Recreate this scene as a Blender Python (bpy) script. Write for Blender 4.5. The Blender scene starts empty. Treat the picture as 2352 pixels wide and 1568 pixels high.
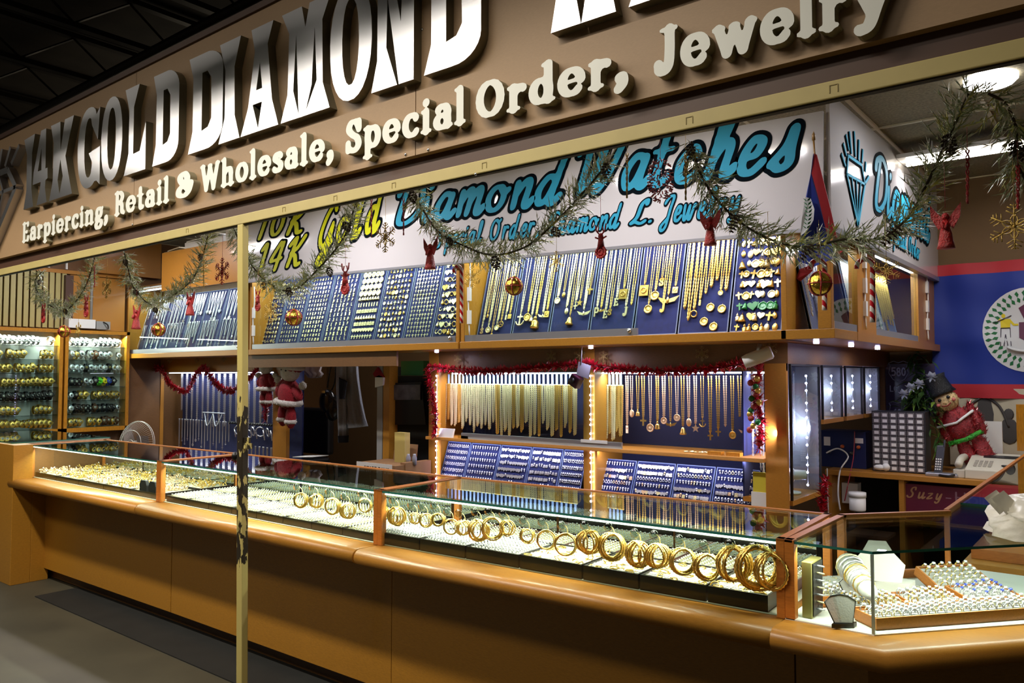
import bpy, math, random
import numpy as np
from mathutils import Matrix, Vector
random.seed(7)
SC = bpy.context.scene
COL = SC.collection
# ---------------------------------------------------------------- camera, world, exposure
CAM = np.array([0.0, 0.0, 1.5]); YAW = math.radians(38.55); PITCH = math.atan(79/1800.0)
FW = np.array([-math.sin(YAW)*math.cos(PITCH), math.cos(YAW)*math.cos(PITCH), math.sin(PITCH)])
RT = np.array([math.cos(YAW), math.sin(YAW), 0.0]); UP = np.cross(RT, FW)
cam_d = bpy.data.cameras.new('camera'); cam = bpy.data.objects.new('camera', cam_d); COL.objects.link(cam)
cam_d.sensor_width = 36.0; cam_d.lens = 36.0*1800/2352; cam_d.clip_start = .05
cam.matrix_world = Matrix(((RT[0], UP[0], -FW[0], 0), (RT[1], UP[1], -FW[1], 0), (RT[2], UP[2], -FW[2], 1.5), (0, 0, 0, 1)))
SC.camera = cam
SC.view_settings.view_transform = 'Standard'; SC.view_settings.look = 'None'
SC.view_settings.exposure = 0.0; SC.view_settings.gamma = 1.0; SC.view_settings.use_curve_mapping = False
W = bpy.data.worlds.new('hall_night'); SC.world = W; W.use_nodes = True
W.node_tree.nodes['Background'].inputs[0].default_value = (1.0, .86, .66, 1)
W.node_tree.nodes['Background'].inputs[1].default_value = 0.03
SC.cycles.max_bounces = 10; SC.cycles.diffuse_bounces = 3; SC.cycles.glossy_bounces = 4
SC.cycles.transparent_max_bounces = 16; SC.cycles.sample_clamp_indirect = 4.0; SC.cycles.sample_clamp_direct = 0.0
SC.cycles.caustics_reflective = False; SC.cycles.caustics_refractive = False

def at(px, py, X=None, Y=None, Z=None):
    d = FW + RT*(px-1176)/1800. - UP*(py-784)/1800.
    t = (X-CAM[0])/d[0] if X is not None else (Y-CAM[1])/d[1] if Y is not None else (Z-CAM[2])/d[2]
    return CAM + d*t

# ---------------------------------------------------------------- materials
MATS = {}
def srgb(r, g, b):
    f = lambda c: (c/255/12.92 if c/255 <= .04045 else ((c/255+.055)/1.055)**2.4)
    return (f(r), f(g), f(b), 1)
def mat(name, rgb, rough=.5, metal=0., spec=.5, var=0., vscale=8., stretch=(1, 1, 1), bump=0., emit=None, es=0., coat=0., aniso=0., sheen=0., second=None):
    if name in MATS: return MATS[name]
    m = bpy.data.materials.new(name); m.use_nodes = True; nt = m.node_tree; b = nt.nodes['Principled BSDF']
    c = srgb(*rgb); b.inputs['Base Color'].default_value = c
    b.inputs['Roughness'].default_value = rough; b.inputs['Metallic'].default_value = metal
    b.inputs['Specular IOR Level'].default_value = spec
    if coat: b.inputs['Coat Weight'].default_value = coat; b.inputs['Coat Roughness'].default_value = .05
    if aniso: b.inputs['Anisotropic'].default_value = aniso
    if sheen: b.inputs['Sheen Weight'].default_value = sheen
    if emit: b.inputs['Emission Color'].default_value = srgb(*emit); b.inputs['Emission Strength'].default_value = es
    if var or bump:
        tc = nt.nodes.new('ShaderNodeTexCoord'); mp = nt.nodes.new('ShaderNodeMapping'); n = nt.nodes.new('ShaderNodeTexNoise')
        mp.inputs['Scale'].default_value = stretch; n.inputs['Scale'].default_value = vscale; n.inputs['Detail'].default_value = 6
        nt.links.new(tc.outputs['Object'], mp.inputs[0]); nt.links.new(mp.outputs[0], n.inputs['Vector'])
        if var:
            r = nt.nodes.new('ShaderNodeValToRGB'); r.color_ramp.elements[0].position = .3; r.color_ramp.elements[1].position = .7
            s = srgb(*second) if second else tuple(x*(1-var) for x in c[:3])+(1,)
            r.color_ramp.elements[0].color = s
            r.color_ramp.elements[1].color = c if second else tuple(min(1, x*(1+var*.5)) for x in c[:3])+(1,)
            nt.links.new(n.outputs['Fac'], r.inputs[0]); nt.links.new(r.outputs[0], b.inputs['Base Color'])
        if bump:
            bp = nt.nodes.new('ShaderNodeBump'); bp.inputs['Strength'].default_value = bump; bp.inputs['Distance'].default_value = .01
            nt.links.new(n.outputs['Fac'], bp.inputs['Height']); nt.links.new(bp.outputs[0], b.inputs['Normal'])
    MATS[name] = m; return m
def glass(name, tint=(240, 250, 246), k=1.0):
    if name in MATS: return MATS[name]
    m = bpy.data.materials.new(name); m.use_nodes = True; nt = m.node_tree
    for n in list(nt.nodes): nt.nodes.remove(n)
    o = nt.nodes.new('ShaderNodeOutputMaterial'); mx = nt.nodes.new('ShaderNodeMixShader'); t = nt.nodes.new('ShaderNodeBsdfTransparent')
    g = nt.nodes.new('ShaderNodeBsdfGlossy'); g.inputs['Roughness'].default_value = .01; fr = nt.nodes.new('ShaderNodeFresnel'); fr.inputs[0].default_value = 1.5
    t.inputs[0].default_value = srgb(*tint); ml = nt.nodes.new('ShaderNodeMath'); ml.operation = 'MULTIPLY'; ml.inputs[1].default_value = k
    geo = nt.nodes.new('ShaderNodeNewGeometry'); inv = nt.nodes.new('ShaderNodeMath'); inv.operation = 'SUBTRACT'; inv.inputs[0].default_value = 1
    m2 = nt.nodes.new('ShaderNodeMath'); m2.operation = 'MULTIPLY'
    nt.links.new(geo.outputs['Backfacing'], inv.inputs[1]); nt.links.new(fr.outputs[0], ml.inputs[0])
    nt.links.new(ml.outputs[0], m2.inputs[0]); nt.links.new(inv.outputs[0], m2.inputs[1])
    nt.links.new(m2.outputs[0], mx.inputs[0]); nt.links.new(t.outputs[0], mx.inputs[1]); nt.links.new(g.outputs[0], mx.inputs[2]); nt.links.new(mx.outputs[0], o.inputs[0])
    MATS[name] = m; return m
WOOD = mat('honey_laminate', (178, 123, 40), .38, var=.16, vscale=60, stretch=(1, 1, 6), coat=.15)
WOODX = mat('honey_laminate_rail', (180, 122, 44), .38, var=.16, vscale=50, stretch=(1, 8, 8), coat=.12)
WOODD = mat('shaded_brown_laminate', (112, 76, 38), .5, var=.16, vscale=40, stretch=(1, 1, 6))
OAK = mat('watch_case_oak', (196, 132, 30), .35, var=.25, vscale=30, stretch=(6, 6, 1), coat=.3)
FASC = mat('fascia_brown', (162, 131, 97), .55, var=.07, vscale=90, stretch=(1, 1, 5))
DKB = mat('dark_brown_trim', (78, 52, 40), .5)
CREAM = mat('cream_painted_steel', (190, 172, 112), .45, var=.06, vscale=12)
MAPLE = mat('maple_cherry_frame', (186, 112, 44), .35, var=.2, vscale=40, stretch=(1, 6, 6))
BLK = mat('black_plastic', (16, 15, 15), .4)
MAT_BLACK = mat('black_matte', (14, 13, 12), .8)
ALU = mat('brushed_aluminium', (178, 180, 186), .35, .7, aniso=.4)
CHROME = mat('chrome', (220, 220, 225), .12, 1)
MIRROR = mat('mirror_door', (215, 225, 222), .03, 1)
SILVER = mat('polished_silver', (232, 232, 238), .28, .85)
GOLD = mat('polished_gold', (236, 196, 104), .3, .9)
GOLDP = mat('pale_gold', (244, 230, 176), .34, .75)
GOLDR = mat('rose_gold', (242, 206, 160), .34, .75)
VELVET = mat('blue_velvet', (11, 24, 84), .9, sheen=.1, var=.2, vscale=30)
VELVETD = mat('dark_blue_velvet', (10, 18, 62), .9, sheen=.3)
BLUEF = mat('blue_tray_edge', (96, 112, 160), .5)
BLUEG = mat('grey_blue_board_edge', (110, 122, 150), .5)
WHT = mat('white_lacquer', (236, 234, 228), .35)
PAPER = mat('white_paper', (232, 230, 224), .8)
FOAM = mat('white_foam', (196, 190, 174), .9, var=.06, vscale=60)
TRAYM = mat('dark_tray_edge', (26, 18, 16), .35)
TRAYR = mat('brown_tray_edge', (96, 52, 44), .45)
GE = mat('green_glass_edge', (44, 112, 100), .15, spec=.8)
GLASS = glass('clear_glass'); GLASST = glass('counter_top_glass', (226, 240, 234), 1.7)
RED = mat('red_glitter', (190, 12, 22), .35, var=.5, vscale=220, bump=.6, spec=.9)
GGLT = mat('gold_glitter', (214, 180, 96), .3, .8, var=.4, vscale=200, bump=.5)
POIN = mat('red_tinsel_petals', (196, 14, 44), .32, var=.4, vscale=60, spec=.8)
PINE = mat('frosted_pine', (198, 208, 158), .45, var=.6, vscale=90, second=(112, 132, 92))
PINEW = mat('silver_tinsel_needle', (236, 236, 220), .3, .1)
PINEG = mat('gold_tip_needle', (206, 204, 110), .35, .2)
CONE = mat('pine_cone_scale', (58, 40, 28), .6, var=.4, vscale=50)
LEDW = mat('led_cool', (200, 196, 255), emit=(196, 190, 255), es=26)
TUBE = mat('fluorescent_tube', (255, 255, 255), emit=(255, 244, 226), es=14)
STRIPW = mat('white_led_strip', (255, 255, 255), emit=(236, 240, 255), es=9)
GREYW = mat('warm_grey_board', (150, 150, 146), .6)

# ---------------------------------------------------------------- mesh builder
class MB:
    def __init__(s): s.V = []; s.F = []; s.M = []; s.S = []
    def add(s, V, F, m=0, sm=False):
        o = len(s.V); s.V.extend([tuple(float(c) for c in v) for v in V])
        for f in F: s.F.append(tuple(i+o for i in f)); s.M.append(m); s.S.append(sm)
        return s
    def box(s, x0, y0, z0, x1, y1, z1, m=0):
        return s.add([(x, y, z) for z in (z0, z1) for y in (y0, y1) for x in (x0, x1)], [(0, 2, 3, 1), (4, 5, 7, 6), (0, 1, 5, 4), (1, 3, 7, 5), (3, 2, 6, 7), (2, 0, 4, 6)], m)
    def slab(s, p, ux, uy, uz, m=0):
        p, ux, uy, uz = (np.array(a, float) for a in (p, ux, uy, uz))
        return s.add([p+ux*a+uy*b+uz*c for c in (0, 1) for b in (0, 1) for a in (0, 1)], [(0, 2, 3, 1), (4, 5, 7, 6), (0, 1, 5, 4), (1, 3, 7, 5), (3, 2, 6, 7), (2, 0, 4, 6)], m)
    def prism(s, poly, o, ux, uy, d, m=0, sm=False):
        o, ux, uy, d = (np.array(a, float) for a in (o, ux, uy, d)); n = len(poly)
        a = [o+ux*p[0]+uy*p[1] for p in poly]; b = [v+d for v in a]
        s.add(a+b, [tuple(range(n)), tuple(range(2*n-1, n-1, -1))], m)
        return s.add(a+b, [((i+1) % n, i, n+i, n+(i+1) % n) for i in range(n)], m, sm)
    def tube(s, P, r, n=6, m=0, closed=False, sm=True, flat=1.0):
        P = [np.array(p, float) for p in P]; k = len(P); R = r if hasattr(r, '__len__') else [r]*k; V = []; ref = np.array([.13, .31, .94])
        for i in range(k):
            t = P[(i+1) % k]-P[i-1] if closed else P[min(i+1, k-1)]-P[max(i-1, 0)]
            t = t/(np.linalg.norm(t)+1e-9)
            a = np.cross(t, ref); la = np.linalg.norm(a)
            if la < .15: a = np.cross(t, np.array([1., 0, 0])); la = np.linalg.norm(a)
            a /= la; b = np.cross(t, a)
            for j in range(n):
                q = 2*math.pi*j/n; V.append(P[i]+R[i]*(a*math.cos(q)+b*math.sin(q)*flat))
        F = [(i*n+j, i*n+(j+1) % n, ((i+1) % k)*n+(j+1) % n, ((i+1) % k)*n+j) for i in range(k if closed else k-1) for j in range(n)]
        if not closed: F += [tuple(range(n-1, -1, -1)), tuple((k-1)*n+j for j in range(n))]
        return s.add(V, F, m, sm)
    def lathe(s, prof, c=(0, 0, 0), n=12, m=0, ax=(0, 0, 1), sm=True):
        z = np.array(ax, float); z /= np.linalg.norm(z); a = np.cross(z, [.31, .87, .2]); a /= np.linalg.norm(a); b = np.cross(z, a); c = np.array(c, float)
        V = [c+z*h+r*(a*math.cos(2*math.pi*j/n)+b*math.sin(2*math.pi*j/n)) for r, h in prof for j in range(n)]
        k = len(prof)
        F = [(i*n+j, i*n+(j+1) % n, (i+1)*n+(j+1) % n, (i+1)*n+j) for i in range(k-1) for j in range(n)]
        F += [tuple(range(n-1, -1, -1)), tuple((k-1)*n+j for j in range(n))]
        return s.add(V, F, m, sm)
    def ball(s, c, r, n=12, k=8, m=0, M=None):
        rx, ry, rz = r if hasattr(r, '__len__') else (r, r, r); c = np.array(c, float)
        V = [np.array([rx*math.sin(math.pi*i/k)*math.cos(2*math.pi*j/n), ry*math.sin(math.pi*i/k)*math.sin(2*math.pi*j/n), rz*math.cos(math.pi*i/k)]) for i in range(k+1) for j in range(n)]
        if M is not None: V = [M@v for v in V]
        return s.add([v+c for v in V], [(i*n+j, (i+1)*n+j, (i+1)*n+(j+1) % n, i*n+(j+1) % n) for i in range(k) for j in range(n)], m, True)
    def ring(s, c, R, r, ax=(0, 1, 0), n=16, k=5, m=0, mod=0, arc=1.0):
        z = np.array(ax, float); z /= np.linalg.norm(z); a = np.cross(z, [.05, .2, 1.]); a /= np.linalg.norm(a); b = np.cross(z, a); c = np.array(c, float)
        P = [c+R*(a*math.cos(2*math.pi*j*arc/n)+b*math.sin(2*math.pi*j*arc/n)) for j in range(n)]
        return s.tube(P, [r*(1+(mod if j % 2 else -mod)) for j in range(n)], k, m, closed=(arc == 1.0))
    def put(s, T, M4, m=None):
        V, F, MM, SS = T; A = np.array(M4)[:3]; V = np.asarray(V)@A[:, :3].T+A[:, 3]; o = len(s.V)
        s.V.extend(map(tuple, V.tolist()))
        for f, mm, ss in zip(F, MM, SS): s.F.append(tuple(i+o for i in f)); s.M.append(mm if m is None else m); s.S.append(ss)
        return s
    def T(s): return (np.array(s.V), s.F, s.M, s.S)
    def mesh(s, name, mats, off=(0, 0, 0)):
        me = bpy.data.meshes.new(name); V = np.array(s.V)-np.array(off)
        me.from_pydata(V.tolist(), [], s.F); me.polygons.foreach_set('material_index', s.M); me.polygons.foreach_set('use_smooth', s.S)
        for m in (mats if isinstance(mats, (list, tuple)) else [mats]): me.materials.append(m)
        me.update(); return me
    def build(s, name, mats, parent=None, label=None, cat=None, group=None, kind=None, bevel=0, plabel=None):
        if parent is None:
            a = np.array(s.V); off = ((a[:, 0].min()+a[:, 0].max())/2, (a[:, 1].min()+a[:, 1].max())/2, a[:, 2].min())
        else: off = parent['_o'] if '_o' in parent else (0, 0, 0)
        o = bpy.data.objects.new(name, s.mesh(name, mats, off)); COL.objects.link(o)
        if parent is None: o.location = off
        else: o.parent = parent
        o['_o'] = tuple(off)
        if plabel: o['label'] = plabel
        tag(o, label, cat, group, kind)
        if bevel:
            b = o.modifiers.new('bevel', 'BEVEL'); b.width = bevel; b.segments = 2; b.limit_method = 'ANGLE'
        return o
def tag(o, label=None, cat=None, group=None, kind=None):
    if label: o['label'] = label
    if cat: o['category'] = cat
    if group: o['group'] = group
    if kind: o['kind'] = kind
    return o
def thing(name, label, cat, loc, group=None):
    o = bpy.data.objects.new(name, None); COL.objects.link(o); o.location = tuple(float(c) for c in loc); o.empty_display_size = .05
    o['_o'] = tuple(float(c) for c in loc); return tag(o, label, cat, group)
def inst(mesh, name, M4, label, cat, group=None, parent=None):
    o = bpy.data.objects.new(name, mesh); COL.objects.link(o); o.matrix_world = Matrix([list(map(float, r)) for r in np.array(M4)])
    return tag(o, label, cat, group)
def MX(loc, ux=(1, 0, 0), uy=(0, 1, 0), uz=(0, 0, 1), s=1.0):
    M = np.eye(4); M[:3, 0] = np.array(ux)*s; M[:3, 1] = np.array(uy)*s; M[:3, 2] = np.array(uz)*s; M[:3, 3] = loc; return M
def rot(ax, a): return np.array(Matrix.Rotation(a, 3, ax))
def MR(loc, R, s=1.0):
    M = np.eye(4); M[:3, :3] = R*s if not hasattr(s, '__len__') else R@np.diag(s); M[:3, 3] = loc; return M
def area(name, loc, size, rotm, energy, col=(1, 1, 1), parent=None, spread=math.pi):
    d = bpy.data.lights.new(name, 'AREA'); d.shape = 'RECTANGLE'; d.size, d.size_y = size; d.energy = energy; d.color = col; d.spread = spread
    o = bpy.data.objects.new(name, d); COL.objects.link(o)
    if parent is not None: o.parent = parent; loc = np.array(loc)-np.array(parent['_o'])
    M = np.eye(4); M[:3, :3] = rotm; M[:3, 3] = loc; o.matrix_basis = Matrix([list(map(float, r)) for r in M]); return o
ONES = 'zeroth first second third fourth fifth sixth seventh eighth ninth tenth eleventh twelfth thirteenth fourteenth fifteenth sixteenth seventeenth eighteenth nineteenth'.split()
def ORD(n):
    if n < 20: return ONES[n]
    t = {2: 'twenty', 3: 'thirty', 4: 'forty', 5: 'fifty', 6: 'sixty', 7: 'seventy', 8: 'eighty', 9: 'ninety'}[n//10]
    return (t[:-1]+'ieth') if n % 10 == 0 else t+'-'+ONES[n % 10]
def smooth(P, k=6, closed=False):
    P = [np.array(p, float) for p in P]; out = []; n = len(P)
    for i in range(n if closed else n-1):
        g = (lambda q: P[q % n]) if closed else (lambda q: P[max(0, min(n-1, q))])
        a, b, c, d = g(i-1), g(i), g(i+1), g(i+2)
        for j in range(k):
            t = j/k; out.append(.5*((2*b)+(c-a)*t+(2*a-5*b+4*c-d)*t*t+(3*b-a-3*c+d)*t**3))
    if not closed: out.append(P[-1])
    return out
# ---------------------------------------------------------------- lettering
def EL(cx, cy, rx, ry, a0=0, a1=360, k=20):
    return [(cx+rx*math.cos(math.radians(a0+(a1-a0)*i/k)), cy+ry*math.sin(math.radians(a0+(a1-a0)*i/k))) for i in range(k+1)]
def ser(x, y, l=.15, r=.15): return ('s', [(x-l, y), (x+r, y)])
L_ = lambda *p: ('l', list(p))          # straight stroke
C_ = lambda *p: ('c', [tuple(q) for q in smooth(p, 6)])   # smoothed stroke
D_ = lambda x, y, r: ('d', (x, y, r))   # round blob
COOP = {
 'l': [L_((.17, .04), (.17, .95)), ser(.17, .04), ser(.13, .96, .1, .05)],
 'i': [L_((.17, .04), (.17, .6)), ser(.17, .04), ser(.13, .61, .1, .05), D_(.17, .86, .125)],
 'n': [L_((.17, .04), (.17, .6)), ser(.17, .04), ser(.13, .61, .1, .05), C_((.2, .46), (.36, .6), (.52, .56), (.56, .4)), L_((.56, .4), (.56, .04)), ser(.56, .04)],
 'h': [L_((.17, .04), (.17, .95)), ser(.17, .04), ser(.13, .96, .1, .05), C_((.2, .46), (.36, .6), (.52, .56), (.56, .4)), L_((.56, .4), (.56, .04)), ser(.56, .04)],
 'r': [L_((.17, .04), (.17, .6)), ser(.17, .04), ser(.13, .61, .1, .05), C_((.2, .46), (.3, .58), (.42, .59)), D_(.44, .54, .11)],
 'p': [L_((.17, -.24), (.17, .6)), ser(.17, -.25), ser(.13, .61, .1, .05), ('l', EL(.38, .33, .21, .28))],
 'd': [('l', EL(.3, .32, .21, .27)), L_((.5, .06), (.5, .95)), ser(.46, .96, .1, .05), ser(.54, .05, .0, .1)],
 'e': [('l', EL(.33, .33, .24, .29, 5, 318)), ('s', [(.14, .34), (.54, .36)])],
 'o': [('l', EL(.34, .33, .24, .29))],
 'c': [('l', EL(.33, .33, .24, .29, 45, 318)), D_(.48, .5, .1)],
 'a': [L_((.5, .06), (.5, .44)), C_((.5, .42), (.44, .58), (.28, .62), (.15, .54)), D_(.17, .5, .09), ('l', EL(.3, .2, .19, .17)), ser(.55, .05, .02, .08)],
 's': [C_((.46, .52), (.34, .6), (.2, .56), (.16, .45), (.3, .34), (.44, .23), (.42, .09), (.26, .03), (.1, .1)), D_(.46, .5, .07), D_(.11, .14, .07)],
 'g': [('l', EL(.3, .42, .18, .2)), ('s', [(.44, .58), (.58, .63)]), D_(.57, .6, .07), C_((.16, .26), (.1, .14), (.24, .06), (.46, .02), (.5, -.12), (.34, -.26), (.14, -.24), (.08, -.1), (.2, .02))],
 't': [L_((.26, .14), (.26, .84)), ('s', [(.06, .58), (.44, .58)]), C_((.26, .16), (.32, .05), (.46, .08))],
 'w': [L_((.12, .6), (.3, .07)), L_((.3, .07), (.48, .56)), L_((.48, .56), (.66, .07)), L_((.66, .07), (.84, .6)), ser(.12, .61, .11, .11), ser(.48, .6, .08, .08), ser(.86, .61, .1, .08)],
 'y': [L_((.12, .6), (.34, .1)), C_((.6, .6), (.42, .2), (.28, -.14), (.12, -.22)), ser(.12, .61, .11, .11), ser(.6, .61, .1, .08), D_(.1, -.17, .1)],
 ',': [D_(.15, .1, .13), C_((.2, .12), (.2, -.04), (.1, -.16))],
 'E': [L_((.2, .04), (.2, .95)), ('s', [(.04, .04), (.6, .05)]), ('s', [(.04, .95), (.58, .95)]), ('s', [(.2, .5), (.48, .5)]), L_((.58, .86), (.58, .92)), L_((.6, .08), (.62, .2)), D_(.48, .5, .1)],
 'R': [L_((.2, .04), (.2, .95)), ser(.2, .04), ('s', [(.04, .95), (.3, .95)]), C_((.22, .94), (.44, .93), (.58, .76), (.46, .56), (.24, .52)), C_((.38, .52), (.54, .4), (.56, .14), (.7, .05))],
 'W': [L_((.12, .93), (.34, .08)), L_((.34, .08), (.56, .88)), L_((.56, .88), (.78, .08)), L_((.78, .08), (1.0, .93)), ser(.12, .95, .12, .12), ser(.56, .93, .1, .1), ser(1.02, .95, .1, .1)],
 'S': [C_((.56, .76), (.44, .94), (.24, .93), (.15, .74), (.3, .56), (.5, .42), (.56, .2), (.38, .05), (.14, .14)), L_((.57, .7), (.57, .92)), L_((.12, .1), (.12, .3))],
 'O': [('l', EL(.42, .5, .31, .43))],
 'J': [C_((.42, .95), (.42, .5), (.38, .14), (.24, .02), (.12, .1)), ser(.4, .95, .18, .18), D_(.13, .2, .12)],
 '&': [C_((.66, .5), (.56, .2), (.36, .05), (.14, .14), (.16, .34), (.4, .52), (.5, .72), (.38, .92), (.2, .84), (.22, .64), (.5, .3)), D_(.64, .5, .09)],
}
SCRI = {
 'l': [C_((.06, .02), (.2, .5), (.26, .95), (.14, .95), (.12, .3), (.2, .02), (.36, .16))],
 'i': [C_((.1, .52), (.14, .1), (.24, .02), (.36, .16)), D_(.16, .78, .075)],
 'a': [C_((.42, .5), (.24, .56), (.08, .3), (.16, .04), (.32, .12), (.44, .5)), C_((.44, .52), (.4, .12), (.48, .02), (.6, .16))],
 'o': [('l', EL(.28, .28, .19, .25)), C_((.36, .5), (.46, .4), (.56, .44))],
 'd': [C_((.42, .5), (.24, .56), (.08, .3), (.16, .04), (.32, .12), (.44, .5)), C_((.5, .98), (.4, .12), (.48, .02), (.6, .16))],
 'm': [C_((.08, .54), (.1, .04)), C_((.1, .3), (.26, .56), (.34, .48), (.32, .04)), C_((.34, .3), (.5, .56), (.58, .48), (.56, .1), (.64, .02), (.74, .16))],
 'n': [C_((.08, .54), (.1, .04)), C_((.1, .3), (.28, .56), (.38, .48), (.36, .1), (.44, .02), (.54, .16))],
 'r': [C_((.08, .54), (.1, .04)), C_((.1, .3), (.22, .54), (.38, .5))],
 'h': [C_((.04, .04), (.24, .7), (.26, .98), (.14, .9), (.1, .04)), C_((.1, .3), (.28, .56), (.38, .48), (.36, .1), (.44, .02), (.54, .16))],
 't': [C_((.2, .86), (.16, .14), (.26, .02), (.38, .14)), L_((.02, .58), (.38, .6))],
 'c': [C_((.4, .44), (.28, .56), (.1, .36), (.12, .1), (.26, .02), (.44, .14))],
 'e': [C_((.1, .26), (.3, .3), (.36, .48), (.22, .54), (.1, .32), (.12, .08), (.28, .02), (.46, .18))],
 's': [C_((.02, .1), (.22, .36), (.28, .62), (.3, .3), (.32, .1), (.18, .02), (.06, .12))],
 'w': [C_((.06, .54), (.08, .1), (.2, .04), (.34, .5)), C_((.34, .5), (.34, .1), (.46, .04), (.6, .5), (.7, .46))],
 'p': [C_((.1, .56), (.06, -.32)), C_((.1, .3), (.26, .56), (.42, .4), (.34, .08), (.14, .06))],
 'y': [C_((.08, .54), (.1, .12), (.24, .06), (.4, .5)), C_((.42, .54), (.36, -.1), (.2, -.3), (.06, -.2))],
 'D': [C_((.28, .9), (.2, .4), (.22, .06), (.5, .04), (.78, .3), (.74, .78), (.4, .98), (.08, .88), (.04, .72))],
 'W': [C_((.02, .76), (.2, .94), (.26, .7), (.24, .06), (.44, .3), (.62, .9)), C_((.62, .9), (.56, .3), (.6, .04), (.8, .3), (1.0, .94))],
 'G': [C_((.66, .82), (.54, .98), (.24, .7), (.08, .3), (.2, .04), (.4, .12), (.56, .42)), C_((.6, .5), (.5, -.1), (.3, -.36), (.1, -.3), (.3, -.1), (.66, .1))],
 'S': [C_((.6, .76), (.54, .98), (.3, .9), (.26, .64), (.46, .4), (.42, .1), (.18, .02), (.02, .16))],
 'O': [('l', EL(.38, .48, .27, .43)), C_((.42, .9), (.56, .8), (.7, .9))],
 'L': [C_((.5, .8), (.46, .97), (.3, .8), (.26, .3), (.1, .06), (.24, .1), (.46, .02), (.62, .12))],
 'J': [C_((.1, .74), (.3, .96), (.56, .94), (.46, .5), (.36, -.12), (.16, -.28), (.06, -.12), (.4, .16))],
 'K': [C_((.04, .74), (.2, .92), (.26, .88), (.14, .04)), C_((.62, .98), (.4, .62), (.18, .46), (.36, .36), (.5, .04), (.64, .08))],
 '1': [C_((.04, .78), (.22, .94), (.16, .04))], '0': [('l', EL(.3, .5, .2, .42))],
 '4': [C_((.34, .92), (.06, .36), (.3, .34), (.52, .38)), C_((.46, .9), (.34, .0))],
 'u': [C_((.08, .54), (.1, .1), (.22, .03), (.4, .3), (.42, .54)), C_((.42, .54), (.42, .1), (.5, .02), (.62, .16))], 'z': [C_((.06, .5), (.38, .52), (.08, .06), (.3, .06), (.46, .14))],
 '.': [D_(.1, .07, .07)], ',': [C_((.14, .08), (.04, -.16))],
}
SANS = {
 '5': [L_((.5, .95), (.14, .95)), L_((.14, .95), (.12, .55)), C_((.12, .55), (.34, .62), (.52, .4), (.4, .1), (.1, .1))],
 '8': [('l', EL(.3, .72, .17, .2)), ('l', EL(.3, .27, .21, .24))], '0': [('l', EL(.3, .5, .2, .43))], '1': [L_((.1, .78), (.28, .95)), L_((.28, .95), (.28, .04))],
 'S': [C_((.5, .8), (.3, .96), (.12, .78), (.3, .54), (.5, .26), (.3, .04), (.08, .18))], 'T': [L_((.04, .94), (.56, .94)), L_((.3, .94), (.3, .04))],
 'O': [('l', EL(.32, .5, .23, .43))], 'R': [L_((.12, .04), (.12, .95)), C_((.12, .94), (.46, .9), (.46, .56), (.12, .5)), L_((.28, .5), (.5, .05))],
 'E': [L_((.12, .04), (.12, .95)), L_((.12, .95), (.5, .95)), L_((.12, .5), (.44, .5)), L_((.12, .05), (.5, .05))],
 'P': [L_((.12, .04), (.12, .95)), C_((.12, .94), (.48, .9), (.48, .5), (.12, .46))], 'L': [L_((.12, .95), (.12, .05)), L_((.12, .05), (.48, .05))],
 'I': [L_((.12, .95), (.12, .05))], 'C': [('l', EL(.32, .5, .23, .43, 45, 315))], 'H': [L_((.12, .04), (.12, .95)), L_((.5, .04), (.5, .95)), L_((.12, .5), (.5, .5))],
 'o': [('l', EL(.28, .3, .19, .27))], 'l': [L_((.1, .04), (.1, .98))], 'y': [L_((.08, .58), (.28, .06)), L_((.5, .58), (.2, -.26))],
 'w': [L_((.06, .58), (.2, .05)), L_((.2, .05), (.34, .56)), L_((.34, .56), (.48, .05)), L_((.48, .05), (.62, .58))], '-': [L_((.06, .34), (.34, .34))],
 'N': [L_((.12, .04), (.12, .95)), L_((.12, .95), (.5, .05)), L_((.5, .05), (.5, .95))], 'A': [L_((.04, .04), (.3, .95)), L_((.3, .95), (.56, .04)), L_((.14, .34), (.46, .34))],
}
FONTS = {'coop': (COOP, .235, .115, .1, 0), 'scri': (SCRI, .135, .075, .075, .32), 'sans': (SANS, .15, .15, .15, 0), 'thin': (SANS, .08, .08, .08, 0), 'sthin': (SCRI, .1, .06, .06, .3)}
def field(font, ch, grow, h):
    G, wt, wn, ws, slant = FONTS[font]; segs = []
    for kind, P in G[ch]:
        if kind == 'd': segs.append((P[0], P[1], P[0]+1e-4, P[1], P[2], P[2])); continue
        k = len(P); w = []
        for i in range(k):
            a = P[max(i-1, 0)]; b = P[min(i+1, k-1)]
            if P[0] == P[-1] and i in (0, k-1): a = P[-2]; b = P[1]
            dx, dy = b[0]-a[0], b[1]-a[1]; l = math.hypot(dx, dy)+1e-9
            w.append(ws/2 if kind == 's' else (wt*abs(dy/l)+wn*(1-abs(dy/l)))/2)
        for i in range(k-1): segs.append((P[i][0], P[i][1], P[i+1][0], P[i+1][1], w[i], w[i+1]))
    A = np.array(segs); x0 = A[:, [0, 2]].min()-.3; x1 = A[:, [0, 2]].max()+.3; y0 = A[:, [1, 3]].min()-.3; y1 = A[:, [1, 3]].max()+.3
    xs = np.arange(x0, x1, h); ys = np.arange(y0, y1, h); X, Y = np.meshgrid(xs, ys, indexing='ij'); D = np.full(X.shape, 9.)
    for ax, ay, bx, by, ra, rb in segs:
        vx, vy = bx-ax, by-ay; t = np.clip(((X-ax)*vx+(Y-ay)*vy)/(vx*vx+vy*vy+1e-12), 0, 1)
        d = np.hypot(X-ax-t*vx, Y-ay-t*vy)-(ra+(rb-ra)*t)
        m = np.maximum(.035-np.abs(D-d), 0)/.035; D = np.minimum(D, d)-m*m*.035*.25
    return xs, ys, D-grow, slant
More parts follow.
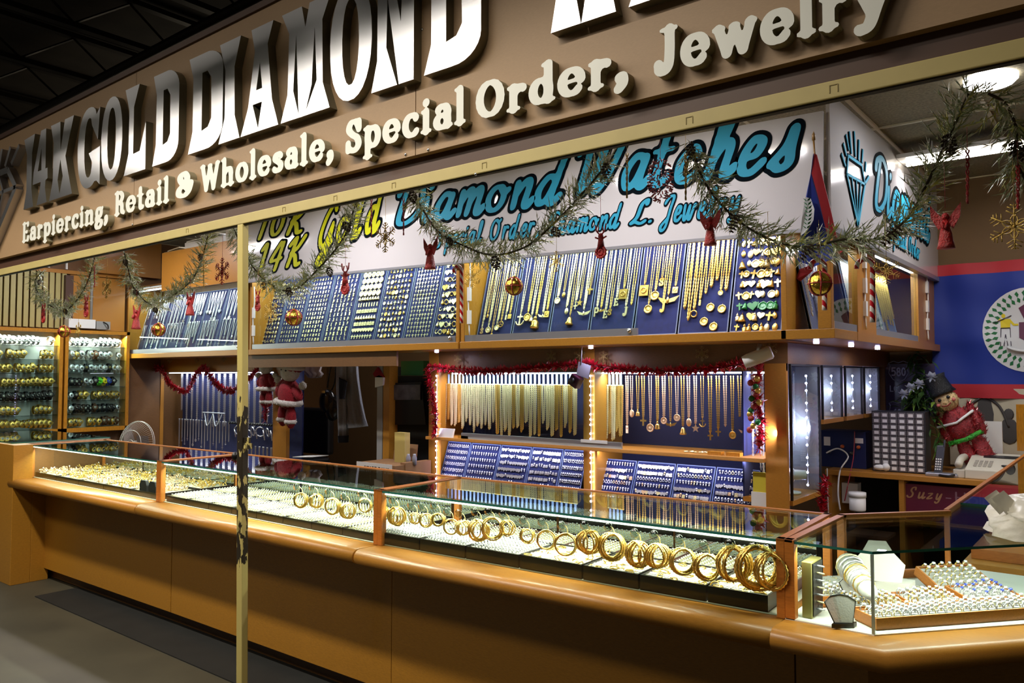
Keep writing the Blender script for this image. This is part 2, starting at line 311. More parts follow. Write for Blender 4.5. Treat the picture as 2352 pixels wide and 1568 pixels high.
def contours(font, ch, grow=0., h=.03):
    h = .022 if font == 'scri' else h
    xs, ys, D, slant = field(font, ch, grow, h); D = np.where(D == 0, 1e-6, D); nx, ny = D.shape; nxt = {}
    IN = D < 0
    def pt(e):
        i, j, d = e; a = D[i, j]; b = D[i+1, j] if d == 0 else D[i, j+1]; t = a/(a-b)
        x = xs[i]+(h*t if d == 0 else 0); y = ys[j]+(h*t if d == 1 else 0); return (x+slant*y, y)
    for i in range(nx-1):
        for j in range(ny-1):
            c = (IN[i, j], IN[i+1, j], IN[i+1, j+1], IN[i, j+1])
            if all(c) or not any(c): continue
            E4 = [(i, j, 0), (i+1, j, 1), (i, j+1, 0), (i, j, 1)]
            ins = []; outs = []
            for q in range(4):
                if c[q] and not c[(q+1) % 4]: outs.append(E4[q])
                if not c[q] and c[(q+1) % 4]: ins.append(E4[q])
            for q, e in enumerate(outs):   # leave inside -> enter
                if len(ins) == 1: nxt[e] = ins[0]
                else:
                    k = E4.index(e); o = [(E4.index(z)-k) % 4 for z in ins]; nxt[e] = ins[o.index(min(o))]
    loops = []; left = set(nxt)
    while left:
        s = left.pop(); loop = [s]; e = nxt[s]
        while e != s and e in nxt and e in left: left.discard(e); loop.append(e); e = nxt[e]
        P = [pt(e) for e in loop]
        if len(P) > 5: loops.append(P[::2] if len(P) > 24 else P)
    return loops
def fill(loops, depth, bev=0):
    cu = bpy.data.curves.new('g', 'CURVE'); cu.dimensions = '2D'; cu.fill_mode = 'BOTH'; cu.extrude = depth/2
    for P in loops:
        s = cu.splines.new('POLY'); s.points.add(len(P)-1); s.use_cyclic_u = True
        for k, p in enumerate(P): s.points[k].co = (p[0], p[1], 0, 1)
    o = bpy.data.objects.new('g', cu); me = bpy.data.meshes.new_from_object(o)
    V = np.array([v.co[:] for v in me.vertices]).reshape(-1, 3); F = [tuple(p.vertices) for p in me.polygons]
    bpy.data.objects.remove(o); bpy.data.curves.remove(cu); bpy.data.meshes.remove(me)
    return (V, F, [0]*len(F), [False]*len(F))
GC = {}
def glyph(font, ch, depth, grow=0., h=.03):
    k = (font, ch, depth, grow)
    if k not in GC:
        L = contours(font, ch, grow, h); xs = [p[0] for l in L for p in l]; base = contours(font, ch, 0, h) if grow else L
        bx = [p[0] for l in base for p in l]; GC[k] = (fill(L, depth), min(bx), max(bx))
    return GC[k]
KERN = dict(W=.16, D=.1, G=.06, L=.06, J=.12, S=.06)
def layout(font, text, gap=.05, space=.35):
    x = 0; out = []
    for ch in text:
        if ch == ' ': x += space; continue
        _, a, b = glyph(font, ch, .1); out.append((ch, x-a)); x += (b-a)+gap-(KERN.get(ch, 0) if font == 'scri' and gap < 0 else 0)
    return out, x-gap
def frame(o, ux, uz, s, depth_dir):   # glyph space x,y,z -> world
    ux, uz, n = np.array(ux, float), np.array(uz, float), np.array(depth_dir, float)
    M = np.eye(4); M[:3, 0] = ux; M[:3, 1] = uz; M[:3, 2] = n; M[:3, 3] = o; return M
def write(mb, font, text, o, ux, uz, n, width, height, grow=0., lift=0., m=0, gap=.05, space=.35, depth=.004):
    lay, w = layout(font, text, gap, space); sx = width/w; o = np.array(o, float)
    for ch, x in lay:
        g, _, _ = glyph(font, ch, .1, grow)
        mb.put(g, frame(o+np.array(ux)*x*sx+np.array(n)*lift, np.array(ux)*sx, np.array(uz)*height, 1, np.array(n)*depth*10), m)
# ---------------------------------------------------------------- hall lamps (linear fixtures hung in the market hall)
R_DOWN = np.eye(3)     # area lights shine along local -Z
def hall_lamp(x0, x1, y, z, e, label, lip=.05, w=.1, col=(1, .93, .8)):
    t = thing('hall_lamp', label, 'lamp', ((x0+x1)/2, y, z), 'linear hall lamps')
    b = MB(); b.box(x0, y-w*1.5, z+.03, x1, y+w*1.5, z+.1); b.box(x0, y-w*1.5-.012, z-lip, x1, y-w*1.5, z+.1); b.box(x0, y+w*1.5, z-lip, x1, y+w*1.5+.012, z+.1)
    for x in (x0+.2, x1-.2): b.tube([(x, y, z+.1), (x, y, 5.5)], .008, 5)
    b.build('shade', mat('lamp_shade_grey', (90, 90, 84), .6), t)
    MB().box(x0+.02, y-w, z+.012, x1-.02, y+w, z+.028).build('diffuser', mat('hall_diffuser', (255, 255, 255), emit=(255, 238, 210), es=HALL_E), t)
    area('lamp_light', ((x0+x1)/2, y, z+.008), (x1-x0-.05, w*2), R_DOWN, e, col, t)
HALL_E = 1.05
for i, (a, b) in enumerate([(-6.8, -5.1), (-4.9, -3.2), (-3.0, -1.3)]):
    hall_lamp(a, b, .98, 3.3, 50, f'linear hall lamp just before the fascia, {ORD(i+1)} from the left', .06, .07)
for i, (a, b) in enumerate([(-9., -7.1), (-6.8, -4.9), (-4.6, -2.7), (-2.4, -.5)]):  # unseen far row, added and widened for bright bands in the steel letters
    hall_lamp(a, b, -.9, 4.2, 20, f'added wide reflection lamp in the unseen far row, {ORD(i+1)} from the left', .03, .3)
# ---------------------------------------------------------------- setting
concrete = mat('hall_concrete', (70, 65, 50), .6, var=.3, vscale=2.2, bump=.12)
MB().box(-14, -6, -.1, 6, 9, 0).build('floor', concrete, kind='structure')
MB().box(-9.33, 2.2, 0, -9.19, 7.4, 3.1).build('wall_left', WOODD, kind='structure')
MB().box(-9.33, 7.22, 0, 3, 7.35, 3.1).build('wall_back', mat('back_wall_tan', (108, 80, 44), .7, var=.06, vscale=5), kind='structure')
tile = mat('ceiling_tile', (138, 130, 104), .9, var=.35, vscale=60, bump=.3)
MB().box(-9.33, 2.25, 3.1, 3, 7.35, 3.14).build('ceiling', tile, kind='structure')
g = MB()
for k in range(20):
    x = -9.2+k*.61
    g.box(x-.012, 2.3, 3.092, x+.012, 7.3, 3.101)
for k in range(5): g.box(-9.3, 3.55+k*.915-.012, 3.09, 3, 3.55+k*.915+.012, 3.1)
g.build('trim_1', mat('ceiling_grid', (190, 180, 150), .5), kind='structure')
hallc = mat('hall_roof_dark', (44, 38, 30), .9, var=.4, vscale=3)
MB().box(-30, -8, 5.9, 8, 24, 6.0).build('ceiling', hallc, kind='structure')
MB().box(-30.1, -8, 0, -30, 24, 6.0).build('wall_far', hallc, kind='structure')
stl = mat('dark_steel', (52, 48, 42), .5, .3)
for k in range(14):
    x = -27+k*1.5
    t = MB(); t.box(x-.05, -3, 5.3, x+.05, 22, 5.36); t.box(x-.05, -3, 5.8, x+.05, 22, 5.86)
    P = [(x, -3+.6*j, 5.36 if j % 2 else 5.8) for j in range(42)]; t.tube(P, .018, 4, sm=False)
    tag(t.build('roof_joist', stl), f'dark steel roof joist under the hall roof, {ORD(k+1)} from the far end', 'joist', 'roof joists')
for k, (y, z, r) in enumerate([(4.2, 5.1, .05), (6.5, 5.2, .04), (9.5, 5.0, .08)]):
    tag(MB().tube([(-29, y, z), (2, y, z)], r, 8).build('ceiling_pipe', stl), ['thin dark pipe nearest above the fascia', 'slim dark pipe behind the nearest pipe', 'thick dark pipe furthest behind the fascia'][k], 'pipe')
t = thing('hall_lamp', 'added bare uplight tube hidden behind the fascia for the hall roof', 'lamp', (-12, 8, 4.0)); MB().tube([(-14, 8, 4), (-10, 8, 4)], .03, 6).build('added_uplight_tube', mat('added_uplight_tube', (255, 255, 255), emit=(255, 230, 190), es=4), t); area('tube_glow', (-12, 8, 4.1), (4, .3), rot('X', math.pi), 60, (1, .85, .62), t); MB().tube([(-12, 8, 4), (-12, 8, 5.9)], .01, 4).build('stem', stl, t)  # unseen uplight added behind the fascia to lift the dark hall roof
for k in range(5):
    x = -22+k*3.4; t = MB(); t.box(x, 6.2, 4.72, x+1.3, 6.5, 4.8)
    for q in (.2, 1.1): t.tube([(x+q, 6.35, 4.8), (x+q, 6.35, 5.8)], .01, 4)
    tag(t.build('unlit_fixture', mat('unlit_fixture_grey', (84, 84, 80), .5)), f'unlit grey roof fixture, {ORD(k+1)} from the far end', 'fixture', 'unlit fixtures')
# fascia with its trims
fa = thing('fascia_sign_board', 'long brown laminate fascia board above the jewelry counter', 'sign board', (-3.5, 2.1, 2.27))
FY = 2.03
fp = MB()
xs = [-9.0, -4.255, -2.075, .1, 1.6]
for a, b in zip(xs, xs[1:]): fp.box(a, FY, 2.32, b-.004, FY+.07, 3.17)
fp.build('fascia_panel', FASC, fa)
MB().box(-9, FY-.012, 3.17, 1.6, FY+.1, 3.2).build('top_cap', DKB, fa)
MB().box(-9, FY+.03, 2.248, 1.6, FY+.055, 2.322).build('bottom_trim', DKB, fa)
for (px, py) in [(305, 516), (1093, 400), (932, 355), (984, 344), (970, 68), (952, 74), (552, 216)]:
    p = at(px, py, Y=FY); MB().ball((p[0], FY-.001, p[2]), (.006, .004, .006), 8, 5).build('screw_head', CHROME, fa)
bm_ = thing('door_beam', 'cream painted steel beam running under the brown fascia', 'beam', (-3.5, 2.15, 2.235))
MB().box(-9, 2.035, 2.203, 1.6, 2.068, 2.248).build('beam_box', CREAM, bm_, bevel=.003)
MB().box(-9, 2.042, 2.199, 1.6, 2.062, 2.203).build('track_lip', mat('dark_track_gap', (40, 30, 18), .7), bm_)
for (px, py) in [(1915, 232), (1583, 283), (1112, 378), (904, 418), (770, 443), (652, 465), (430, 520)]:
    p = at(px, py, Y=2.034); q = MB(); c = (p[0], 2.034, 2.226)
    for dx, dz, w, h in ((-.01, 0, .001, .01), (.01, 0, .001, .01), (0, .01, .01, .001)): q.box(c[0]+dx-w, 2.0335, c[2]+dz-h, c[0]+dx+w, 2.036, c[2]+dz+h)
    q.build('stamped_mark', mat('beam_mark', (160, 142, 84), .5), bm_)
# post with worn paint
po = thing('steel_post', 'cream painted steel post with paint worn off to black', 'post', (-3.18, 2.08, 0))
def worn():
    m = bpy.data.materials.new('worn_cream_paint'); m.use_nodes = True; nt = m.node_tree; b = nt.nodes['Principled BSDF']; b.inputs['Roughness'].default_value = .45
    tc = nt.nodes.new('ShaderNodeTexCoord'); mp = nt.nodes.new('ShaderNodeMapping'); mp.inputs['Scale'].default_value = (26, 26, 9)
    n = nt.nodes.new('ShaderNodeTexNoise'); n.inputs['Scale'].default_value = 1.6; n.inputs['Detail'].default_value = 9
    s = nt.nodes.new('ShaderNodeSeparateXYZ'); nt.links.new(tc.outputs['Object'], s.inputs[0]); nt.links.new(tc.outputs['Object'], mp.inputs[0]); nt.links.new(mp.outputs[0], n.inputs[0])
    r = nt.nodes.new('ShaderNodeValToRGB'); e = r.color_ramp.elements    # where along the height the paint is rubbed away
    e[0].position = .0; e[0].color = (.06,)*3+(1,); e[1].position = 1; e[1].color = (0,)*3+(1,)
    for p, v in ((.25, .04), (.30, .34), (.4, .32), (.5, .42), (.58, .33), (.68, .08)):
        q = e.new(p); q.color = (v,)*3+(1,)
    d = nt.nodes.new('ShaderNodeMath'); d.operation = 'DIVIDE'; d.inputs[1].default_value = 2.25
    nt.links.new(s.outputs[2], d.inputs[0]); nt.links.new(d.outputs[0], r.inputs[0])
    a = nt.nodes.new('ShaderNodeMath'); a.operation = 'ADD'; nt.links.new(n.outputs['Fac'], a.inputs[0]); nt.links.new(r.outputs[0], a.inputs[1])
    g = nt.nodes.new('ShaderNodeMath'); g.operation = 'GREATER_THAN'; g.inputs[1].default_value = .8; nt.links.new(a.outputs[0], g.inputs[0])
    mx = nt.nodes.new('ShaderNodeMix'); mx.data_type = 'RGBA'; mx.inputs['A'].default_value = srgb(196, 178, 108); mx.inputs['B'].default_value = srgb(44, 36, 26)
    nt.links.new(g.outputs[0], mx.inputs['Factor']); nt.links.new(mx.outputs['Result'], b.inputs['Base Color']); return m
WORN = worn()
PX0 = at(546, 700, Y=2.045)[0]; PX1 = PX0+.042
MB().slab((PX0+.05, 2.036, 0), (.044, 0, 0), (0, .032, 0), (-.05, 0, 2.203)).build('post_tube', WORN, po, bevel=.003)
MB().box(PX1+.018, 2.04, 1.17, PX1+.07, 2.062, 1.195).box(PX1+.025, 2.044, 1.19, PX1+.06, 2.058, 1.22).build('latch_bracket', WORN, po)
MB().lathe([(.0, 0), (.02, 0), (.02, .015), (.012, .02), (0, .02)], (PX0+.006, 2.05, 1.13), 10, ax=(-1, -.3, 0)).box(PX0+.004, 2.044, 1.122, PX0+.026, 2.058, 1.138).build('lock_knob', BLK, po)
# floor strip
MB().box(-5.9, 2.2, 0, 2.0, 2.6, .006).build('trim_2', mat('black_rubber_strip', (26, 26, 24), .7, var=.3, vscale=7), kind='structure')
tag(MB().tube(smooth([(-3.16, 2.34, .01), (-3.13, 2.35, .018), (-3.11, 2.34, .012), (-3.09, 2.36, .015)], 4), .007, 6).build('litter_scrap', PAPER), 'small white crumpled scrap on the floor right of the post', 'litter')

# ---------------------------------------------------------------- white raised words
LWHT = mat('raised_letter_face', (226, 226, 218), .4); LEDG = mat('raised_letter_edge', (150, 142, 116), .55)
LBASE = 2.384; LCAP = .128
def words(word, x0, x1, cap=LCAP, base=LBASE):
    lay, w = layout('coop', word, .05); s = (x1-x0)/w; seen = {}
    for i, (ch, x) in enumerate(lay):
        g, a, b = glyph('coop', ch, .1); V, F, M, S = g; k = s
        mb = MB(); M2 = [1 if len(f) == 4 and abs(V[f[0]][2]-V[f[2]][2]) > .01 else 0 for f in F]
        mb.put((V, F, M2, S), frame((x0+x*s, FY-.018, base), (s, 0, 0), (0, 0, cap), 1, (0, -.36, 0)))
        nm = {'&': 'ampersand', ',': 'comma'}.get(ch)
        if nm: lab = f'white raised {nm} after the word {word.strip(",")}' if ch == ',' else 'white raised ampersand between Retail and Wholesale'
        else: lab = f'white raised letter {ch}, {ORD(i+1)} letter of the word {word.strip(",")}'
        mb.build('raised_letter' if not nm else 'raised_'+nm, [LWHT, LEDG], label=lab, cat='letter', group='white raised letters of '+word.strip(',') if not nm else None)
X98 = lambda px, py: at(px, py, Y=1.98)[0]
words('Earpiercing,', X98(45, 555), X98(242, 515), .125, 2.375)
words('Retail', X98(256, 500), X98(382, 466)); words('&', X98(397, 450), X98(438, 440)); words('Wholesale,', X98(453, 435), X98(760, 365))
words('Special', X98(787, 335), X98(1063, 285), LCAP, 2.378); words('Order,', X98(1086, 270), X98(1438, 205), LCAP, 2.372); words('Jewelry', X98(1496, 170), X98(2050, 40), .13, 2.365)
# ---------------------------------------------------------------- brushed metal letters
def arcp(cx, cy, rx, ry, a0, a1, k=14, p=1.0):
    out = []
    for i in range(k+1):
        a = math.radians(a0+(a1-a0)*i/k); c, s = math.cos(a), math.sin(a)
        out.append((cx+rx*math.copysign(abs(c)**p, c), cy+ry*math.copysign(abs(s)**p, s)))
    return out
Dp = [[(0, 0), (.5, 0)]+arcp(.55, .2, .45, .2, -80, 0, 6)+[(1, .75)]+arcp(.5, .78, .5, .22, 5, 80, 6)+[(0, 1), (.13, .78), (.13, .22)],
      [(.4, .2), (.4, .8), (.55, .8), (.66, .72), (.68, .3), (.58, .22)]]
MET = {
 '1': [[(0, 0), (1, 0), (.78, .25), (.75, .75), (1, 1), (-.1, .98), (.22, .75), (.26, .25)]],
 'I': [[(0, 0), (1, 0), (.76, .24), (.72, .72), (1, 1), (0, 1), (.28, .72), (.28, .24)]],
 '4': [[(.3, 0), (1.0, 0), (.86, .2), (.88, .3), (1.02, .32), (1.0, .46), (.86, .46), (.84, 1), (.5, 1), (.04, .46), (.0, .3), (.56, .3), (.5, .2)], [(.34, .46), (.58, .46), (.55, .76)]],
 'K': [[(0, 0), (1, 0), (.82, .28), (.68, .52), (1, 1), (.62, 1), (.46, .62), (.42, 1), (0, 1), (.14, .75), (.14, .25)], [(.36, .24), (.46, .5), (.58, .27), (.46, .05)]],
 'L': [[(0, 0), (1, 0), (.98, .54), (.72, .23), (.42, .22), (.42, .76), (.66, 1), (0, 1), (.2, .74), (.2, .24)]],
 'D': Dp,
 'O': [arcp(.5, .5, .5, .5, 0, 355, 28, .9), arcp(.5, .5, .2, .37, 0, 350, 20, .9)],
 'G': [arcp(.5, .5, .5, .5, 62, 300, 22, .9)+[(.86, .06), (1, .0), (.98, .47), (.5, .43), (.66, .3)]+arcp(.5, .5, .2, .37, 300, 70, 14, .9)+[(.62, .76), (.88, .56), (.95, .95), (.8, .88)]],
 'A': [[(0, 0), (1, 0), (.83, .26), (.7, .8), (.84, 1), (.26, 1), (.36, .78), (.2, .26)], [(.32, .27), (.57, .27), (.47, .03)], [(.41, .4), (.57, .4), (.5, .66)]],
 'M': [[(0, 0), (1, 0), (.86, .24), (.84, .8), (1, 1), (.58, 1), (.5, .8), (.42, 1), (0, 1), (.16, .8), (.14, .24)], [(.26, .26), (.31, .76), (.36, .24), (.38, .03)], [(.64, .26), (.69, .76), (.74, .28), (.52, .03)]],
 'N': [[(0, 0), (.62, 0), (.36, .33), (.38, .74), (.66, 0), (1, 0), (1, 1), (.62, 1), (.72, .72), (.7, .5), (.46, 1), (0, 1), (.14, .78), (.14, .25)]],
 'W': [[(0, 0), (.476, 0), (.36, .3), (.38, 1), (.02, 1), (.1, .74), (.1, .26)], [(.484, 0), (1, 0), (.88, .28), (.86, .74), (1, 1), (.58, 1), (.6, .3)]],
}
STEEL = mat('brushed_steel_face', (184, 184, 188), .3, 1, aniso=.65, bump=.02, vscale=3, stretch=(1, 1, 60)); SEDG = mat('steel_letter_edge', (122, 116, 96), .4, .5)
MB0 = 2.588; MH = .475
def metal(ch, px0, px1, py, lab, y=1.975, h=MH):
    x0 = at(px0, py, Y=y)[0]; x1 = at(px1, py, Y=y)[0]; V, F, M, S = fill(MET[ch], .1)
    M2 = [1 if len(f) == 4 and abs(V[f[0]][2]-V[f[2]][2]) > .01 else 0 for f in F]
    MB().put((V, F, M2, S), frame((x0, FY-.02, MB0), (x1-x0, 0, 0), (0, 0, h), 1, (0, -.4, 0))).build('metal_letter', [STEEL, SEDG], label=lab, cat='letter', group='brushed metal letters')
for ch, a, b, y, lab in [('1', 48, 70, 476, 'numeral 1 beginning 14K'), ('4', 68, 101, 465, 'numeral 4 in 14K'), ('K', 107, 159, 450, 'letter K ending 14K'),
        ('G', 170, 222, 440, 'letter G beginning GOLD'), ('O', 224, 272, 420, 'letter O in GOLD'), ('L', 278, 327, 400, 'letter L in GOLD'), ('D', 343, 402, 378, 'letter D ending GOLD'),
        ('D', 425, 503, 345, 'letter D beginning DIAMOND'), ('I', 495, 543, 322, 'letter I in DIAMOND'), ('A', 546, 632, 300, 'letter A in DIAMOND'), ('M', 638, 750, 265, 'letter M in DIAMOND'),
        ('O', 750, 846, 240, 'letter O in DIAMOND'), ('N', 846, 943, 205, 'letter N in DIAMOND'), ('D', 967, 1098, 165, 'letter D ending DIAMOND'),
        ('W', 1259, 1409, 75, 'letter W right of the word DIAMOND'), ('A', 1438, 1640, 25, 'letter at the top edge, right of the W')]:
    metal(ch, a, b, y, 'brushed steel raised '+lab)
# metal diamond emblem at the far left of the fascia
ex0, ez = at(36, 480, Y=1.99)[0], 2.40
em = MB(); cx = ex0-.42
dia = [(cx, ez), (cx+.42, ez+.36), (cx+.27, ez+.5), (cx-.27, ez+.5), (cx-.42, ez+.36)]
def bar(mb, a, b, w, y0=1.985, y1=2.03, m=0):
    a, b = np.array(a), np.array(b); d = (b-a)/np.linalg.norm(b-a); n = np.array([-d[1], d[0]])*w
    mb.prism([tuple(a+n), tuple(a-n), tuple(b-n), tuple(b+n)], (0, y0, 0), (1, 0, 0), (0, 0, 1), (0, y1-y0, 0), m)
for i in range(5): bar(em, dia[i], dia[(i+1) % 5], .022)
for q in (-.2, 0, .2): bar(em, (cx, ez+.01), (cx+q, ez+.36), .01)
bar(em, dia[1], dia[4], .012); bar(em, (cx-.2, ez+.36), (cx-.1, ez+.5), .01); bar(em, (cx+.2, ez+.36), (cx+.1, ez+.5), .01)
for i, q in enumerate(np.linspace(-.33, .33, 7)): bar(em, (cx+q, ez+.53), (cx+q*1.4, ez+.68-abs(q)*.15), .016)
em.build('diamond_emblem', STEEL, label='brushed steel diamond emblem with rays at left of the fascia', cat='emblem')

# ---------------------------------------------------------------- counter
ZT = .992; ZD = .752
F0, F1, F2, F3, F4, F5 = [np.array(p) for p in ((-6.42, 2.33), (-4.565, 2.358), (-2.65, 2.368), (-.868, 2.44), (-.612, 2.44), (-.035, 3.13))]
I3, I4 = np.array((-.868, 3.01)), np.array((-.57, 3.35))
TUBEW = mat('case_lamp_tube', (255, 255, 255), emit=(255, 246, 226), es=3)
CASE_COL = (1.0, .92, .76)
def unit(Fa, Fb, label, e):
    L = np.linalg.norm(Fb-Fa); ux = (Fb-Fa)/L; uy = np.array((-ux[1], ux[0])); M = np.eye(4); M[:2, 0] = ux; M[:2, 1] = uy; M[:2, 3] = Fa
    t = thing('display_counter', label, 'counter', ((Fa[0]+Fb[0])/2, (Fa[1]+Fb[1])/2, 0), 'glass topped display counters')
    def P(name, mb, m, **k): return MB().put(mb.T(), M).build(name, m, t, **k)
    P('base_panel', MB().box(0.004, .09, .085, L-.002, .57, .70), WOOD, bevel=.002)
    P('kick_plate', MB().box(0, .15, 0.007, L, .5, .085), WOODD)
    r = MB(); prof = [(.56, .695), (-.10, .695)]+[(-.105-.036*math.sin(math.radians(a)), .722-.036*math.cos(math.radians(a))*.9) for a in range(0, 181, 20)]+[(.0, .752), (.56, .75)]
    n = len(prof); V = [(x, y, z) for x in (.003, L-.003) for y, z in prof]
    r.add(V, [tuple(range(n)), tuple(range(2*n-1, n-1, -1))]+[((i+1) % n, i, n+i, n+(i+1) % n) for i in range(n)], 0, True)
    o = P('hand_rail', r, WOODX); 
    for f in o.data.polygons: f.use_smooth = len(f.vertices) == 4
    P('deck', MB().box(.02, .02, .7525, L-.02, .55, .756), FOAM)
    fr = MB()
    for x in (0, L-.026): fr.box(x, 0, .752, x+.026, .03, ZT+.004); fr.box(x, .53, .752, x+.026, .56, ZT+.004); fr.box(x, 0, ZT-.006, x+.026, .56, ZT+.004)
    fr.box(0, .545, ZT-.012, L, .562, ZT+.004); fr.box(0, .53, .752, L, .56, .775)
    P('wood_frame', fr, MAPLE, bevel=.0015)
    P('glass_front', MB().box(.028, .006, .756, L-.028, .011, ZT-.009), GLASS)
    gt = MB().box(.027, .003, ZT-.008, L-.027, .545, ZT); gt.M = [0, 0, 1, 1, 1, 1]; P('glass_top', gt, [GLASST, GE])
    k = 3; w = (L-.08)/k
    for i in range(k): P('mirror_door', MB().box(.04+i*w, .535+.004*(i % 2), .78, .04+(i+1)*w-.01, .538+.004*(i % 2), ZT-.02), MIRROR)
    lp = P('case_lamp', MB().box(.03, .016, ZT-.018, L-.03, .026, ZT-.012), TUBEW)
    c = Fa+ux*L/2+uy*.05; Mx = np.eye(3); R_ = rot('Z', math.atan2(ux[1], ux[0]))@rot('X', math.radians(28))
    area('case_light', (c[0], c[1], ZT-.02), (L-.1, .02), R_, e, CASE_COL, t)
    return t, M, L
U1 = unit(F0, F1, 'glass topped display counter at the left filled with gold pieces', 17)
U2 = unit(F1, F2, 'middle glass topped display counter behind the steel post', 17)
U3 = unit(F2, F3, 'glass topped display counter at right with hanging gold bangles', 17)
# end pillar and the low left return case
MB().box(-6.72, 2.2, 0, -6.345, 2.33, 1.0).box(-6.43, 2.33, 0, -6.345, 2.45, .69).build('end_pillar', WOOD, label='honey wood pillar closing the left end of the counter', cat='pillar', bevel=.003)
lr = thing('side_showcase', 'dark sided showcase with glass front at the left picture edge', 'showcase', (-7.6, 2.5, 0))
MB().box(-8.4, 2.24, 0, -6.73, 2.9, .3).build('base_panel', WOOD, lr, bevel=.002)
MB().box(-8.4, 2.245, .3, -6.73, 2.25, 1.0).build('glass_front', GLASS, lr)
gt = MB().box(-8.4, 2.24, 1.0, -6.5, 2.95, 1.008); gt.M = [0, 0, 1, 1, 1, 1]; gt.build('glass_top', [GLASST, GE], lr)
MB().box(-8.4, 2.27, .56, -6.74, 2.9, .57).build('shelf', PAPER, lr); MB().box(-8.4, 2.27, .78, -6.74, 2.9, .79).build('shelf', PAPER, lr)
MB().box(-8.4, 2.89, .3, -6.73, 2.92, 1.0).build('back_panel', BLK, lr)
MB().box(-6.73, 2.33, 0, -6.45, 2.93, 1.0).build('side_panel', WOODD, lr)
area('case_light', (-7.5, 2.3, .98), (1.6, .02), rot('X', .4), 5, (.9, .95, 1), lr)
# corner unit and right return
cu = thing('corner_counter', 'angled corner display counter with trays of stone rings', 'counter', (-.45, 2.9, 0))
def plan(poly, z0, z1, m=0, mb=None):
    return (mb or MB()).prism([tuple(p) for p in poly], (0, 0, z0), (1, 0, 0), (0, 1, 0), (0, 0, z1-z0), m)
dg = (F5-F4)/np.linalg.norm(F5-F4); dn = np.array((-dg[1], dg[0]))
def inset(d):   # outer line moved inwards by d
    a = F3+np.array((0, d)); k = d*math.tan(.5*math.acos(dg[0])); b = F4+np.array((-k, d)); c = F5+dn*d; return a, b, c
a, b, c = inset(.09); plan([a, b, c, (.0, 3.6), (-.5, 3.6), I4, I3], .085, .70).build('base_panel', WOOD, cu)
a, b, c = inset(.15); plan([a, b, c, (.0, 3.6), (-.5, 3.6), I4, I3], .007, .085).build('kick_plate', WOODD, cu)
r = MB()
prof = [(-.10, .695)]+[(-.105-.036*math.sin(math.radians(q)), .722-.036*math.cos(math.radians(q))*.9) for q in range(0, 181, 20)]+[(.01, .752)]
V = []
for st in range(3):
    for y, z in prof: V.append(tuple(inset(y)[st])+(z,))
n = len(prof); r.add(V, [(i+1+s*n, i+s*n, i+n+s*n, i+1+n+s*n) for s in range(2) for i in range(n-1)], 0, True)
r.build('hand_rail', WOODX, cu)
a, b, c = inset(.0)
plan([a, b, c, (-.035, 3.5), (-.57, 3.5), I4, I3], .70, .756).build('deck', mat('white_case_floor', (226, 226, 216), .6), cu)
gt = plan([inset(.003)[0], inset(.003)[1], inset(.003)[2], (-.04, 3.6), (-.575, 3.6), I4+np.array((.0, -.01)), I3+np.array((.0, -.01))], ZT-.008, ZT)
gt.M = [0, 0]+[1]*7; gt.build('glass_top', [GLASST, GE], cu)
g1 = MB(); a, b, c = inset(.006); a2, b2, c2 = inset(.011)
plan([a, b, b2, a2], .757, ZT-.009, 0, g1); plan([b, c, c2, b2], .757, ZT-.009, 0, g1); g1.build('glass_front', GLASS, cu)
MB().box(b[0]-.004, b[1]-.004, .757, b[0]+.004, b[1]+.004, ZT-.009).build('corner_strip', mat('glass_corner_strip', (150, 164, 150), .2, .3), cu)
fr = MB(); fr.box(-.868, 2.44, .752, -.838, 2.47, ZT+.004); fr.box(-.868, 2.98, .752, -.842, 3.01, ZT+.004); fr.box(-.868, 2.44, ZT-.006, -.842, 3.01, ZT+.004)
for p, q in ((I3, I4),):
    d = (q-p)/np.linalg.norm(q-p); nn = np.array((d[1], -d[0]))*.017
    plan([p, q, q+nn, p+nn], ZT-.014, ZT+.004, 0, fr); plan([p, q, q+nn, p+nn], .756, .785, 0, fr)
fr.box(-.585, 3.35, .756, -.568, 3.37, ZT-.01); fr.box(-.585, 3.35, ZT-.014, -.568, 3.6, ZT+.006)
fr.build('wood_frame', MAPLE, cu, bevel=.0015)
area('case_light', (-.40, 2.76, ZT-.02), (.7, .02), rot('Z', math.atan2(dg[1], dg[0]))@rot('X', .45), 4.5, (1, .95, .85), cu)
area('case_light', (-.74, 2.47, ZT-.02), (.2, .02), rot('X', .4), .8, (1, .95, .85), cu)
rr = thing('return_counter', 'glass topped return counter running back along the right edge', 'counter', (-.3, 5.0, 0))
MB().box(-.585, 3.602, ZT-.014, -.568, 6.4, ZT+.006).build('top_edge', MAPLE, rr)
MB().box(-.568, 3.602, .0, .0, 6.4, .756).build('base_panel', WOOD, rr)
gt = MB().box(-.568, 3.602, ZT-.008, .0, 6.4, ZT); gt.M = [0, 0, 1, 1, 1, 1]; gt.build('glass_top', [GLASST, GE], rr)
MB().box(-.568, 6.37, .756, 0, 6.4, ZT-.008).build('end_panel', MAPLE, rr)
area('case_light', (-.05, 5, ZT-.03), (2.6, .03), rot('Z', math.pi/2)@rot('X', .3), 12, (1, .95, .85), rr)
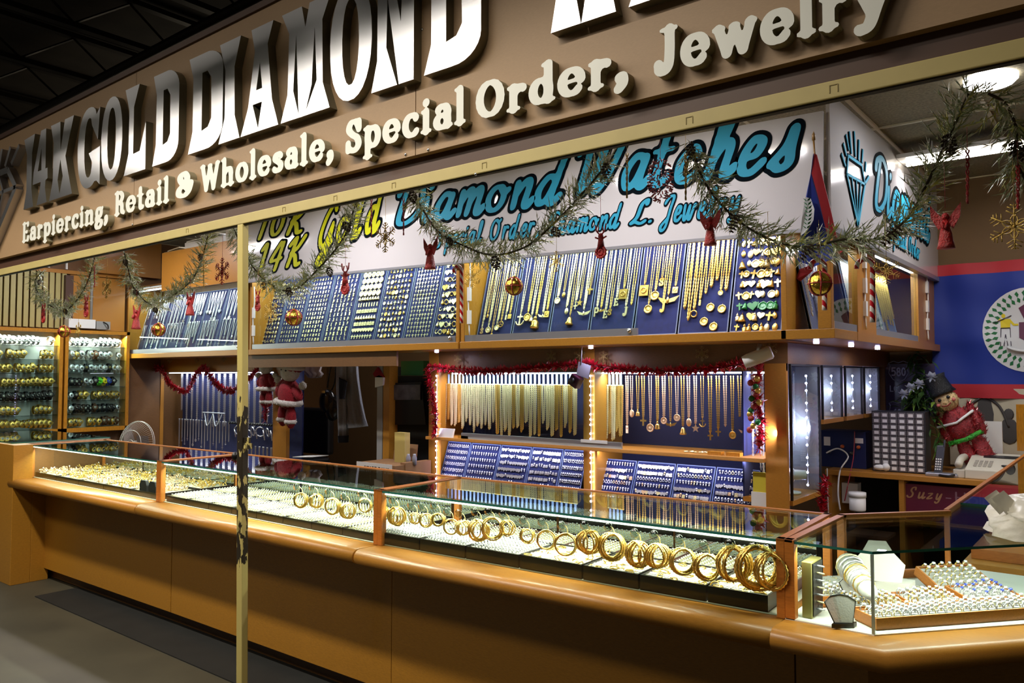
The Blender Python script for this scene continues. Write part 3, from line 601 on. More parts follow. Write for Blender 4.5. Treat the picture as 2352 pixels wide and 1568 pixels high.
# ---------------------------------------------------------------- jewellery shapes
def pend_shapes():
    S = {}
    def new(k): S[k] = MB(); S[k].ring((0, 0, -.04), .07, .03, (1, .2, 0), 8, 4); return S[k]
    m = new('heart'); P = [(0, -1), (-.5, -.55), (-.58, -.25), (-.4, -.08), (-.18, -.08), (0, -.24), (.18, -.08), (.4, -.08), (.58, -.25), (.5, -.55)]; m.prism(P, (0, -.1, 0), (1, 0, 0), (0, 0, 1), (0, .14, 0))
    m = new('cross'); P = [(-.1, -.1), (.1, -.1), (.1, -.3), (.38, -.3), (.38, -.5), (.1, -.5), (.1, -1), (-.1, -1), (-.1, -.5), (-.38, -.5), (-.38, -.3), (-.1, -.3)]; m.prism(P, (0, -.08, 0), (1, 0, 0), (0, 0, 1), (0, .1, 0))
    m = new('medal'); m.lathe([(.46, 0), (.5, .06), (.47, .12), (.38, .1), (.36, .07), (.2, .11), (0, .12)], (0, 0, -.56), 14, ax=(0, -1, 0))
    m = new('oval'); m.ball((0, 0, -.55), (.33, .12, .47), 10, 6)
    m = new('star'); P = [(.48*(1 if i % 2 == 0 else .42)*math.sin(i*math.pi/5), -.55+.48*(1 if i % 2 == 0 else .42)*math.cos(i*math.pi/5)) for i in range(10)]; m.prism(P, (0, -.08, 0), (1, 0, 0), (0, 0, 1), (0, .12, 0))
    m = new('figure'); m.ball((0, -.05, -.24), (.14, .12, .16), 8, 5); m.lathe([(.3, -1), (.34, -.9), (.26, -.72), (.3, -.55), (.18, -.4), (.08, -.32)], (0, 0, 0), 8, sm=True)
    m = new('bell'); m.lathe([(.36, -1), (.42, -.92), (.3, -.72), (.24, -.45), (.16, -.25), (.04, -.14)], (0, 0, 0), 10)
    m = new('bar'); m.box(-.16, -.08, -1, .16, .04, -.1); m.ball((0, -.08, -.4), (.1, .06, .16), 6, 4)
    m = new('plate'); m.box(-.36, -.06, -.95, .36, .05, -.14); m.ring((0, -.08, -.54), .2, .05, (0, 1, 0), 10, 4)
    m = new('hoop'); m.ring((0, 0, -.55), .4, .09, (0, 1, .2), 14, 5)
    m = new('shoe'); m.ring((0, 0, -.5), .36, .1, (0, 1, 0), 14, 5, arc=.75)
    m = new('bird'); m.ball((0, -.05, -.5), (.12, .1, .3), 8, 5); P = [(-.95, -.15), (-.1, -.45), (.95, -.15), (.6, -.6), (.1, -.7), (-.1, -.7), (-.6, -.6)]; m.prism(P, (0, -.04, 0), (1, 0, 0), (0, 0, 1), (0, .07, 0))
    m = new('wheel'); m.ring((0, 0, -.55), .42, .07, (0, 1, 0), 16, 5); [m.tube([(0, 0, -.55), (.42*math.sin(a), 0, -.55+.42*math.cos(a))], .045, 4) for a in (0, 2.09, 4.19)]
    m = new('anchor'); m.box(-.05, -.05, -.95, .05, .05, -.1); m.box(-.25, -.05, -.38, .25, .05, -.28); m.ring((0, 0, -.6), .36, .06, (0, 1, 0), 14, 4, arc=.5)
    for ch in 'SJBR': 
        pass
    return {k: v for k, v in S.items()}
PS = pend_shapes()
for ch in 'SJLPE':
    g, a, b = glyph('coop' if ch in 'SJE' else 'sans', ch, .1); m = MB(); m.ring((0, 0, -.04), .07, .03, (1, .2, 0), 8, 4)
    m.put(g, frame((-(a+b)/2*.8, 0, -.95), (.8, 0, 0), (0, 0, .85), 1, (0, -1.2, 0))); PS['initial_'+ch] = m
JADE = mat('green_jade', (26, 130, 62), .25, spec=.8)
PMAT = {'gold': GOLD, 'pale gold': GOLDP, 'silver': SILVER, 'jade': JADE, 'rose gold': GOLDR}
PM = {}
def pmesh(k, c):
    if (k, c) not in PM: PM[(k, c)] = PS[k].mesh('pendant_'+k, PMAT[c])
    return PM[(k, c)]
def basis(o, ux, uv, W_, H_):
    ux = np.array(ux, float); uv = np.array(uv, float); uv /= np.linalg.norm(uv); n = np.cross(ux, uv); return dict(o=np.array(o, float), ux=ux, uv=uv, n=n, W=W_, H=H_)
def bp(B, u, v, off=.0): return B['o']+B['ux']*u*B['W']+B['uv']*v*B['H']+B['n']*off
def board(B, label, name='display_board', vel=None, edge=None, group=None):
    c = bp(B, .5, 0); t = thing(name, label, 'display board', c, group)
    e = .006; MB().slab(bp(B, 0, 0, -.012), B['ux']*B['W'], B['uv']*B['H'], B['n']*.012).build('velvet_panel', vel or VELVET, t)
    f = MB(); W_, H_ = B['W'], B['H']
    for u, v, du, dv in ((0, 0, e, H_), (W_-e, 0, e, H_), (0, 0, W_, e), (0, H_-e, W_, e)):
        f.slab(B['o']+B['ux']*u+B['uv']*v-B['n']*.013, B['ux']*du, B['uv']*dv, B['n']*.018)
    f.build('edge_frame', edge or BLUEG, t); return t
def onb(B, u, v, s, roll=0, off=.006):
    R = np.stack([B['ux'], -B['n'], B['uv']], 1)@rot('Y', roll); return MR(bp(B, u, v, off), R, s)
def place_pendant(B, u, v, s, k, c, label, group, roll=0):
    inst(pmesh(k, c), 'pendant', onb(B, u, v, s, roll), label, 'pendant', group)
KN = dict(heart='heart', cross='cross', medal='round medal', oval='oval medal', star='star', figure='little figure', bell='bell shaped', bar='bar', plate='square plate', hoop='hoop', shoe='horseshoe', bird='winged bird', wheel='ringed wheel', anchor='anchor')
def chain_path(w, L, vee, wob=0.):
    n = max(10, min(46, int(L/.0075))); L_ = [(-w/2+(w/2-.004)*(t**2 if not vee else t**1.2), 0, -L*t) for t in np.linspace(0, .97, n)]
    bot = [(-.003, -.001, -L*.993), (0, -.002, -L), (.003, -.001, -L*.993)]
    R = [(-x+wob*abs(z), y, z) for x, y, z in L_[::-1]]; return [(x-wob*0, y, z) for x, y, z in L_]+bot+R
def add_chain(mb, M4, w, L, r, vee=True, mod=.35, m=0, wob=0.):
    P = chain_path(w, L, vee, wob); k = len(P); t = MB().tube(P, [r*(1+(mod if j % 2 else -mod)) for j in range(k)], 4, m); mb.put(t.T(), M4)
def chain(B, u, v, L, w, r, c, label, group, pend=None, ps=.03, pc=None, vee=True, mod=.35, off=.012, name='chain_necklace', multi=1):
    mb = MB(); M4 = onb(B, u, v, 1, 0, off)
    for q in range(multi):
        D = np.eye(4); D[0, 3] = (q-(multi-1)/2)*w*.22; D[1, 3] = -q*.0015; add_chain(mb, M4@D, w*random.uniform(.75, 1.1), L*random.uniform(.9, 1) if q else L, r, vee, mod)
    o = mb.build(name, PMAT[c], label=label, cat='necklace', group=group)
    if pend:
        T = MB(); A = M4.copy(); A[:3, 3] += -B['uv']*L; A[:3, :3] *= ps; T.put(PS[pend].T(), A); T.build('pendant', PMAT[pc or c], o, plabel=(pc or c)+' '+KN.get(pend, 'initial')+' pendant')
    return o
def rows_of_pendants(B, bname, rows, cols, kinds, cols_, size, indiv, top=.95, bot=.04, jit=.1, group=None, rowkinds=None, rowcol=None):
    st = MB() if not indiv else None; side = []; 
    for r in range(rows):
        v = top-(top-bot-.03)*r/(rows-1) if rows > 1 else top
        for q in range(cols):
            u = .07+.86*(q+.5)/cols+random.uniform(-jit, jit)*.5/cols; k = (rowkinds[r % len(rowkinds)] if rowkinds else random.choice(kinds)); c = rowcol.get(r, random.choice(cols_)) if rowcol else random.choice(cols_)
            s = size*random.uniform(.8, 1.15); ro = random.uniform(-.18, .18)
            if indiv: place_pendant(B, u, v, s, k, c, f'{c} {KN.get(k, "initial letter")} pendant, {ORD(q+1)} in {ORD(r+1)} row of {bname}', group or 'pendants on '+bname, ro)
            else: st.put(PS[k].T(), onb(B, u, v, s, ro))
    return st
# ---------------------------------------------------------------- upper cabinets
YU = 4.3
XU = lambda px, py=700: at(px, py, Y=YU)[0]
def upper(x0, x1, label, e, door_to=None, extra=None):
    t = thing('wall_cabinet', label, 'cabinet', ((x0+x1)/2, 4.5, 1.70), 'upper glass fronted cabinets')
    MB().box(x0, YU+.0, 1.70, x1, 4.74, 1.752).build('bottom_shelf', WOOD, t, bevel=.003)
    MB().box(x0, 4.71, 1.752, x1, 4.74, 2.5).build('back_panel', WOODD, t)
    for x in (x0, x1-.03): MB().box(x, YU+.01, 1.752, x+.03, 4.72, 2.5).build('side_panel', WOOD, t, bevel=.002)
    if door_to:
        MB().box(x0+.035, YU+.015, 1.755, door_to, YU+.033, 1.80).build('door_rail', ALU, t)
        MB().box(x0+.035, YU+.022, 1.80, door_to, YU+.026, 2.5).build('sliding_glass', GLASS, t)
        MB().lathe([(.016, 0), (.016, .012), (.01, .02), (0, .022)], (door_to-.05, YU+.015, 1.785), 10, ax=(0, -1, 0)).build('door_lock', CHROME, t)
    ls = t
    MB().box(x0+.05, YU+.08, 2.47, x1-.05, YU+.1, 2.485).build('light_strip', STRIPW, t)
    area('strip_light', ((x0+x1)/2, YU+.09, 2.46), (x1-x0-.15, .03), rot('X', .25), e, (.97, .96, 1), t)
    return t
cabL = upper(-9.15, -6.72, 'upper glass cabinet at the far left holding silver chains', 12, -6.80)
cabM = upper(-6.66, -3.94, 'middle upper glass cabinet packed with boards of pendants', 17, -3.98)
cabR = upper(-3.92, -1.50, 'right upper glass cabinet with gold chains hanging on blue boards', 20, -2.44)
MB().box(-1.53, YU+.0, 1.70, -1.245, 4.74, 1.752).box(-1.33, YU, 1.752, -1.26, YU+.05, 2.34).build('corner_shelf', WOOD, label='wooden corner shelf and post where the cabinets turn to the back', cat='shelf', bevel=.002)
# boards
def rowboards(pxs, pys, z0, z1, y0, y1, names, grp):
    out = []
    for i in range(len(pxs)-1):
        a = at(pxs[i], pys, Y=y0)[0]; b = at(pxs[i+1], pys, Y=y0)[0]
        B = basis((a+.006, y0, z0), (1, 0, 0), (0, y1-y0, z1-z0), b-a-.012, math.hypot(z1-z0, y1-y0))
        board(B, names[i], group=grp); out.append(B)
    return out
mid_names = ['blue board of gold charms nearest the steel post', 'narrow blue board of tiny name pendants', 'blue board of word pendants beside the name board', 'blue board of large letters and words', 'blue board topped with big round medals', 'blue board of mixed saints and figures', 'blue board of small crosses', 'blue board of hoops and hearts by the wood divider']
MBs = rowboards([593, 633, 682, 735, 797, 856, 923, 989, 1056], 790, 1.757, 2.44, 4.42, 4.60, mid_names, 'blue pendant boards in the middle upper cabinet')
short = ['charm board by the steel post', 'tiny name board', 'word board', 'large letter board', 'round medal board', 'saints board', 'small cross board', 'hoops and hearts board']
kk = [['heart', 'oval', 'shoe', 'bird'], ['initial_E', 'bar', 'initial_L', 'plate'], ['initial_E', 'initial_S', 'initial_P', 'plate'], ['initial_S', 'initial_E', 'initial_L', 'initial_P', 'initial_J'], ['medal'], ['figure', 'bell', 'medal', 'oval', 'cross'], ['cross'], ['hoop', 'heart', 'star', 'shoe', 'figure']]
for i, B in enumerate(MBs):
    rows, cols = [(15, 5), (16, 7), (16, 7), (15, 6), (12, 6), (14, 7), (19, 8), (11, 6)][i]; size = [.036, .026, .028, .036, .046, .036, .028, .046][i]
    indiv = i in (5, 7); rk = [['medal'], ['medal'], ['medal'], ['medal'], ['bar', 'bell'], ['bell'], ['plate'], ['heart'], ['plate'], ['bar'], ['cross'], ['figure']] if i == 4 else None
    if i == 4:
        for r in range(12):
            v = .96-.9*r/11; n = 5 if r < 4 else 8; k = ['medal', 'medal', 'medal', 'medal', 'bell', 'bar', 'plate', 'bell', 'plate', 'heart', 'cross', 'figure'][r]
            for q in range(n): place_pendant(B, .08+.84*(q+.5)/n, v, (.056 if r < 4 else .038), k, 'pale gold', f'pale gold {KN[k]} pendant, {ORD(q+1)} in {ORD(r+1)} row of round medal board', 'pendants on round medal board', random.uniform(-.1, .1))
        continue
    st = rows_of_pendants(B, short[i], rows, cols, kk[i], ['pale gold', 'gold', 'pale gold'] if indiv else ['pale gold'], size, indiv)
    if st: tag(st.build('tiny_pendants', GOLDP), 'many tiny pale gold pendants pinned on the '+short[i], 'pendants', kind='stuff')
# right boards: chains with pendants
rn = ['blue board of thin chains with small pendants beside the divider', 'blue board of rope chains with big medallions', 'blue board of plain chains above a bird pendant', 'blue board with letter pendants and a rectangular plate', 'blue board with shield pendant right of the glass door', 'blue board of thick link chains and four coins', 'blue board crowded with charms and green jade']
RBs = rowboards([1092, 1173, 1259, 1351, 1453, 1555, 1674, 1798], 770, 1.757, 2.42, 4.42, 4.60, rn, 'blue boards in the right upper cabinet')
rs = ['thin chain board', 'medallion board', 'bird pendant board', 'letter pendant board', 'shield board', 'thick chain board', 'jade board']
def H(y, y0, y1): return (y-y0)/(y1-y0)
spec = [
 [(.15, .87, 'initial_S', .05, .003), (.24, .70, 'oval', .034, .003), (.34, .86, 'medal', .05, .003), (.46, .93, 'oval', .05, .003), (.58, .84, 'medal', .042, .003), (.68, .8, 'wheel', .052, .0035), (.8, .73, 'bar', .04, .003), (.9, .72, 'plate', .042, .004)],
 [(.18, .76, 'anchor', .1, .0045), (.38, .74, 'medal', .062, .006), (.5, .76, 'figure', .05, .006), (.62, .8, 'figure', .1, .007), (.8, .74, 'bird', .05, .006), (.9, .72, 'plate', .055, .006)],
 [(.1, .58, 'medal', .05, .0035), (.24, .52, 'oval', .045, .0035), (.38, .7, 'oval', .05, .0035), (.5, .8, 'bell', .07, .0035), (.6, .66, 'cross', .04, .003), (.7, .62, 'star', .055, .003), (.84, .74, 'bird', .06, .004), (.92, .5, 'cross', .06, .003)],
 [(.12, .73, 'initial_P', .075, .005), (.22, .72, 'bird', .04, .005), (.34, .76, 'initial_E', .06, .005), (.44, .74, 'initial_S', .05, .004), (.56, .64, 'initial_E', .06, .005), (.7, .56, 'plate', .085, .005), (.8, .74, 'initial_J', .07, .005), (.92, .68, None, 0, .005)],
 [(.14, .54, 'plate', .09, .005), (.3, .73, 'medal', .06, .004), (.42, .6, 'medal', .066, .006), (.54, .47, 'initial_S', .06, .004), (.64, .72, 'initial_J', .075, .006), (.74, .66, 'bird', .08, .006), (.88, .56, 'plate', .05, .005)],
 [(.1, .75, None, 0, .009), (.2, .86, None, 0, .008), (.3, .8, 'hoop', .05, .008), (.4, .7, 'bar', .04, .007), (.5, .62, None, 0, .006), (.6, .56, None, 0, .009), (.7, .5, None, 0, .009), (.8, .62, 'medal', .034, .006), (.9, .6, None, 0, .009)],
]
for i, S_ in enumerate(spec):
    B = RBs[i]
    for q, (u, L, k, ps, r) in enumerate(S_):
        hl = B['H']*L; w = B['W']*.085; c = 'gold' if i > 3 or q % 2 else 'pale gold'; name_ = KN.get(k, 'initial letter') if k else None
        lab = f'{c} chain with {name_} pendant, {ORD(q+1)} from left on {rs[i]}' if k else f'{"thick " if r > .006 else ""}{c} chain without pendant, {ORD(q+1)} from left on {rs[i]}'
        chain(B, u, .985, hl-(ps*.5 if k else 0), w, r*.75, c, lab, 'gold chains on '+rs[i], k, ps, vee=bool(k), multi=2 if (i in (0, 2) and q % 2 == 0) else 1)
for q, (u, v) in enumerate([(.62, .28), (.85, .26), (.52, .15), (.72, .1)]):
    place_pendant(RBs[5], u, v, .055, 'medal', 'gold', f'gold coin pendant low on the thick chain board, {["upper left","upper right","lower left","lower right"][q]} of four', 'coin pendants on thick chain board')
rows_of_pendants(RBs[6], 'jade board', 10, 7, ['figure', 'bell', 'heart', 'oval', 'cross', 'medal'], ['gold', 'gold', 'pale gold'], .052, True, top=.95, rowkinds=None, rowcol={7: 'jade'}, jit=.5)
# left upper: silver boards
ln = ['left end board of short silver chains', 'silver chain board beside the left end board', 'silver board with hanging red figure before it', 'silver board of thin crosses', 'silver board left of the dark gap', 'silver board of beaded chains', 'silver board touching the steel post']
LBs = rowboards([290, 326, 364, 412, 446, 490, 545], 800, 1.757, 2.42, 4.42, 4.60, ln, 'blue boards of silver in the left upper cabinet')
for i, B in enumerate(LBs):
    n = 5
    for q in range(n):
        L = B['H']*random.choice([.3, .42, .5]); k = random.choice(['cross', 'medal', 'heart', 'figure', None])
        chain(B, .1+.82*(q+.5)/n, .97, L, B['W']*.12, .0045, 'silver', f'silver chain, {ORD(q+1)} from left upper row, {ln[i]}', 'silver chains in the left upper cabinet', k, .045, vee=True)
        L2 = B['H']*random.choice([.26, .36, .4])
        chain(B, .1+.82*(q+.5)/n, .5, L2, B['W']*.12, .0045, 'silver', f'silver chain, {ORD(q+1)} from left lower row, {ln[i]}', 'silver chains in the left upper cabinet', random.choice(['cross', 'star', 'oval', None]), .045)
# panel over the left cabinet, papers stored on top
p0 = XU(376, 600); lp = MB(); lp.box(p0, YU-.02, 2.42, -6.68, YU, 2.84); lp.build('cabinet_header', WOODX, label='wide honey wood header panel over the left silver cabinet', cat='panel')
MB().box(-9.15, YU+.01, 2.50, -6.7, 4.74, 2.52).build('top_board', WOODD, label='plain board closing the top of the left cabinet', cat='panel')
for i, (a, b, h, l) in enumerate([(-8.45, -8.1, .36, 'white slanted cardboard sheet stored on top of the left cabinet'), (-8.05, -7.3, .42, 'large white paper box stored above the wood header'), (-7.25, -6.9, .5, 'pale wrapped roll stored beside the white paper box')]):
    mb = MB(); mb.slab((a, 4.4, 2.52), (b-a, .0, 0), (.06, .25, 0), (-.05*(i == 0), 0, h)); mb.slab((a+.05, 4.39, 2.52+h), (b-a-.1, 0, .02), (.05, .24, 0), (0, 0, .01))
    mb.build('stored_box', [WHT, PAPER, PAPER][i] if i != 0 else mat('cream_card', (214, 200, 170), .7), label=l, cat='box')
area('storage_light', (-7.6, 4.6, 3.05), (1.2, .2), np.eye(3), 6, (.85, .85, 1))
# ---------------------------------------------------------------- painted sign over the cabinets
SIGNW = mat('glossy_white_sign', (206, 202, 202), .12, spec=.6, coat=.5)
sg = thing('shop_sign', 'white painted sign reading Gold Diamond Watches above the cabinets', 'sign', (-4, 4.27, 2.3))
MB().prism([(-6.72, 2.405), (-1.285, 2.29), (-1.275, 2.915), (-6.72, 3.06)], (0, 4.265, 0), (1, 0, 0), (0, 0, 1), (0, .02, 0)).build('sign_panel', SIGNW, sg)
MB().prism([(-6.72, 2.39), (-1.285, 2.272), (-1.285, 2.292), (-6.72, 2.408)], (0, 4.258, 0), (1, 0, 0), (0, 0, 1), (0, .03, 0)).build('bottom_channel', ALU, sg)
YEL = mat('yellow_sign_paint', (196, 198, 12), .6, spec=.2); TEAL = mat('teal_sign_paint', (44, 148, 178), .6, spec=.2); INK = mat('black_sign_outline', (8, 16, 22), .9, spec=.05)
def signword(par, word, a, b, cap, m, plane=dict(Y=4.264), n=(0, -1, 0), font='scri', grow=.04, gap=-.03):
    A = at(*a, **plane); Bp = at(*b, **plane); L = np.linalg.norm(Bp-A); ux = (Bp-A)/L
    o = MB(); write(o, font, word, A, ux, (0, 0, 1), n, L, cap, grow=.065, lift=.002, depth=.002, gap=gap); o.build('word_outline', INK, par)
    o = MB(); write(o, font, word, A, ux, (0, 0, 1), n, L, cap, grow=.0, lift=.0045, depth=.002, gap=gap); o.build('painted_word', m, par, plabel=('yellow' if m is YEL else 'teal')+' painted word '+word.strip(',.'))
signword(sg, '10K', (593, 551), (712, 532), .25, YEL, gap=.02); signword(sg, '14K', (594, 626), (706, 606), .26, YEL, gap=.02)
signword(sg, 'Gold', (725, 575), (884, 524), .36, YEL); signword(sg, 'Diamond', (910, 518), (1310, 462), .33, TEAL); signword(sg, 'Watches', (1325, 450), (1842, 385), .36, TEAL)
signword(sg, 'Special', (998, 570), (1112, 556), .15, TEAL); signword(sg, 'Order,', (1126, 554), (1240, 540), .16, TEAL); signword(sg, 'Diamond', (1262, 540), (1430, 522), .15, TEAL)
signword(sg, 'L.', (1446, 517), (1498, 512), .15, TEAL); signword(sg, 'Jewelry', (1514, 514), (1702, 488), .16, TEAL)
ss = thing('side_shop_sign', 'white sign with teal diamond emblem on the side facing the corner', 'sign', (-1.27, 5.7, 2.29))
MB().prism([(4.30, 2.30), (7.18, 2.30), (7.18, 3.06), (4.30, 3.02)], (-1.27, 0, 0), (0, 1, 0), (0, 0, 1), (.02, 0, 0)).build('sign_panel', SIGNW, ss)
MB().box(-1.285, 4.3, 2.27, -1.24, 7.18, 2.302).build('bottom_channel', ALU, ss)
PX = dict(X=-1.248)
signword(ss, 'Diamond', (2008, 478), (2139, 560), .36, TEAL, PX, (1, 0, 0)); signword(ss, 'Special', (2042, 554), (2082, 578), .13, TEAL, PX, (1, 0, 0)); signword(ss, 'Order', (2086, 580), (2112, 598), .13, TEAL, PX, (1, 0, 0))
em = MB()
def ybar(a, b, w, m=0, x=-1.247):
    a, b = np.array(a, float), np.array(b, float); d = (b-a)/np.linalg.norm(b-a); n = np.array([-d[1], d[0]])*w
    em.prism([tuple(a+n), tuple(a-n), tuple(b-n), tuple(b+n)], (x, 0, 0), (0, 1, 0), (0, 0, 1), (.003, 0, 0), m)
T = [at(*p, X=-1.25)[1:] for p in [(1968, 520), (1942, 400), (1945, 358), (1976, 380), (1984, 424)]]
for x, w, m in ((-1.247, .016, 1), (-1.2435, .009, 0)):
    for i in range(5): ybar(T[i], T[(i+1) % 5], w, m, x)
    for f in (.25, .5, .75): ybar(T[0], T[1]*(1-f)+T[4]*f, w*.7, m, x); 
    ybar(T[1], T[4], w*.8, m, x)
    for i, (a, b) in enumerate([((1939, 382), (1930, 354)), ((1941, 358), (1934, 330)), ((1947, 346), (1940, 310)), ((1953, 354), (1948, 302)), ((1962, 360), (1959, 302)), ((1969, 368), (1970, 322)), ((1977, 374), (1979, 344)), ((1985, 395), (1986, 373)), ((1985, 420), (1993, 406))]):
        ybar(at(*a, X=-1.25)[1:], at(*b, X=-1.25)[1:], w*.9, m, x)
em.build('diamond_emblem', [TEAL, INK], ss)
# side-facing upper windows
sc = thing('side_cabinet', 'glass fronted cabinet side with chains facing the corner counter', 'cabinet', (-1.45, 5.8, 1.752))
MB().box(-1.66, 4.745, 1.7, -1.245, 7.18, 1.752).build('bottom_shelf', WOODX, sc)
Ys = [at(px, 700, X=-1.29)[1] for px in (1912, 1966, 2008, 2106, 2145)]
for _a, _b in ((Ys[1], Ys[2]), (Ys[3], 7.18)): MB().box(-1.33, _a, 1.752, -1.28, _b, 2.3).build('wood_divider', WOODX, sc)
MB().box(-1.30, Ys[0]+.02, 1.76, -1.296, Ys[1], 2.3).build('glass_pane', GLASS, sc); MB().box(-1.30, Ys[2], 1.76, -1.296, Ys[3], 2.3).build('glass_pane', GLASS, sc)
MB().box(-1.31, Ys[2], 1.755, -1.285, Ys[3], 1.80).build('door_rail', ALU, sc); MB().box(-1.31, Ys[0]+.02, 1.755, -1.285, Ys[1], 1.80).build('door_rail', ALU, sc)
MB().box(-1.33, Ys[2], 2.28, -1.31, Ys[3], 2.292).build('light_strip', STRIPW, sc)
area('strip_light', (-1.36, 5.7, 2.27), (2.4, .03), rot('Z', math.pi/2)@rot('X', .3), 12, (.95, .96, 1), sc)
MB().box(-1.68, 4.74, 1.752, -1.66, 7.2, 2.5).build('back_panel', WOODD, sc)
for i, (a, b, lab) in enumerate([(Ys[0]+.05, Ys[1], 'blue chain board behind the narrow side window'), (Ys[2]+.02, (Ys[2]+Ys[3])/2+.15, 'blue board of silver chains in the wide side window'), ((Ys[2]+Ys[3])/2+.2, Ys[3]-.02, 'blue board of gold chains at the far side window')]):
    B = basis((-1.42, a, 1.757), (0, 1, 0), (-.1, 0, .52), b-a, .53); board(B, lab, group='blue boards behind the side windows')
    n = [6, 14, 6][i]
    for q in range(n):
        c = ['silver', 'silver', 'gold'][i]
        chain(B, (q+.5)/n, .98, .53*random.uniform(.6, .9), .03, .005, c, f'{c} chain, {ORD(q+1)} from left on {lab}', 'chains on '+lab, None, 0, vee=False, multi=2)
for i, (px, lab) in enumerate([(1985, 'white power cord with plug adapters on the side divider'), (2128, 'white power cord with adapters at the far side divider')]):
    y = at(px, 700, X=-1.278)[1]; mb = MB(); mb.tube(smooth([(-1.272, y, 2.29), (-1.27, y+.02, 2.1), (-1.272, y-.01, 1.95), (-1.27, y, 1.78)], 5), .006, 5)
    for z in (2.15, 2.0, 1.86): mb.box(-1.28, y-.02, z, -1.262, y+.02, z+.09)
    mb.build('power_cord', WHT, label=lab, cat='cord')
for i, (px, lab) in enumerate([(1080, 'white power cord on the wood divider by the gold chains'), (585, 'white power cord on the divider right of the steel post')]):
    x = XU(px); mb = MB(); mb.tube(smooth([(x, 4.292, 2.35), (x+.01, 4.29, 2.2), (x-.01, 4.29, 2.05), (x, 4.292, 1.8)], 5), .006, 5)
    for z in (2.05, 1.88): mb.box(x-.014, 4.28, z, x+.014, 4.3, z+.1)
    mb.build('power_cord', WHT, label=lab, cat='cord')
for i, (px, py, nm) in enumerate([(1003, 800, 'left rack post'), (1357, 793, 'middle rack post'), (1900, 784, 'cabinet corner'), (1960, 795, 'small lit cases'), (1998, 804, 'engraved glass')]):
    c = [(at(px, py, Y=4.5)[0], 4.5, 1.69)]*2+[(-1.44, 4.62, 1.69), (-1.42, 5.25, 1.69), (-1.42, 5.9, 1.69)]; c = c[i]; t = thing('puck_light', 'small round light under the upper shelf above the '+nm, 'light', c, 'puck lights under the upper shelf'); MB().lathe([(.016, .009), (.016, -.004), (0, -.006)], c, 14).build('lens', LEDW, t); area('puck_glow', (c[0], c[1], c[2]-.012), (.05, .05), np.eye(3), 1.6, (.76, .74, 1), t)
# ---------------------------------------------------------------- lower racks
YL = 4.7; XL = lambda px, Y=YL: at(px, 950, Y=Y)[0]
lc = thing('chain_rack_cabinet', 'lower wooden cabinet with lit chain racks over earring trays', 'cabinet', (-3.1, 4.9, 0))
xa, xb, xc, xd = XL(985), XL(1348), XL(1757), -1.645
for _a, _b in ((xa, xa+.11), (XL(1340), XL(1366)), (XL(1757), xd)): MB().box(_a, YL, 0, _b, YL+.03, 1.70).build('front_post', WOODX, lc)
MB().box(xa, YL+.003, 1.53, xd, YL+.028, 1.699).build('header_board', WOODD, lc)
MB().box(xa, YL-.04, .975, XL(1757), 5.1, 1.0).build('rack_shelf', WOODX, lc, bevel=.003)
MB().box(xa, 5.1, .3, XL(1757), 5.13, 1.7).build('back_panel', VELVETD, lc); MB().box(xa, YL+.02, .3, XL(1757), 5.1, .6).build('base_box', WOODD, lc)
MB().box(XL(1345), YL+.03, .6, XL(1362), 5.1, 1.53).build('middle_divider', WOODX, lc); MB().box(xa, YL+.03, 0, xa+.02, 5.1, 1.7).build('side_panel', WOODX, lc)
MB().box(XL(1065), YL-.03, 1.0, XL(1432), YL-.012, 1.045).build('door_rail', ALU, lc)
MB().box(XL(1065), YL-.024, 1.045, XL(1432), YL-.019, 1.53).build('sliding_glass', GLASS, lc)
MB().box(XL(1340), YL-.036, 1.03, XL(1400), YL-.03, 1.052).build('price_strip', WHT, lc)
MB().box(xa+.15, YL+.12, 1.515, XL(1757), YL+.14, 1.525).build('light_strip', STRIPW, lc)
area('strip_light', ((xa+xc)/2, YL+.13, 1.51), (xc-xa-.2, .03), rot('X', .3), 20, (.86, .86, 1), lc)
area('strip_light', ((xa+xc)/2, YL+.06, .965), (xc-xa-.2, .03), rot('X', .5), 8, (.82, .82, 1), lc)
led_i = 0
def led_strip(p, q, n, label, facing=(0, -1, 0)):
    p, q, fc = np.array(p, float), np.array(q, float), np.array(facing, float); t = thing('led_strip', label, 'light', (p+q)/2, 'dotted led strips')
    MB().tube([p, q], .003, 4).build('wire', WHT, t); b = MB()
    for i in range(n):
        k = i+(i//3)*.7; kk_ = (n-1)+((n-1)//3)*.7; b.ball(p+(q-p)*k/kk_+fc*.006, .0075, 8, 5)
    b.build('led_dots', LEDW, t)
for i, (px, z0, z1, n) in enumerate([(1003, 1.02, 1.5, 12), (1003, .62, .96, 9), (1357, 1.02, 1.5, 12), (1357, .62, .96, 9)]):
    x = XL(px, YL-.01); led_strip((x, YL-.008, z1), (x, YL-.008, z0), n, ['upper led strip on the left post of the chain rack', 'lower led strip on the left post below the shelf', 'upper led strip on the middle post of the chain rack', 'lower led strip on the middle post below the shelf'][i])
    area('led_glow', (x+.03, YL-.02, (z0+z1)/2), (.02, z1-z0), rot('X', math.pi/2), .6, (.7, .68, 1))
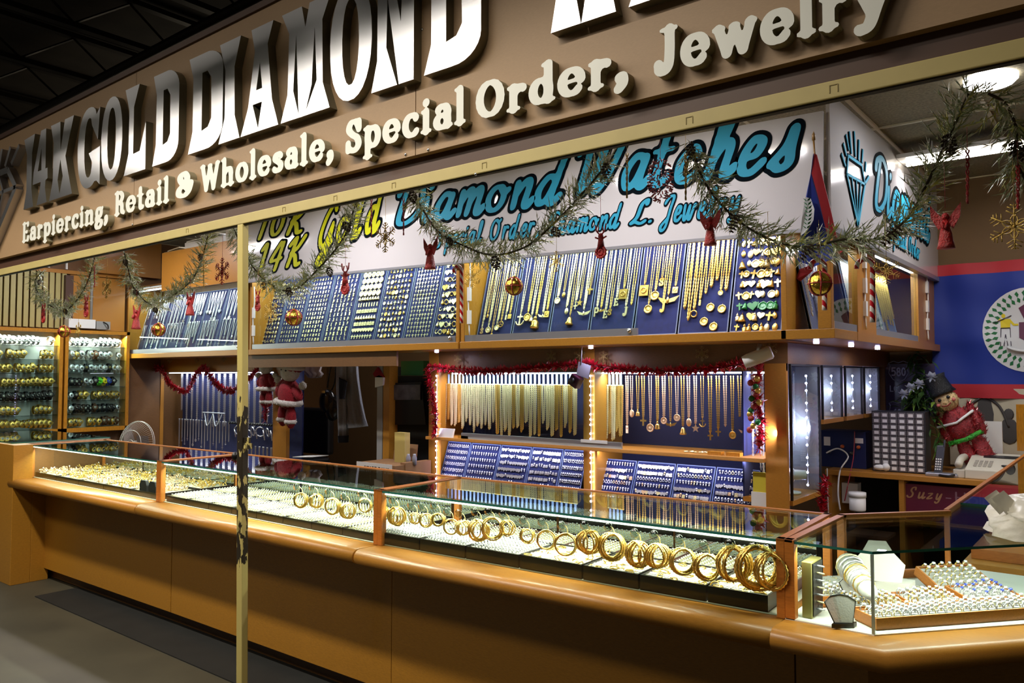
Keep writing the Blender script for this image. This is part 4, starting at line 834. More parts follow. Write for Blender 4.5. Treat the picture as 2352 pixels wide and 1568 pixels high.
# bunches of chains on clear blue hooks
HOOK = mat('clear_blue_hook', (150, 176, 226), .3, spec=.8)
Bk = basis((XL(1015, 4.92), 4.92, 1.0), (1, 0, 0), (0, 0, 1), XL(1335, 4.92)-XL(1015, 4.92), .52)
def bunches(B, n, u0, u1, where, z=.52, Lr=(.30, .42), d0=0):
    for q in range(n):
        u = u0+(u1-u0)*(q+.5)/n; L = random.uniform(*Lr); M_ = random.choice([2, 3, 3]); c = random.choice(['pale gold', 'pale gold', 'gold'])
        o = chain(B, u, .84, L, .024, random.choice([.004, .005, .006]), c, f'bunch of {c} chains, {ORD(q+1)} from left in {where}', 'chain bunches in '+where, None, 0, vee=False, multi=M_+1, name='chain_bunch', off=.03)
        p = bp(B, u, .99, .0); MB().slab(p+np.array((-.009, -.03, -.09)), (.018, 0, 0), (0, .004, 0), (0, 0, .09)).build('hook', HOOK, o)
bunches(Bk, 33, .03, .99, 'the left chain rack')
Bk2 = basis((XL(1368, 4.92), 4.92, 1.0), (1, 0, 0), (0, 0, 1), XL(1745, 4.92)-XL(1368, 4.92), .52)
bunches(Bk2, 8, .0, .2, 'the rack right of the middle post', Lr=(.32, .44))
pk = [(.225, .74, 'bar'), (.255, .5, 'oval'), (.295, .5, 'figure'), (.33, .62, 'cross'), (.375, .7, 'medal'), (.42, .66, 'figure'), (.46, .6, 'medal'), (.5, .66, 'bird'), (.54, .55, 'medal'), (.575, .72, 'bell'), (.61, .6, 'oval'), (.65, .68, 'star'), (.69, .6, 'anchor'), (.735, .8, 'cross'), (.78, .74, 'cross'), (.82, .7, None), (.86, .76, 'medal'), (.9, .56, None), (.93, .72, 'bird'), (.965, .7, 'figure'), (.99, .82, 'oval')]
for q, (u, L, k) in enumerate(pk):
    chain(Bk2, u, .97, .5*L*.95, .02, random.choice([.0035, .005, .006]), random.choice(['gold', 'rose gold']), f'hanging chain{" with "+KN[k] if k else ""}, {ORD(q+1)} from left on the open dark blue rack', 'chains on the open dark blue rack', k, random.choice([.05, .06]), off=.02, vee=True)
# earring trays leaning under the racks
ETn = ['first', 'second', 'third', 'fourth', 'fifth']
ear = {}
def etemplate():
    a = MB(); a.ball((0, -.1, 0), (.2, .15, .2), 6, 4); a.ring((0, -.05, -.42), .3, .09, (0, 1, .3), 10, 4)
    b = MB(); b.ball((0, -.1, -.1), (.28, .18, .28), 6, 4); b.ball((0, -.05, -.55), (.16, .12, .3), 6, 4)
    c = MB(); c.put(PS['heart'].T(), np.eye(4)); d = MB(); d.put(PS['plate'].T(), np.eye(4)); return [a, b, c, d]
ET = etemplate(); EM = [[t.mesh('earring', PMAT[c]) for c in ('silver', 'rose gold', 'pale gold')] for t in ET]; EN = ['hoop', 'drop', 'heart', 'plate']
cnt = 0
for side, (pxs, z1) in enumerate([([1012, 1066, 1135, 1206, 1279, 1334], .945), ([1367, 1448, 1538, 1630, 1733], .90)]):
    for i in range(len(pxs)-1):
        a, b = XL(pxs[i], 4.8), XL(pxs[i+1], 4.8); B = basis((a+.004, 4.78, .615), (1, 0, 0), (0, .12, z1-.615), b-a-.008, math.hypot(z1-.615, .12))
        nm = f'{ETn[i]} earring tray from left under the {"left" if side == 0 else "right"} rack'
        board(B, 'blue '+nm, 'earring_tray', edge=BLUEF, group='blue earring trays under the chain racks')
        rows, cols = (6, 11) if side == 0 else (6, 12); st = MB()
        for r in range(rows):
            for q in range(cols):
                k = (i+r*side+side) % 4 if random.random() < .8 else 1; c = random.randrange(3) if random.random() < .3 else 0
                Mx = onb(B, .05+.9*(q+.5)/cols, .93-.88*r/rows, random.uniform(.026, .032), random.uniform(-.2, .2))
                if side == 1 and r < 6 and cnt < 290: inst(EM[k][c], 'earring', Mx, f'{["silver","rose gold","pale gold"][c]} {EN[k]} earring, {ORD(q+1)} in {ORD(r+1)} row of {nm[:-len(" from left under the right rack")]} at right', 'earring', 'earrings on '+nm); cnt += 1
                else: st.put(ET[k].T(), Mx)
        if st.V: tag(st.build('tiny_earrings', SILVER), 'rows of tiny silver earrings pinned on the '+nm, 'earrings', kind='stuff')
# side faces of the lower cabinet: tall lit case and three small ones
XS = -1.645
def glasscase(name, y0, y1, z0, z1, label, nchain, led=True, dep=.3):
    t = thing(name, label, 'case', (XS-dep/2, (y0+y1)/2, z0), 'lit cases on the cabinet side'); x0 = XS-dep
    MB().box(x0, y0, z0-.03, XS+.01, y1, z0).build('case_bottom', WOODX, t); MB().box(x0, y0, z0, x0+.01, y1, z1).build('back_panel', VELVET, t)
    MB().box(XS, y0, z0, XS+.004, y1, z1).build('glass_pane', GLASS, t); fr = MB()
    for y in (y0, y1-.012): fr.box(XS-.005, y, z0, XS+.01, y+.012, z1)
    fr.box(XS-.005, y0, z1, XS+.01, y1, z1+.012); fr.build('dark_frame', BLK, t)
    MB().box(x0, y1, z0, XS, y1+.01, z1).build('side_panel', ALU, t)
    B = basis((x0+.02, y0+.02, z0+.02), (0, 1, 0), (0, 0, 1), y1-y0-.04, z1-z0-.04)
    for q in range(nchain): chain(B, (q+.5)/nchain, .99, B['H']*random.uniform(.6, .95), .02, .004, 'silver', f'silver chain, {ORD(q+1)} from left in {label}', 'silver chains in '+label, None, 0, vee=False, off=.03+.05*(q % 3), multi=2)
    if led:
        led_strip((XS-.03, y0+(y1-y0)*.72, z1-.06), (XS-.03, y0+(y1-y0)*.72, z0+.05), int((z1-z0)/.06), 'led strip inside '+label)
        area('led_glow', (XS-.06, (y0+y1)/2, (z0+z1)/2), (.03, z1-z0), rot('Y', math.pi/2), 8*(z1-z0)*(y1-y0)*4, (.72, .7, 1), t)
    return t
Yc = [at(px, 900, X=XS)[1] for px in (1807, 1881, 1887, 1933, 1940, 1979, 1984, 2018)]
glasscase('tall_display_case', Yc[0]+.05, Yc[1], .75, 1.56, 'tall lit case beside the wooden cabinet corner', 12)
glasscase('small_display_case', Yc[2], Yc[3], 1.21, 1.56, 'nearest small lit case beside the tall one', 11)
glasscase('small_display_case', Yc[4], Yc[5], 1.21, 1.56, 'middle small lit case on the cabinet side', 10)
glasscase('small_display_case', Yc[6], Yc[7], 1.21, 1.56, 'farthest small lit case on the cabinet side', 8)
MB().box(XS-.3, YL+.0, 1.575, XS+.012, 7.18, 1.699).build('side_header', WOODD, label='dark wood header above the lit side cases', cat='panel')
MB().box(XS-.32, 4.73, 0, XS-.005, Yc[0]+.04, .7).build('base_cabinet', WOOD, label='plain wood base under the tall lit case', cat='panel')
# bracelet stand in the tall case
bs = thing('bracelet_stand', 'white bracelet stand inside the tall lit case', 'stand', (XS-.1, 5.05, .752)); MB().lathe([(.06, 0), (.06, .012), (.01, .02), (.01, .09)], (XS-.1, 5.05, .752), 12).lathe([(.03, -.09), (.035, 0), (.03, .09)], (XS-.1, 5.05, .87), 12, ax=(.9, .5, 0)).build('padded_bar', WHT, bs)
for q in range(3): MB().ring((XS-.13+.02*q, 5.03+.012*q, .87), .042, .004, (.9, .5, 0), 18, 5).build('bracelet_ring', SILVER, bs)
# engraved sample mirror and its pillar
yA, yB = at(2024, 900, X=XS)[1], 7.2
A0 = at(2040, 830, Y=7.1); A1 = at(2112, 950, Y=7.1)
MB().box(A0[0]-.12, 7.06, 1.1, A0[0]-.02, 7.2, 1.7).build('wood_pillar', WOODD, label='dark wood pillar between the lit cases and the engraved glass', cat='pillar')
eg = thing('engraved_glass', 'dark purple glass panel engraved with road shields', 'panel', ((A0[0]+A1[0])/2, 7.1, 1.2))
MB().box(A0[0]-.02, 7.09, 1.17, A1[0]+.12, 7.1, 1.6).build('glass_sheet', mat('purple_dark_glass', (70, 62, 92), .1, spec=.8), eg)
ENG = mat('engraving_white', (170, 180, 214), .5); e = MB()
def shield(cx, cz, s): 
    P = [(0, -.62), (-.3, -.45), (-.5, -.1), (-.42, .3), (-.5, .45), (-.25, .55), (0, .46), (.25, .55), (.5, .45), (.42, .3), (.5, -.1), (.3, -.45)]; P = [(cx+x*s, cz+z*s) for x, z in P]
    for i in range(12): e.tube([(P[i][0], 7.087, P[i][1]), (P[(i+1) % 12][0], 7.087, P[(i+1) % 12][1])], .0035, 4)
c1 = at(2064, 852, Y=7.09); c2 = at(2062, 942, Y=7.09); shield(c1[0], c1[2], .15); shield(c2[0], c2[2], .13)
write(e, 'sans', '580', (c1[0]-.055, 7.087, c1[2]-.04), (1, 0, 0), (0, 0, 1), (0, -1, 0), .11, .07, depth=.002); write(e, 'sans', '10', (c2[0]-.03, 7.087, c2[2]-.05), (1, 0, 0), (0, 0, 1), (0, -1, 0), .06, .06, depth=.002)
write(e, 'sans', 'LC', (c1[0]-.07, 7.087, c1[2]-.17), (1, 0, 0), (0, 0, 1), (0, -1, 0), .06, .05, depth=.002); e.build('engraving', ENG, eg)
# ---------------------------------------------------------------- lights inside the shop
def tube_light(p, q, label, e, w=.12):
    p, q = np.array(p, float), np.array(q, float); t = thing('ceiling_light', label, 'light', (p+q)/2, 'shop ceiling lights'); L = np.linalg.norm(q-p)
    MB().box(p[0], p[1]-w, p[2]+.022, q[0], q[1]+w, p[2]+.05).build('white_housing', WHT, t)
    MB().box(p[0]+.04, p[1]-.02, p[2]-.012, q[0]-.04, q[1]+.02, p[2]+.022).build('tube_diffuser', TUBE, t)
    [MB().tube([(x_, p[1], p[2]+.05), (x_, p[1], 3.1)], .006, 4).build('hanger', WHT, t) for x_ in (p[0]+.2, q[0]-.2)]
    area('tube_glow', ((p[0]+q[0])/2, p[1], p[2]-.02), (L-.1, .07), np.eye(3), e, (.97, .94, 1), t)
tube_light(at(2068, 380, Y=5.9), at(2068, 380, Y=5.9)+np.array((1.5, 0, 0)), 'long fluorescent light below the ceiling at the back right', 15)
tube_light((-5.6, 3.5, 2.98), (-4.1, 3.5, 2.98), 'added unseen light over the aisle behind the steel post', 32)  # this and the next two are unseen lights added to brighten the sign
tube_light((-3.1, 3.4, 2.98), (-1.6, 3.4, 2.98), 'added unseen light over the aisle before the sign', 30)
tube_light((-8.4, 3.4, 2.98), (-6.9, 3.4, 2.98), 'added unseen light over the aisle at the left', 34)
c = at(2275, 186, Z=3.08); t = thing('round_light', 'round white ceiling light behind the pine garland at upper right', 'light', c)
MB().lathe([(.13, .02), (.13, 0), (.11, -.02), (0, -.03)], c, 20).build('round_diffuser', mat('round_diffuser', (255, 255, 255), emit=(255, 252, 250), es=9), t); area('round_glow', (c[0], c[1], c[2]-.06), (.3, .3), np.eye(3), 14, (.96, .95, 1), t)
# ---------------------------------------------------------------- watch cases on the left wall
WB = {'gold': GOLD, 'silver': SILVER, 'black': mat('black_rubber_band', (18, 18, 20), .5), 'green': mat('lime_band', (96, 214, 40), .5), 'yellow': mat('yellow_band', (236, 210, 20), .5), 'blue': mat('blue_band', (40, 70, 170), .4), 'brown': mat('leather_band', (92, 54, 26), .6)}
DL = {'white': mat('white_dial', (244, 242, 232), .3), 'black': mat('black_dial', (14, 14, 18), .15), 'gold': mat('champagne_dial', (226, 196, 120), .25, .5), 'green': WB['green'], 'yellow': WB['yellow'], 'blue': mat('pale_blue_dial', (150, 190, 220), .2)}
def watch_t():
    m = MB(); n = 18; V = []
    for i in range(n):
        a = 2*math.pi*i/n; y, z = .028+.03*math.cos(a), .036*math.sin(a)
        V += [(-.009, y, z), (.009, y, z), (.009, y*.86+.004, z*.9), (-.009, y*.86+.004, z*.9)]
    m.add(V, [(i*4+j, i*4+(j+1) % 4, ((i+1) % n)*4+(j+1) % 4, ((i+1) % n)*4+j) for i in range(n) for j in range(4)], 0, False)
    m.lathe([(.0, .008), (.021, .008), (.022, 0), (.0205, -.004), (.018, -.005)], (0, 0, 0), 14, 0, ax=(0, 1, 0)); m.lathe([(.018, -.0045), (.0, -.0055)], (0, 0, 0), 14, 1, ax=(0, 1, 0))
    m.box(-.001, -.007, 0, .001, -.0055, .012, 2); m.box(0, -.007, -.001, .009, -.0055, .001, 2); m.box(.02, -.002, -.003, .026, .004, .003, 0); return m
WTm = watch_t(); WMs = {}
def wmesh(b, d):
    if (b, d) not in WMs: WMs[(b, d)] = WTm.mesh('wristwatch', [WB[b], DL[d], BLK if d != 'black' else WHT])
    return WMs[(b, d)]
for ci, (y0, y1, cname) in enumerate([(3.02-.12, 3.575, 'left watch case'), (3.595, 4.285, 'right watch case')]):
    X = -9.17; t = thing('watch_case', ['oak framed watch case cut by the left picture edge', 'oak framed watch case beside the corner of the shop'][ci], 'watch case', (X+.08, (y0+y1)/2, .89), 'oak watch cases')
    z0, z1 = .89, 2.0; f = MB(); w = .035
    for a, b, c_, d in ((y0, z0, y1, z0+w+.01), (y0, z1-w, y1, z1), (y0, z0, y0+w, z1), (y1-w, z0, y1, z1)): f.box(X, a, b, X+.16, c_, d)
    f.build('oak_frame', OAK, t); MB().box(X-.005, y0+.03, z0+.03, X+.01, y1-.03, z1-.03).build('white_back', PAPER, t); MB().box(X+.15, y0+w, z0+w, X+.153, y1-w, z1-w).build('glass_door', GLASS, t)
    SH = glass('frosty_shelf', (214, 222, 222), 1.5)
    for r in range(7):
        zs = z0+.05+r*.147
        if r: MB().box(X+.01, y0+w, zs-.006, X+.145, y1-w, zs).build('shelf', SH, t)
        n = 12 if ci == 0 else 11
        for q in range(n):
            rr_ = 6-r
            if ci == 0 and ((rr_ == 1 and q in (6, 7)) or (rr_ == 5 and q in (5, 6)) or (rr_ == 2 and q == 8)): continue
            if random.random() < .06: continue
            if ci == 0: b = ['silver', 'gold', 'gold', 'gold', 'black', 'gold', 'gold'][rr_]; d = ['white', 'white', 'gold', 'gold', 'black', 'white', 'gold'][rr_] if random.random() < .8 else 'white'
            else:
                b = ['silver', 'silver', 'silver', 'black', 'gold', 'black', 'gold'][rr_] if random.random() < .75 else random.choice(['gold', 'silver', 'black', 'brown']); d = random.choice(['white', 'gold', 'black', 'white'])
                if rr_ == 3 and q in (6, 7, 8): b, d = [('green', 'green'), ('yellow', 'yellow'), ('blue', 'blue')][q-6]
                if rr_ == 0: d = 'white'
            y = y0+.07+(y1-y0-.14)*(q+.5)/n; s = random.uniform(1.25, 1.5)
            M4 = MR((X+.11, y, zs+.045*s), rot('Z', math.pi/2+random.uniform(-.15, .35))@rot('X', -.15), s)
            inst(wmesh(b, d), 'wristwatch', M4, f'{b} wristwatch with {d} dial, {ORD(q+1)} in {ORD(7-r)} row of {cname}', 'watch', 'wristwatches in the '+cname)
    area('case_glow', (X+.13, (y0+y1)/2, z1-.05), (.03, y1-y0-.1), rot('Y', -.25), 16, (1, .97, .88), t)
    area('case_glow', (X+.5, (y0+y1)/2, 1.5), (.3, .5), rot('Y', math.pi/2), .01, (1, .97, .88))
# slatted screen, pillar, switch boxes above the watch cases
sl = thing('slatted_screen', 'pale green vertical slat screen above the left watch case', 'screen', (-9.15, 3.3, 2.02))
for i in range(13): MB().box(-9.18, 2.86+i*.062, 2.02, -9.155, 2.86+i*.062+.045, 2.62).build('slat', mat('pale_green_slat', (176, 164, 104), .5), sl)
MB().box(-9.18, 2.8, 2.62, -9.15, 4.3, 2.66).build('top_rail', WOODX, sl)
MB().box(-9.18, 3.68, 2.01, -9.14, 4.28, 2.61).build('wall_panel', WOODX, label='honey wood panel above the right watch case', cat='panel')
MB().box(-9.2, 3.86, 2.66, -9.1, 4.68, 3.08).build('wall_panel', WOODX, label='upper wood panel by the white window slats', cat='panel')
for i in range(4): MB().box(-9.185, 3.1+i*.18, 2.67, -9.16, 3.12+i*.18, 3.0).build('white_upright', WHT, label=f'thin white upright above the screen, {ORD(i+1)} from left', cat='slat', group='white uprights')
mb = MB(); mb.box(-9.13, 3.62, 2.02, -9.0, 3.9, 2.12); mb.build('switch_box', WHT, label='white junction box on top of the watch case', cat='box', bevel=.004)
mb = MB(); mb.box(-9.13, 3.93, 2.02, -9.05, 4.08, 2.11).tube(smooth([(-9.04, 4.0, 2.1), (-8.98, 4.02, 2.07), (-9.03, 4.05, 2.03)], 4), .008, 5, 1); mb.build('outlet_box', [GREYW, BLK], label='grey outlet box with black cable beside the junction box', cat='box')
MB().box(-9.16, 3.62, 2.02, -9.1, 3.7, 2.6).build('wood_strip', DKB, label='dark wood strip standing right of the slat screen', cat='strip')
MB().tube([(-9.12, 3.9, 2.02), (-9.12, 3.9, 2.95)], .014, 8).build('conduit_pipe', GREYW, label='thin grey conduit rising above the watch cases', cat='pipe')
MB().box(-9.17, 4.29, .0, -9.1, 4.7, 1.7).build('side_board', WOODD, label='dark wood board under the left end of the upper cabinet', cat='board')
# ---------------------------------------------------------------- left lower silver display
sd = thing('silver_display', 'blue backed display of silver chains left of the steel post', 'display', (-8, 4.9, 0))
xa2, xb2 = XL(368), XL(627)
for a, b in ((XL(334), xa2), (xb2, XL(658))): MB().box(a, YL, 0, b, YL+.04, 1.70).build('wood_post', WOODX, sd)
MB().box(XL(334), YL+.003, 1.545, XL(640), YL+.03, 1.699).build('header_board', WOOD, sd); MB().box(xa2, 4.98, .3, xb2+.1, 5.0, 1.6).build('blue_back', VELVET, sd)
MB().box(xa2, YL+.1, 1.53, xb2, YL+.12, 1.54).build('light_strip', STRIPW, sd); area('strip_light', ((xa2+xb2)/2, YL+.11, 1.525), (xb2-xa2-.1, .03), rot('X', .35), 9, (.84, .9, 1), sd)
MB().box(xa2, YL+.05, 0, xb2, 5.0, .5).build('base_box', WOODD, sd)
Bs = basis((xa2, 4.95, .5), (1, 0, 0), (0, 0, 1), xb2-xa2, 1.04)
for q in range(56):
    chain(Bs, .02+.96*(q+.5)/56, .99, random.uniform(.42, .62), .03, random.choice([.003, .0035, .006]), 'silver', f'long silver chain, {ORD(q+1)} from left in the silver display', 'long silver chains in the silver display', None, 0, vee=False, off=.02+.02*(q % 3), mod=.4)
for q in range(18):
    chain(Bs, .02+.5*(q+.5)/18, .47, random.uniform(.2, .34), .02, .004, 'silver', f'silver chain with charm, {ORD(q+1)} from left in the lower silver row', 'lower silver chains', random.choice(['cross', 'medal', 'anchor', None]), .04, off=.05)
rk = MB(); rk.tube([bp(Bs, .5, .47, .05), bp(Bs, .98, .47, .05)], .008, 6)
for q in range(24): rk.ball(bp(Bs, .52+.46*q/24, .46, .06), .013, 8, 5)
rk.build('knob_rail', BLK, sd)
for q in range(14):
    MB().ring(bp(Bs, .56+.42*(q+.5)/14, .36+.03*(q % 2), .07), random.uniform(.04, .055), .007, (random.uniform(-.8, .8), 1, .2), 16, 5, mod=.25).build('bracelet_bangle', SILVER, label=f'silver bracelet, {ORD(q+1)} from left under the knob rail', cat='bracelet', group='silver bracelets under the knob rail')
for q in range(12): chain(Bs, .6+.38*(q+.5)/12, .24, random.uniform(.08, .16), .02, .005, 'silver', f'short silver bracelet chain, {ORD(q+1)} from left near the post base', 'short silver bracelet chains', 'heart', .03, off=.06)
wb = MB(); 
for a in (0, 1): wb.tube(smooth([bp(Bs, .32+.08*a, .55, .1), bp(Bs, .36+.08*a, .42, .12), bp(Bs, .40+.08*a, .55, .1)], 8), .006, 5)
wb.tube(smooth([bp(Bs, .3, .56, .1), bp(Bs, .5, .56, .1)], 4), .006, 5); wb.build('necklace_holder', mat('clear_holder', (216, 224, 230), .1), label='clear curved necklace holder in the silver display', cat='holder')
# fan
fc = at(312, 1022, Y=4.0); fn = thing('wire_fan', 'white wire guard fan standing behind the counter', 'fan', (fc[0], 4.0, 0)); r0 = 60/1800*at(312, 1022, Y=4.0)[1]/.55*.5
r0 = .25; wm = mat('fan_wire', (206, 200, 190), .35, .3); g = MB(); fx = -.25
ax = np.array((.25, -1, .12)); ax /= np.linalg.norm(ax); ux_ = np.cross((0, 0, 1), ax); ux_ /= np.linalg.norm(ux_); uz_ = np.cross(ax, ux_)
for i in range(64):
    a = 2*math.pi*i/64; d = ux_*math.cos(a)+uz_*math.sin(a); g.tube([fc+d*.05+ax*.07, fc+d*.15+ax*.065, fc+d*.235+ax*.02, fc+d*r0], .0012, 3)
for rr_, dz in ((.05, .07), (.15, .065), (r0, 0), (r0, -.02)): g.ring(fc+ax*dz, rr_, .0035, ax, 40, 4)
g.build('wire_guard', wm, fn); g = MB()
for i in range(3):
    a = i*2.09; g.slab(fc+ux_*math.cos(a)*.03+uz_*math.sin(a)*.03, (ux_*math.cos(a)+uz_*math.sin(a))*.17, (-ux_*math.sin(a)+uz_*math.cos(a))*.1+ax*.03, ax*.004)
g.ball(fc, .05, 12, 8); g.build('fan_blades', mat('clear_fan_blade', (120, 104, 100), .3), fn); MB().tube([fc-ax*.06, (fc[0], fc[1]+.06, .02)], .016, 8).lathe([(.2, 0), (.19, .02), (.03, .04)], (fc[0], fc[1]+.06, .0), 20).build('stand', wm, fn)
tube_light((-6.2, 6.0, 2.98), (-4.6, 6.0, 2.98), 'added unseen fill light at the back of the dark opening', 30)  # fill light added out of view to brighten the jacket and back room
# ---------------------------------------------------------------- the dark opening
def P5(px, py, Y=5.2): return at(px, py, Y=Y)
MB().box(P5(872, 900, 4.75)[0], 4.72, 0, P5(884, 900, 4.75)[0], 4.8, 1.7).build('opening_post', GREYW, label='grey metal post at the right side of the dark opening', cat='post')
MB().box(P5(886, 900, 4.75)[0], 4.72, 0, P5(900, 900, 4.75)[0], 4.82, 1.7).build('wood_post', WOOD, label='wooden post beside the black cabinet', cat='post')
MB().box(XL(640), YU+.03, 1.58, xa, YU+.05, 1.70).build('opening_header', WOODD, label='dark wood header above the opening', cat='panel')
ln_ = MB(); a, b = P5(672, 812), P5(905, 828); ln_.tube([a, (a+b)/2-np.array((0, 0, .02)), b], .004, 4); ln_.build('hanging_line', BLK, label='thin black line strung across the opening', cat='line')
jk = thing('grey_jacket', 'grey zip jacket with navy panels hanging from the line', 'jacket', P5(800, 1010)); hea = mat('heather_grey_fleece', (140, 144, 156), .95, var=.25, vscale=160, bump=.2); nav = mat('navy_fleece', (26, 30, 44), .9)
def cloth(pts_px, Y, mat_, name, parent, th=.05, folds=5, plabel=None):
    L = [(P5(a, y, Y), P5(b, y2, Y)) for a, y, b, y2 in pts_px]; V = []; n = 16; m = MB()
    for f in (1, -1):
        for i, (A, B_) in enumerate(L):
            for j in range(n+1):
                t = j/n; p = A*(1-t)+B_*t; V.append(p+np.array((0, -f*th*(math.sin(math.pi*t)**.5)*.5-.012*math.sin(t*folds*6.28+i*.7), 0)))
    k = len(L); F = []
    for f in range(2):
        o = f*k*(n+1)
        for i in range(k-1):
            for j in range(n): F.append((o+i*(n+1)+j, o+i*(n+1)+j+1, o+(i+1)*(n+1)+j+1, o+(i+1)*(n+1)+j)[::1 if f else -1])
    m.add(V, F, 0, True); return m.build(name, mat_, parent, plabel=plabel)
cloth([(783, 818, 812, 816), (777, 838, 818, 834), (777, 870, 822, 870), (782, 920, 830, 925), (786, 960, 838, 960), (798, 984, 844, 978)], 5.15, hea, 'jacket_body', jk, .12)
cloth([(778, 838, 796, 838), (777, 880, 797, 880), (778, 930, 797, 930), (779, 980, 797, 985), (780, 1014, 797, 1014)], 5.09, hea, 'sleeve', jk, .09, 2)
cloth([(779, 866, 797, 878), (780, 900, 794, 900), (781, 916, 792, 916)], 5.03, nav, 'navy_patch', jk, .03, 1, 'navy chest panel')
cloth([(780, 1000, 797, 1000), (782, 1016, 796, 1016)], 5.07, nav, 'cuff', jk, .08, 1)
hb = thing('black_handbag', 'shiny black handbag hanging left of the grey jacket', 'handbag', P5(755, 950)); c = P5(752, 922, 5.2); lea = mat('black_leather', (12, 12, 13), .22)
m = MB(); m.ball(c, (.12, .06, .13), 14, 10); m.ball(c+np.array((.06, .02, -.06)), (.12, .06, .14), 14, 10); m.build('bag_body', lea, hb); MB().tube(smooth([P5(752, 890, 5.2), P5(758, 850, 5.2), P5(768, 818, 5.2), P5(770, 870, 5.22), P5(762, 895, 5.22)], 5), .008, 5).build('strap', lea, hb)
MB().box(c[0]-.0, c[1]-.075, c[2]+.09, c[0]+.03, c[1]-.055, c[2]+.115).build('clasp', GOLD, hb)
pl = mat('milky_plastic', (178, 168, 170), .25, spec=.7, var=.2, vscale=9, bump=.5); pg = thing('plastic_bag', 'translucent white plastic bag tied to the line', 'bag', P5(705, 865))
cloth([(673, 815, 735, 818), (676, 835, 738, 840), (688, 850, 735, 852), (705, 862, 740, 858), (715, 868, 732, 866)], 5.2, pl, 'bag_film', pg, .12, 4); cloth([(742, 816, 772, 822), (752, 826, 772, 836), (762, 838, 766, 840)], 5.2, pl, 'bag_film', pg, .05, 3)
ch = thing('office_chair', 'black office chair standing in the dark opening', 'chair', P5(715, 1060)); m = MB(); a, b = P5(680, 968, 5.6), P5(760, 1060, 5.6)
m.box(a[0], 5.55, .62, b[0], 5.65, 1.14); m.build('backrest', BLK, ch, bevel=.03); MB().box(a[0], 5.05, .5, b[0], 5.6, .6).build('seat', BLK, ch, bevel=.03); c0 = ((a[0]+b[0])/2, 5.35)
m = MB(); m.tube([(c0[0], c0[1], .04), (c0[0], c0[1], .5)], .025, 8); [m.tube([(c0[0], c0[1], .08), (c0[0]+.28*math.cos(q*1.257), c0[1]+.28*math.sin(q*1.257), .03)], .018, 6) for q in range(5)]; m.build('wheel_base', BLK, ch)
bc = thing('black_cabinet', 'tall black cabinet with a clipboard beside the chain rack', 'cabinet', P5(940, 1000, 4.8)); a, b = P5(888, 850, 4.8)[0]+.03, xa-.01
MB().box(a+.06, 4.84, 0, b, 5.3, 1.50).build('cabinet_body', MAT_BLACK, bc); m = MB(); m.slab(P5(905, 975, 4.79), P5(978, 975, 4.79)-P5(905, 975, 4.79), (0, .01, 0), P5(895, 880, 4.79)-P5(905, 975, 4.79)); m.build('monitor_panel', mat('dark_screen_panel', (30, 29, 30), .3), bc)
MB().slab(P5(898, 918, 4.775), P5(965, 918, 4.775)-P5(898, 918, 4.775), (0, .004, 0), P5(898, 884, 4.775)-P5(898, 918, 4.775)).build('pasted_sheet', mat('grey_print_sheet', (88, 84, 92), .6, var=.5, vscale=14), bc)
m = MB(); z_ = 1.502; x_ = P5(925, 830, 4.9)[0]; m.box(x_, 4.88, z_, x_+.28, 5.1, z_+.13); m.build('green_carton', mat('green_carton', (44, 112, 62), .6), label='green and white carton on top of the black cabinet', cat='box')
MB().box(x_-.06, 4.9, z_, x_-.01, 5.0, z_+.08).build('tape_roll', BLK, label='small black tape roll beside the green carton', cat='tape')
# boxes behind the counter
bx = thing('cardboard_box', 'open cardboard box with a paper sign printed STORE POLIC', 'box', at(868, 1075, Y=4.3)); q0 = at(818, 1070, Y=4.3); q1 = at(908, 1085, Y=4.3); card = mat('brown_cardboard', (142, 104, 66), .8, var=.08, vscale=12)
zt = at(830, 1062, Y=4.3)[2]; MB().box(q0[0], 4.3, 0, q1[0], 4.65, zt).build('box_body', card, bx); MB().slab((q0[0]+.1, 4.62, zt), (q1[0]-q0[0]-.2, 0, 0), (0, .01, 0), (0, .02, .14)).build('flap', card, bx)
MB().slab((q0[0]+.03, 4.28, zt-.14), (q1[0]-q0[0]-.05, 0, 0), (0, .004, 0), (0, 0, .15)).build('paper_sign', PAPER, bx); m = MB(); write(m, 'sans', 'STORE POLIC', (q0[0]+.12, 4.279, zt-.09), (1, 0, 0), (0, 0, 1), (0, -1, 0), q1[0]-q0[0]-.17, .07, depth=.002); m.build('sign_lettering', BLK, bx)
q2 = at(912, 1070, Y=4.45); q3 = at(972, 1070, Y=4.45); MB().box(q1[0]+.01, 4.4, 0, xa-.02, 4.69, at(940, 1064, Y=4.4)[2]).build('cardboard_box', card, label='closed brown cardboard box left of the chain rack', cat='box')
m = MB(); q4 = at(906, 1062, Y=4.5); m.box(q4[0], 4.5, q4[2]-.02, q4[0]+.12, 4.56, q4[2]+.25); m.build('yellow_booklet', mat('yellow_booklet', (184, 164, 90), .7), label='tall yellow booklet standing on the cardboard boxes', cat='booklet')
for i in range(2):
    q5 = at(938+14*i, 1062, Y=4.5); MB().lathe([(.018, 0), (.02, .06), (.012, .08), (.012, .09), (.0, .09)], (q5[0], 4.5, q5[2]-.02), 10).build('glass_bottle', mat('clear_bottle', (150, 150, 158), .1, spec=.9), label=['left', 'right'][i]+' small clear bottle on the closed cardboard box', cat='bottle', group='small clear bottles')
sh = MB(); sh.slab(P5(670, 1062, 4.7), (.35, 0, 0), (0, .2, 0), (0, 0, .006)); sh.slab(P5(672, 1050, 4.7), (.3, .0, .02), (0, .2, 0), (0, 0, .006)); sh.build('paper_stack', PAPER, label='loose white sheets edge on beside the wood post', cat='paper')
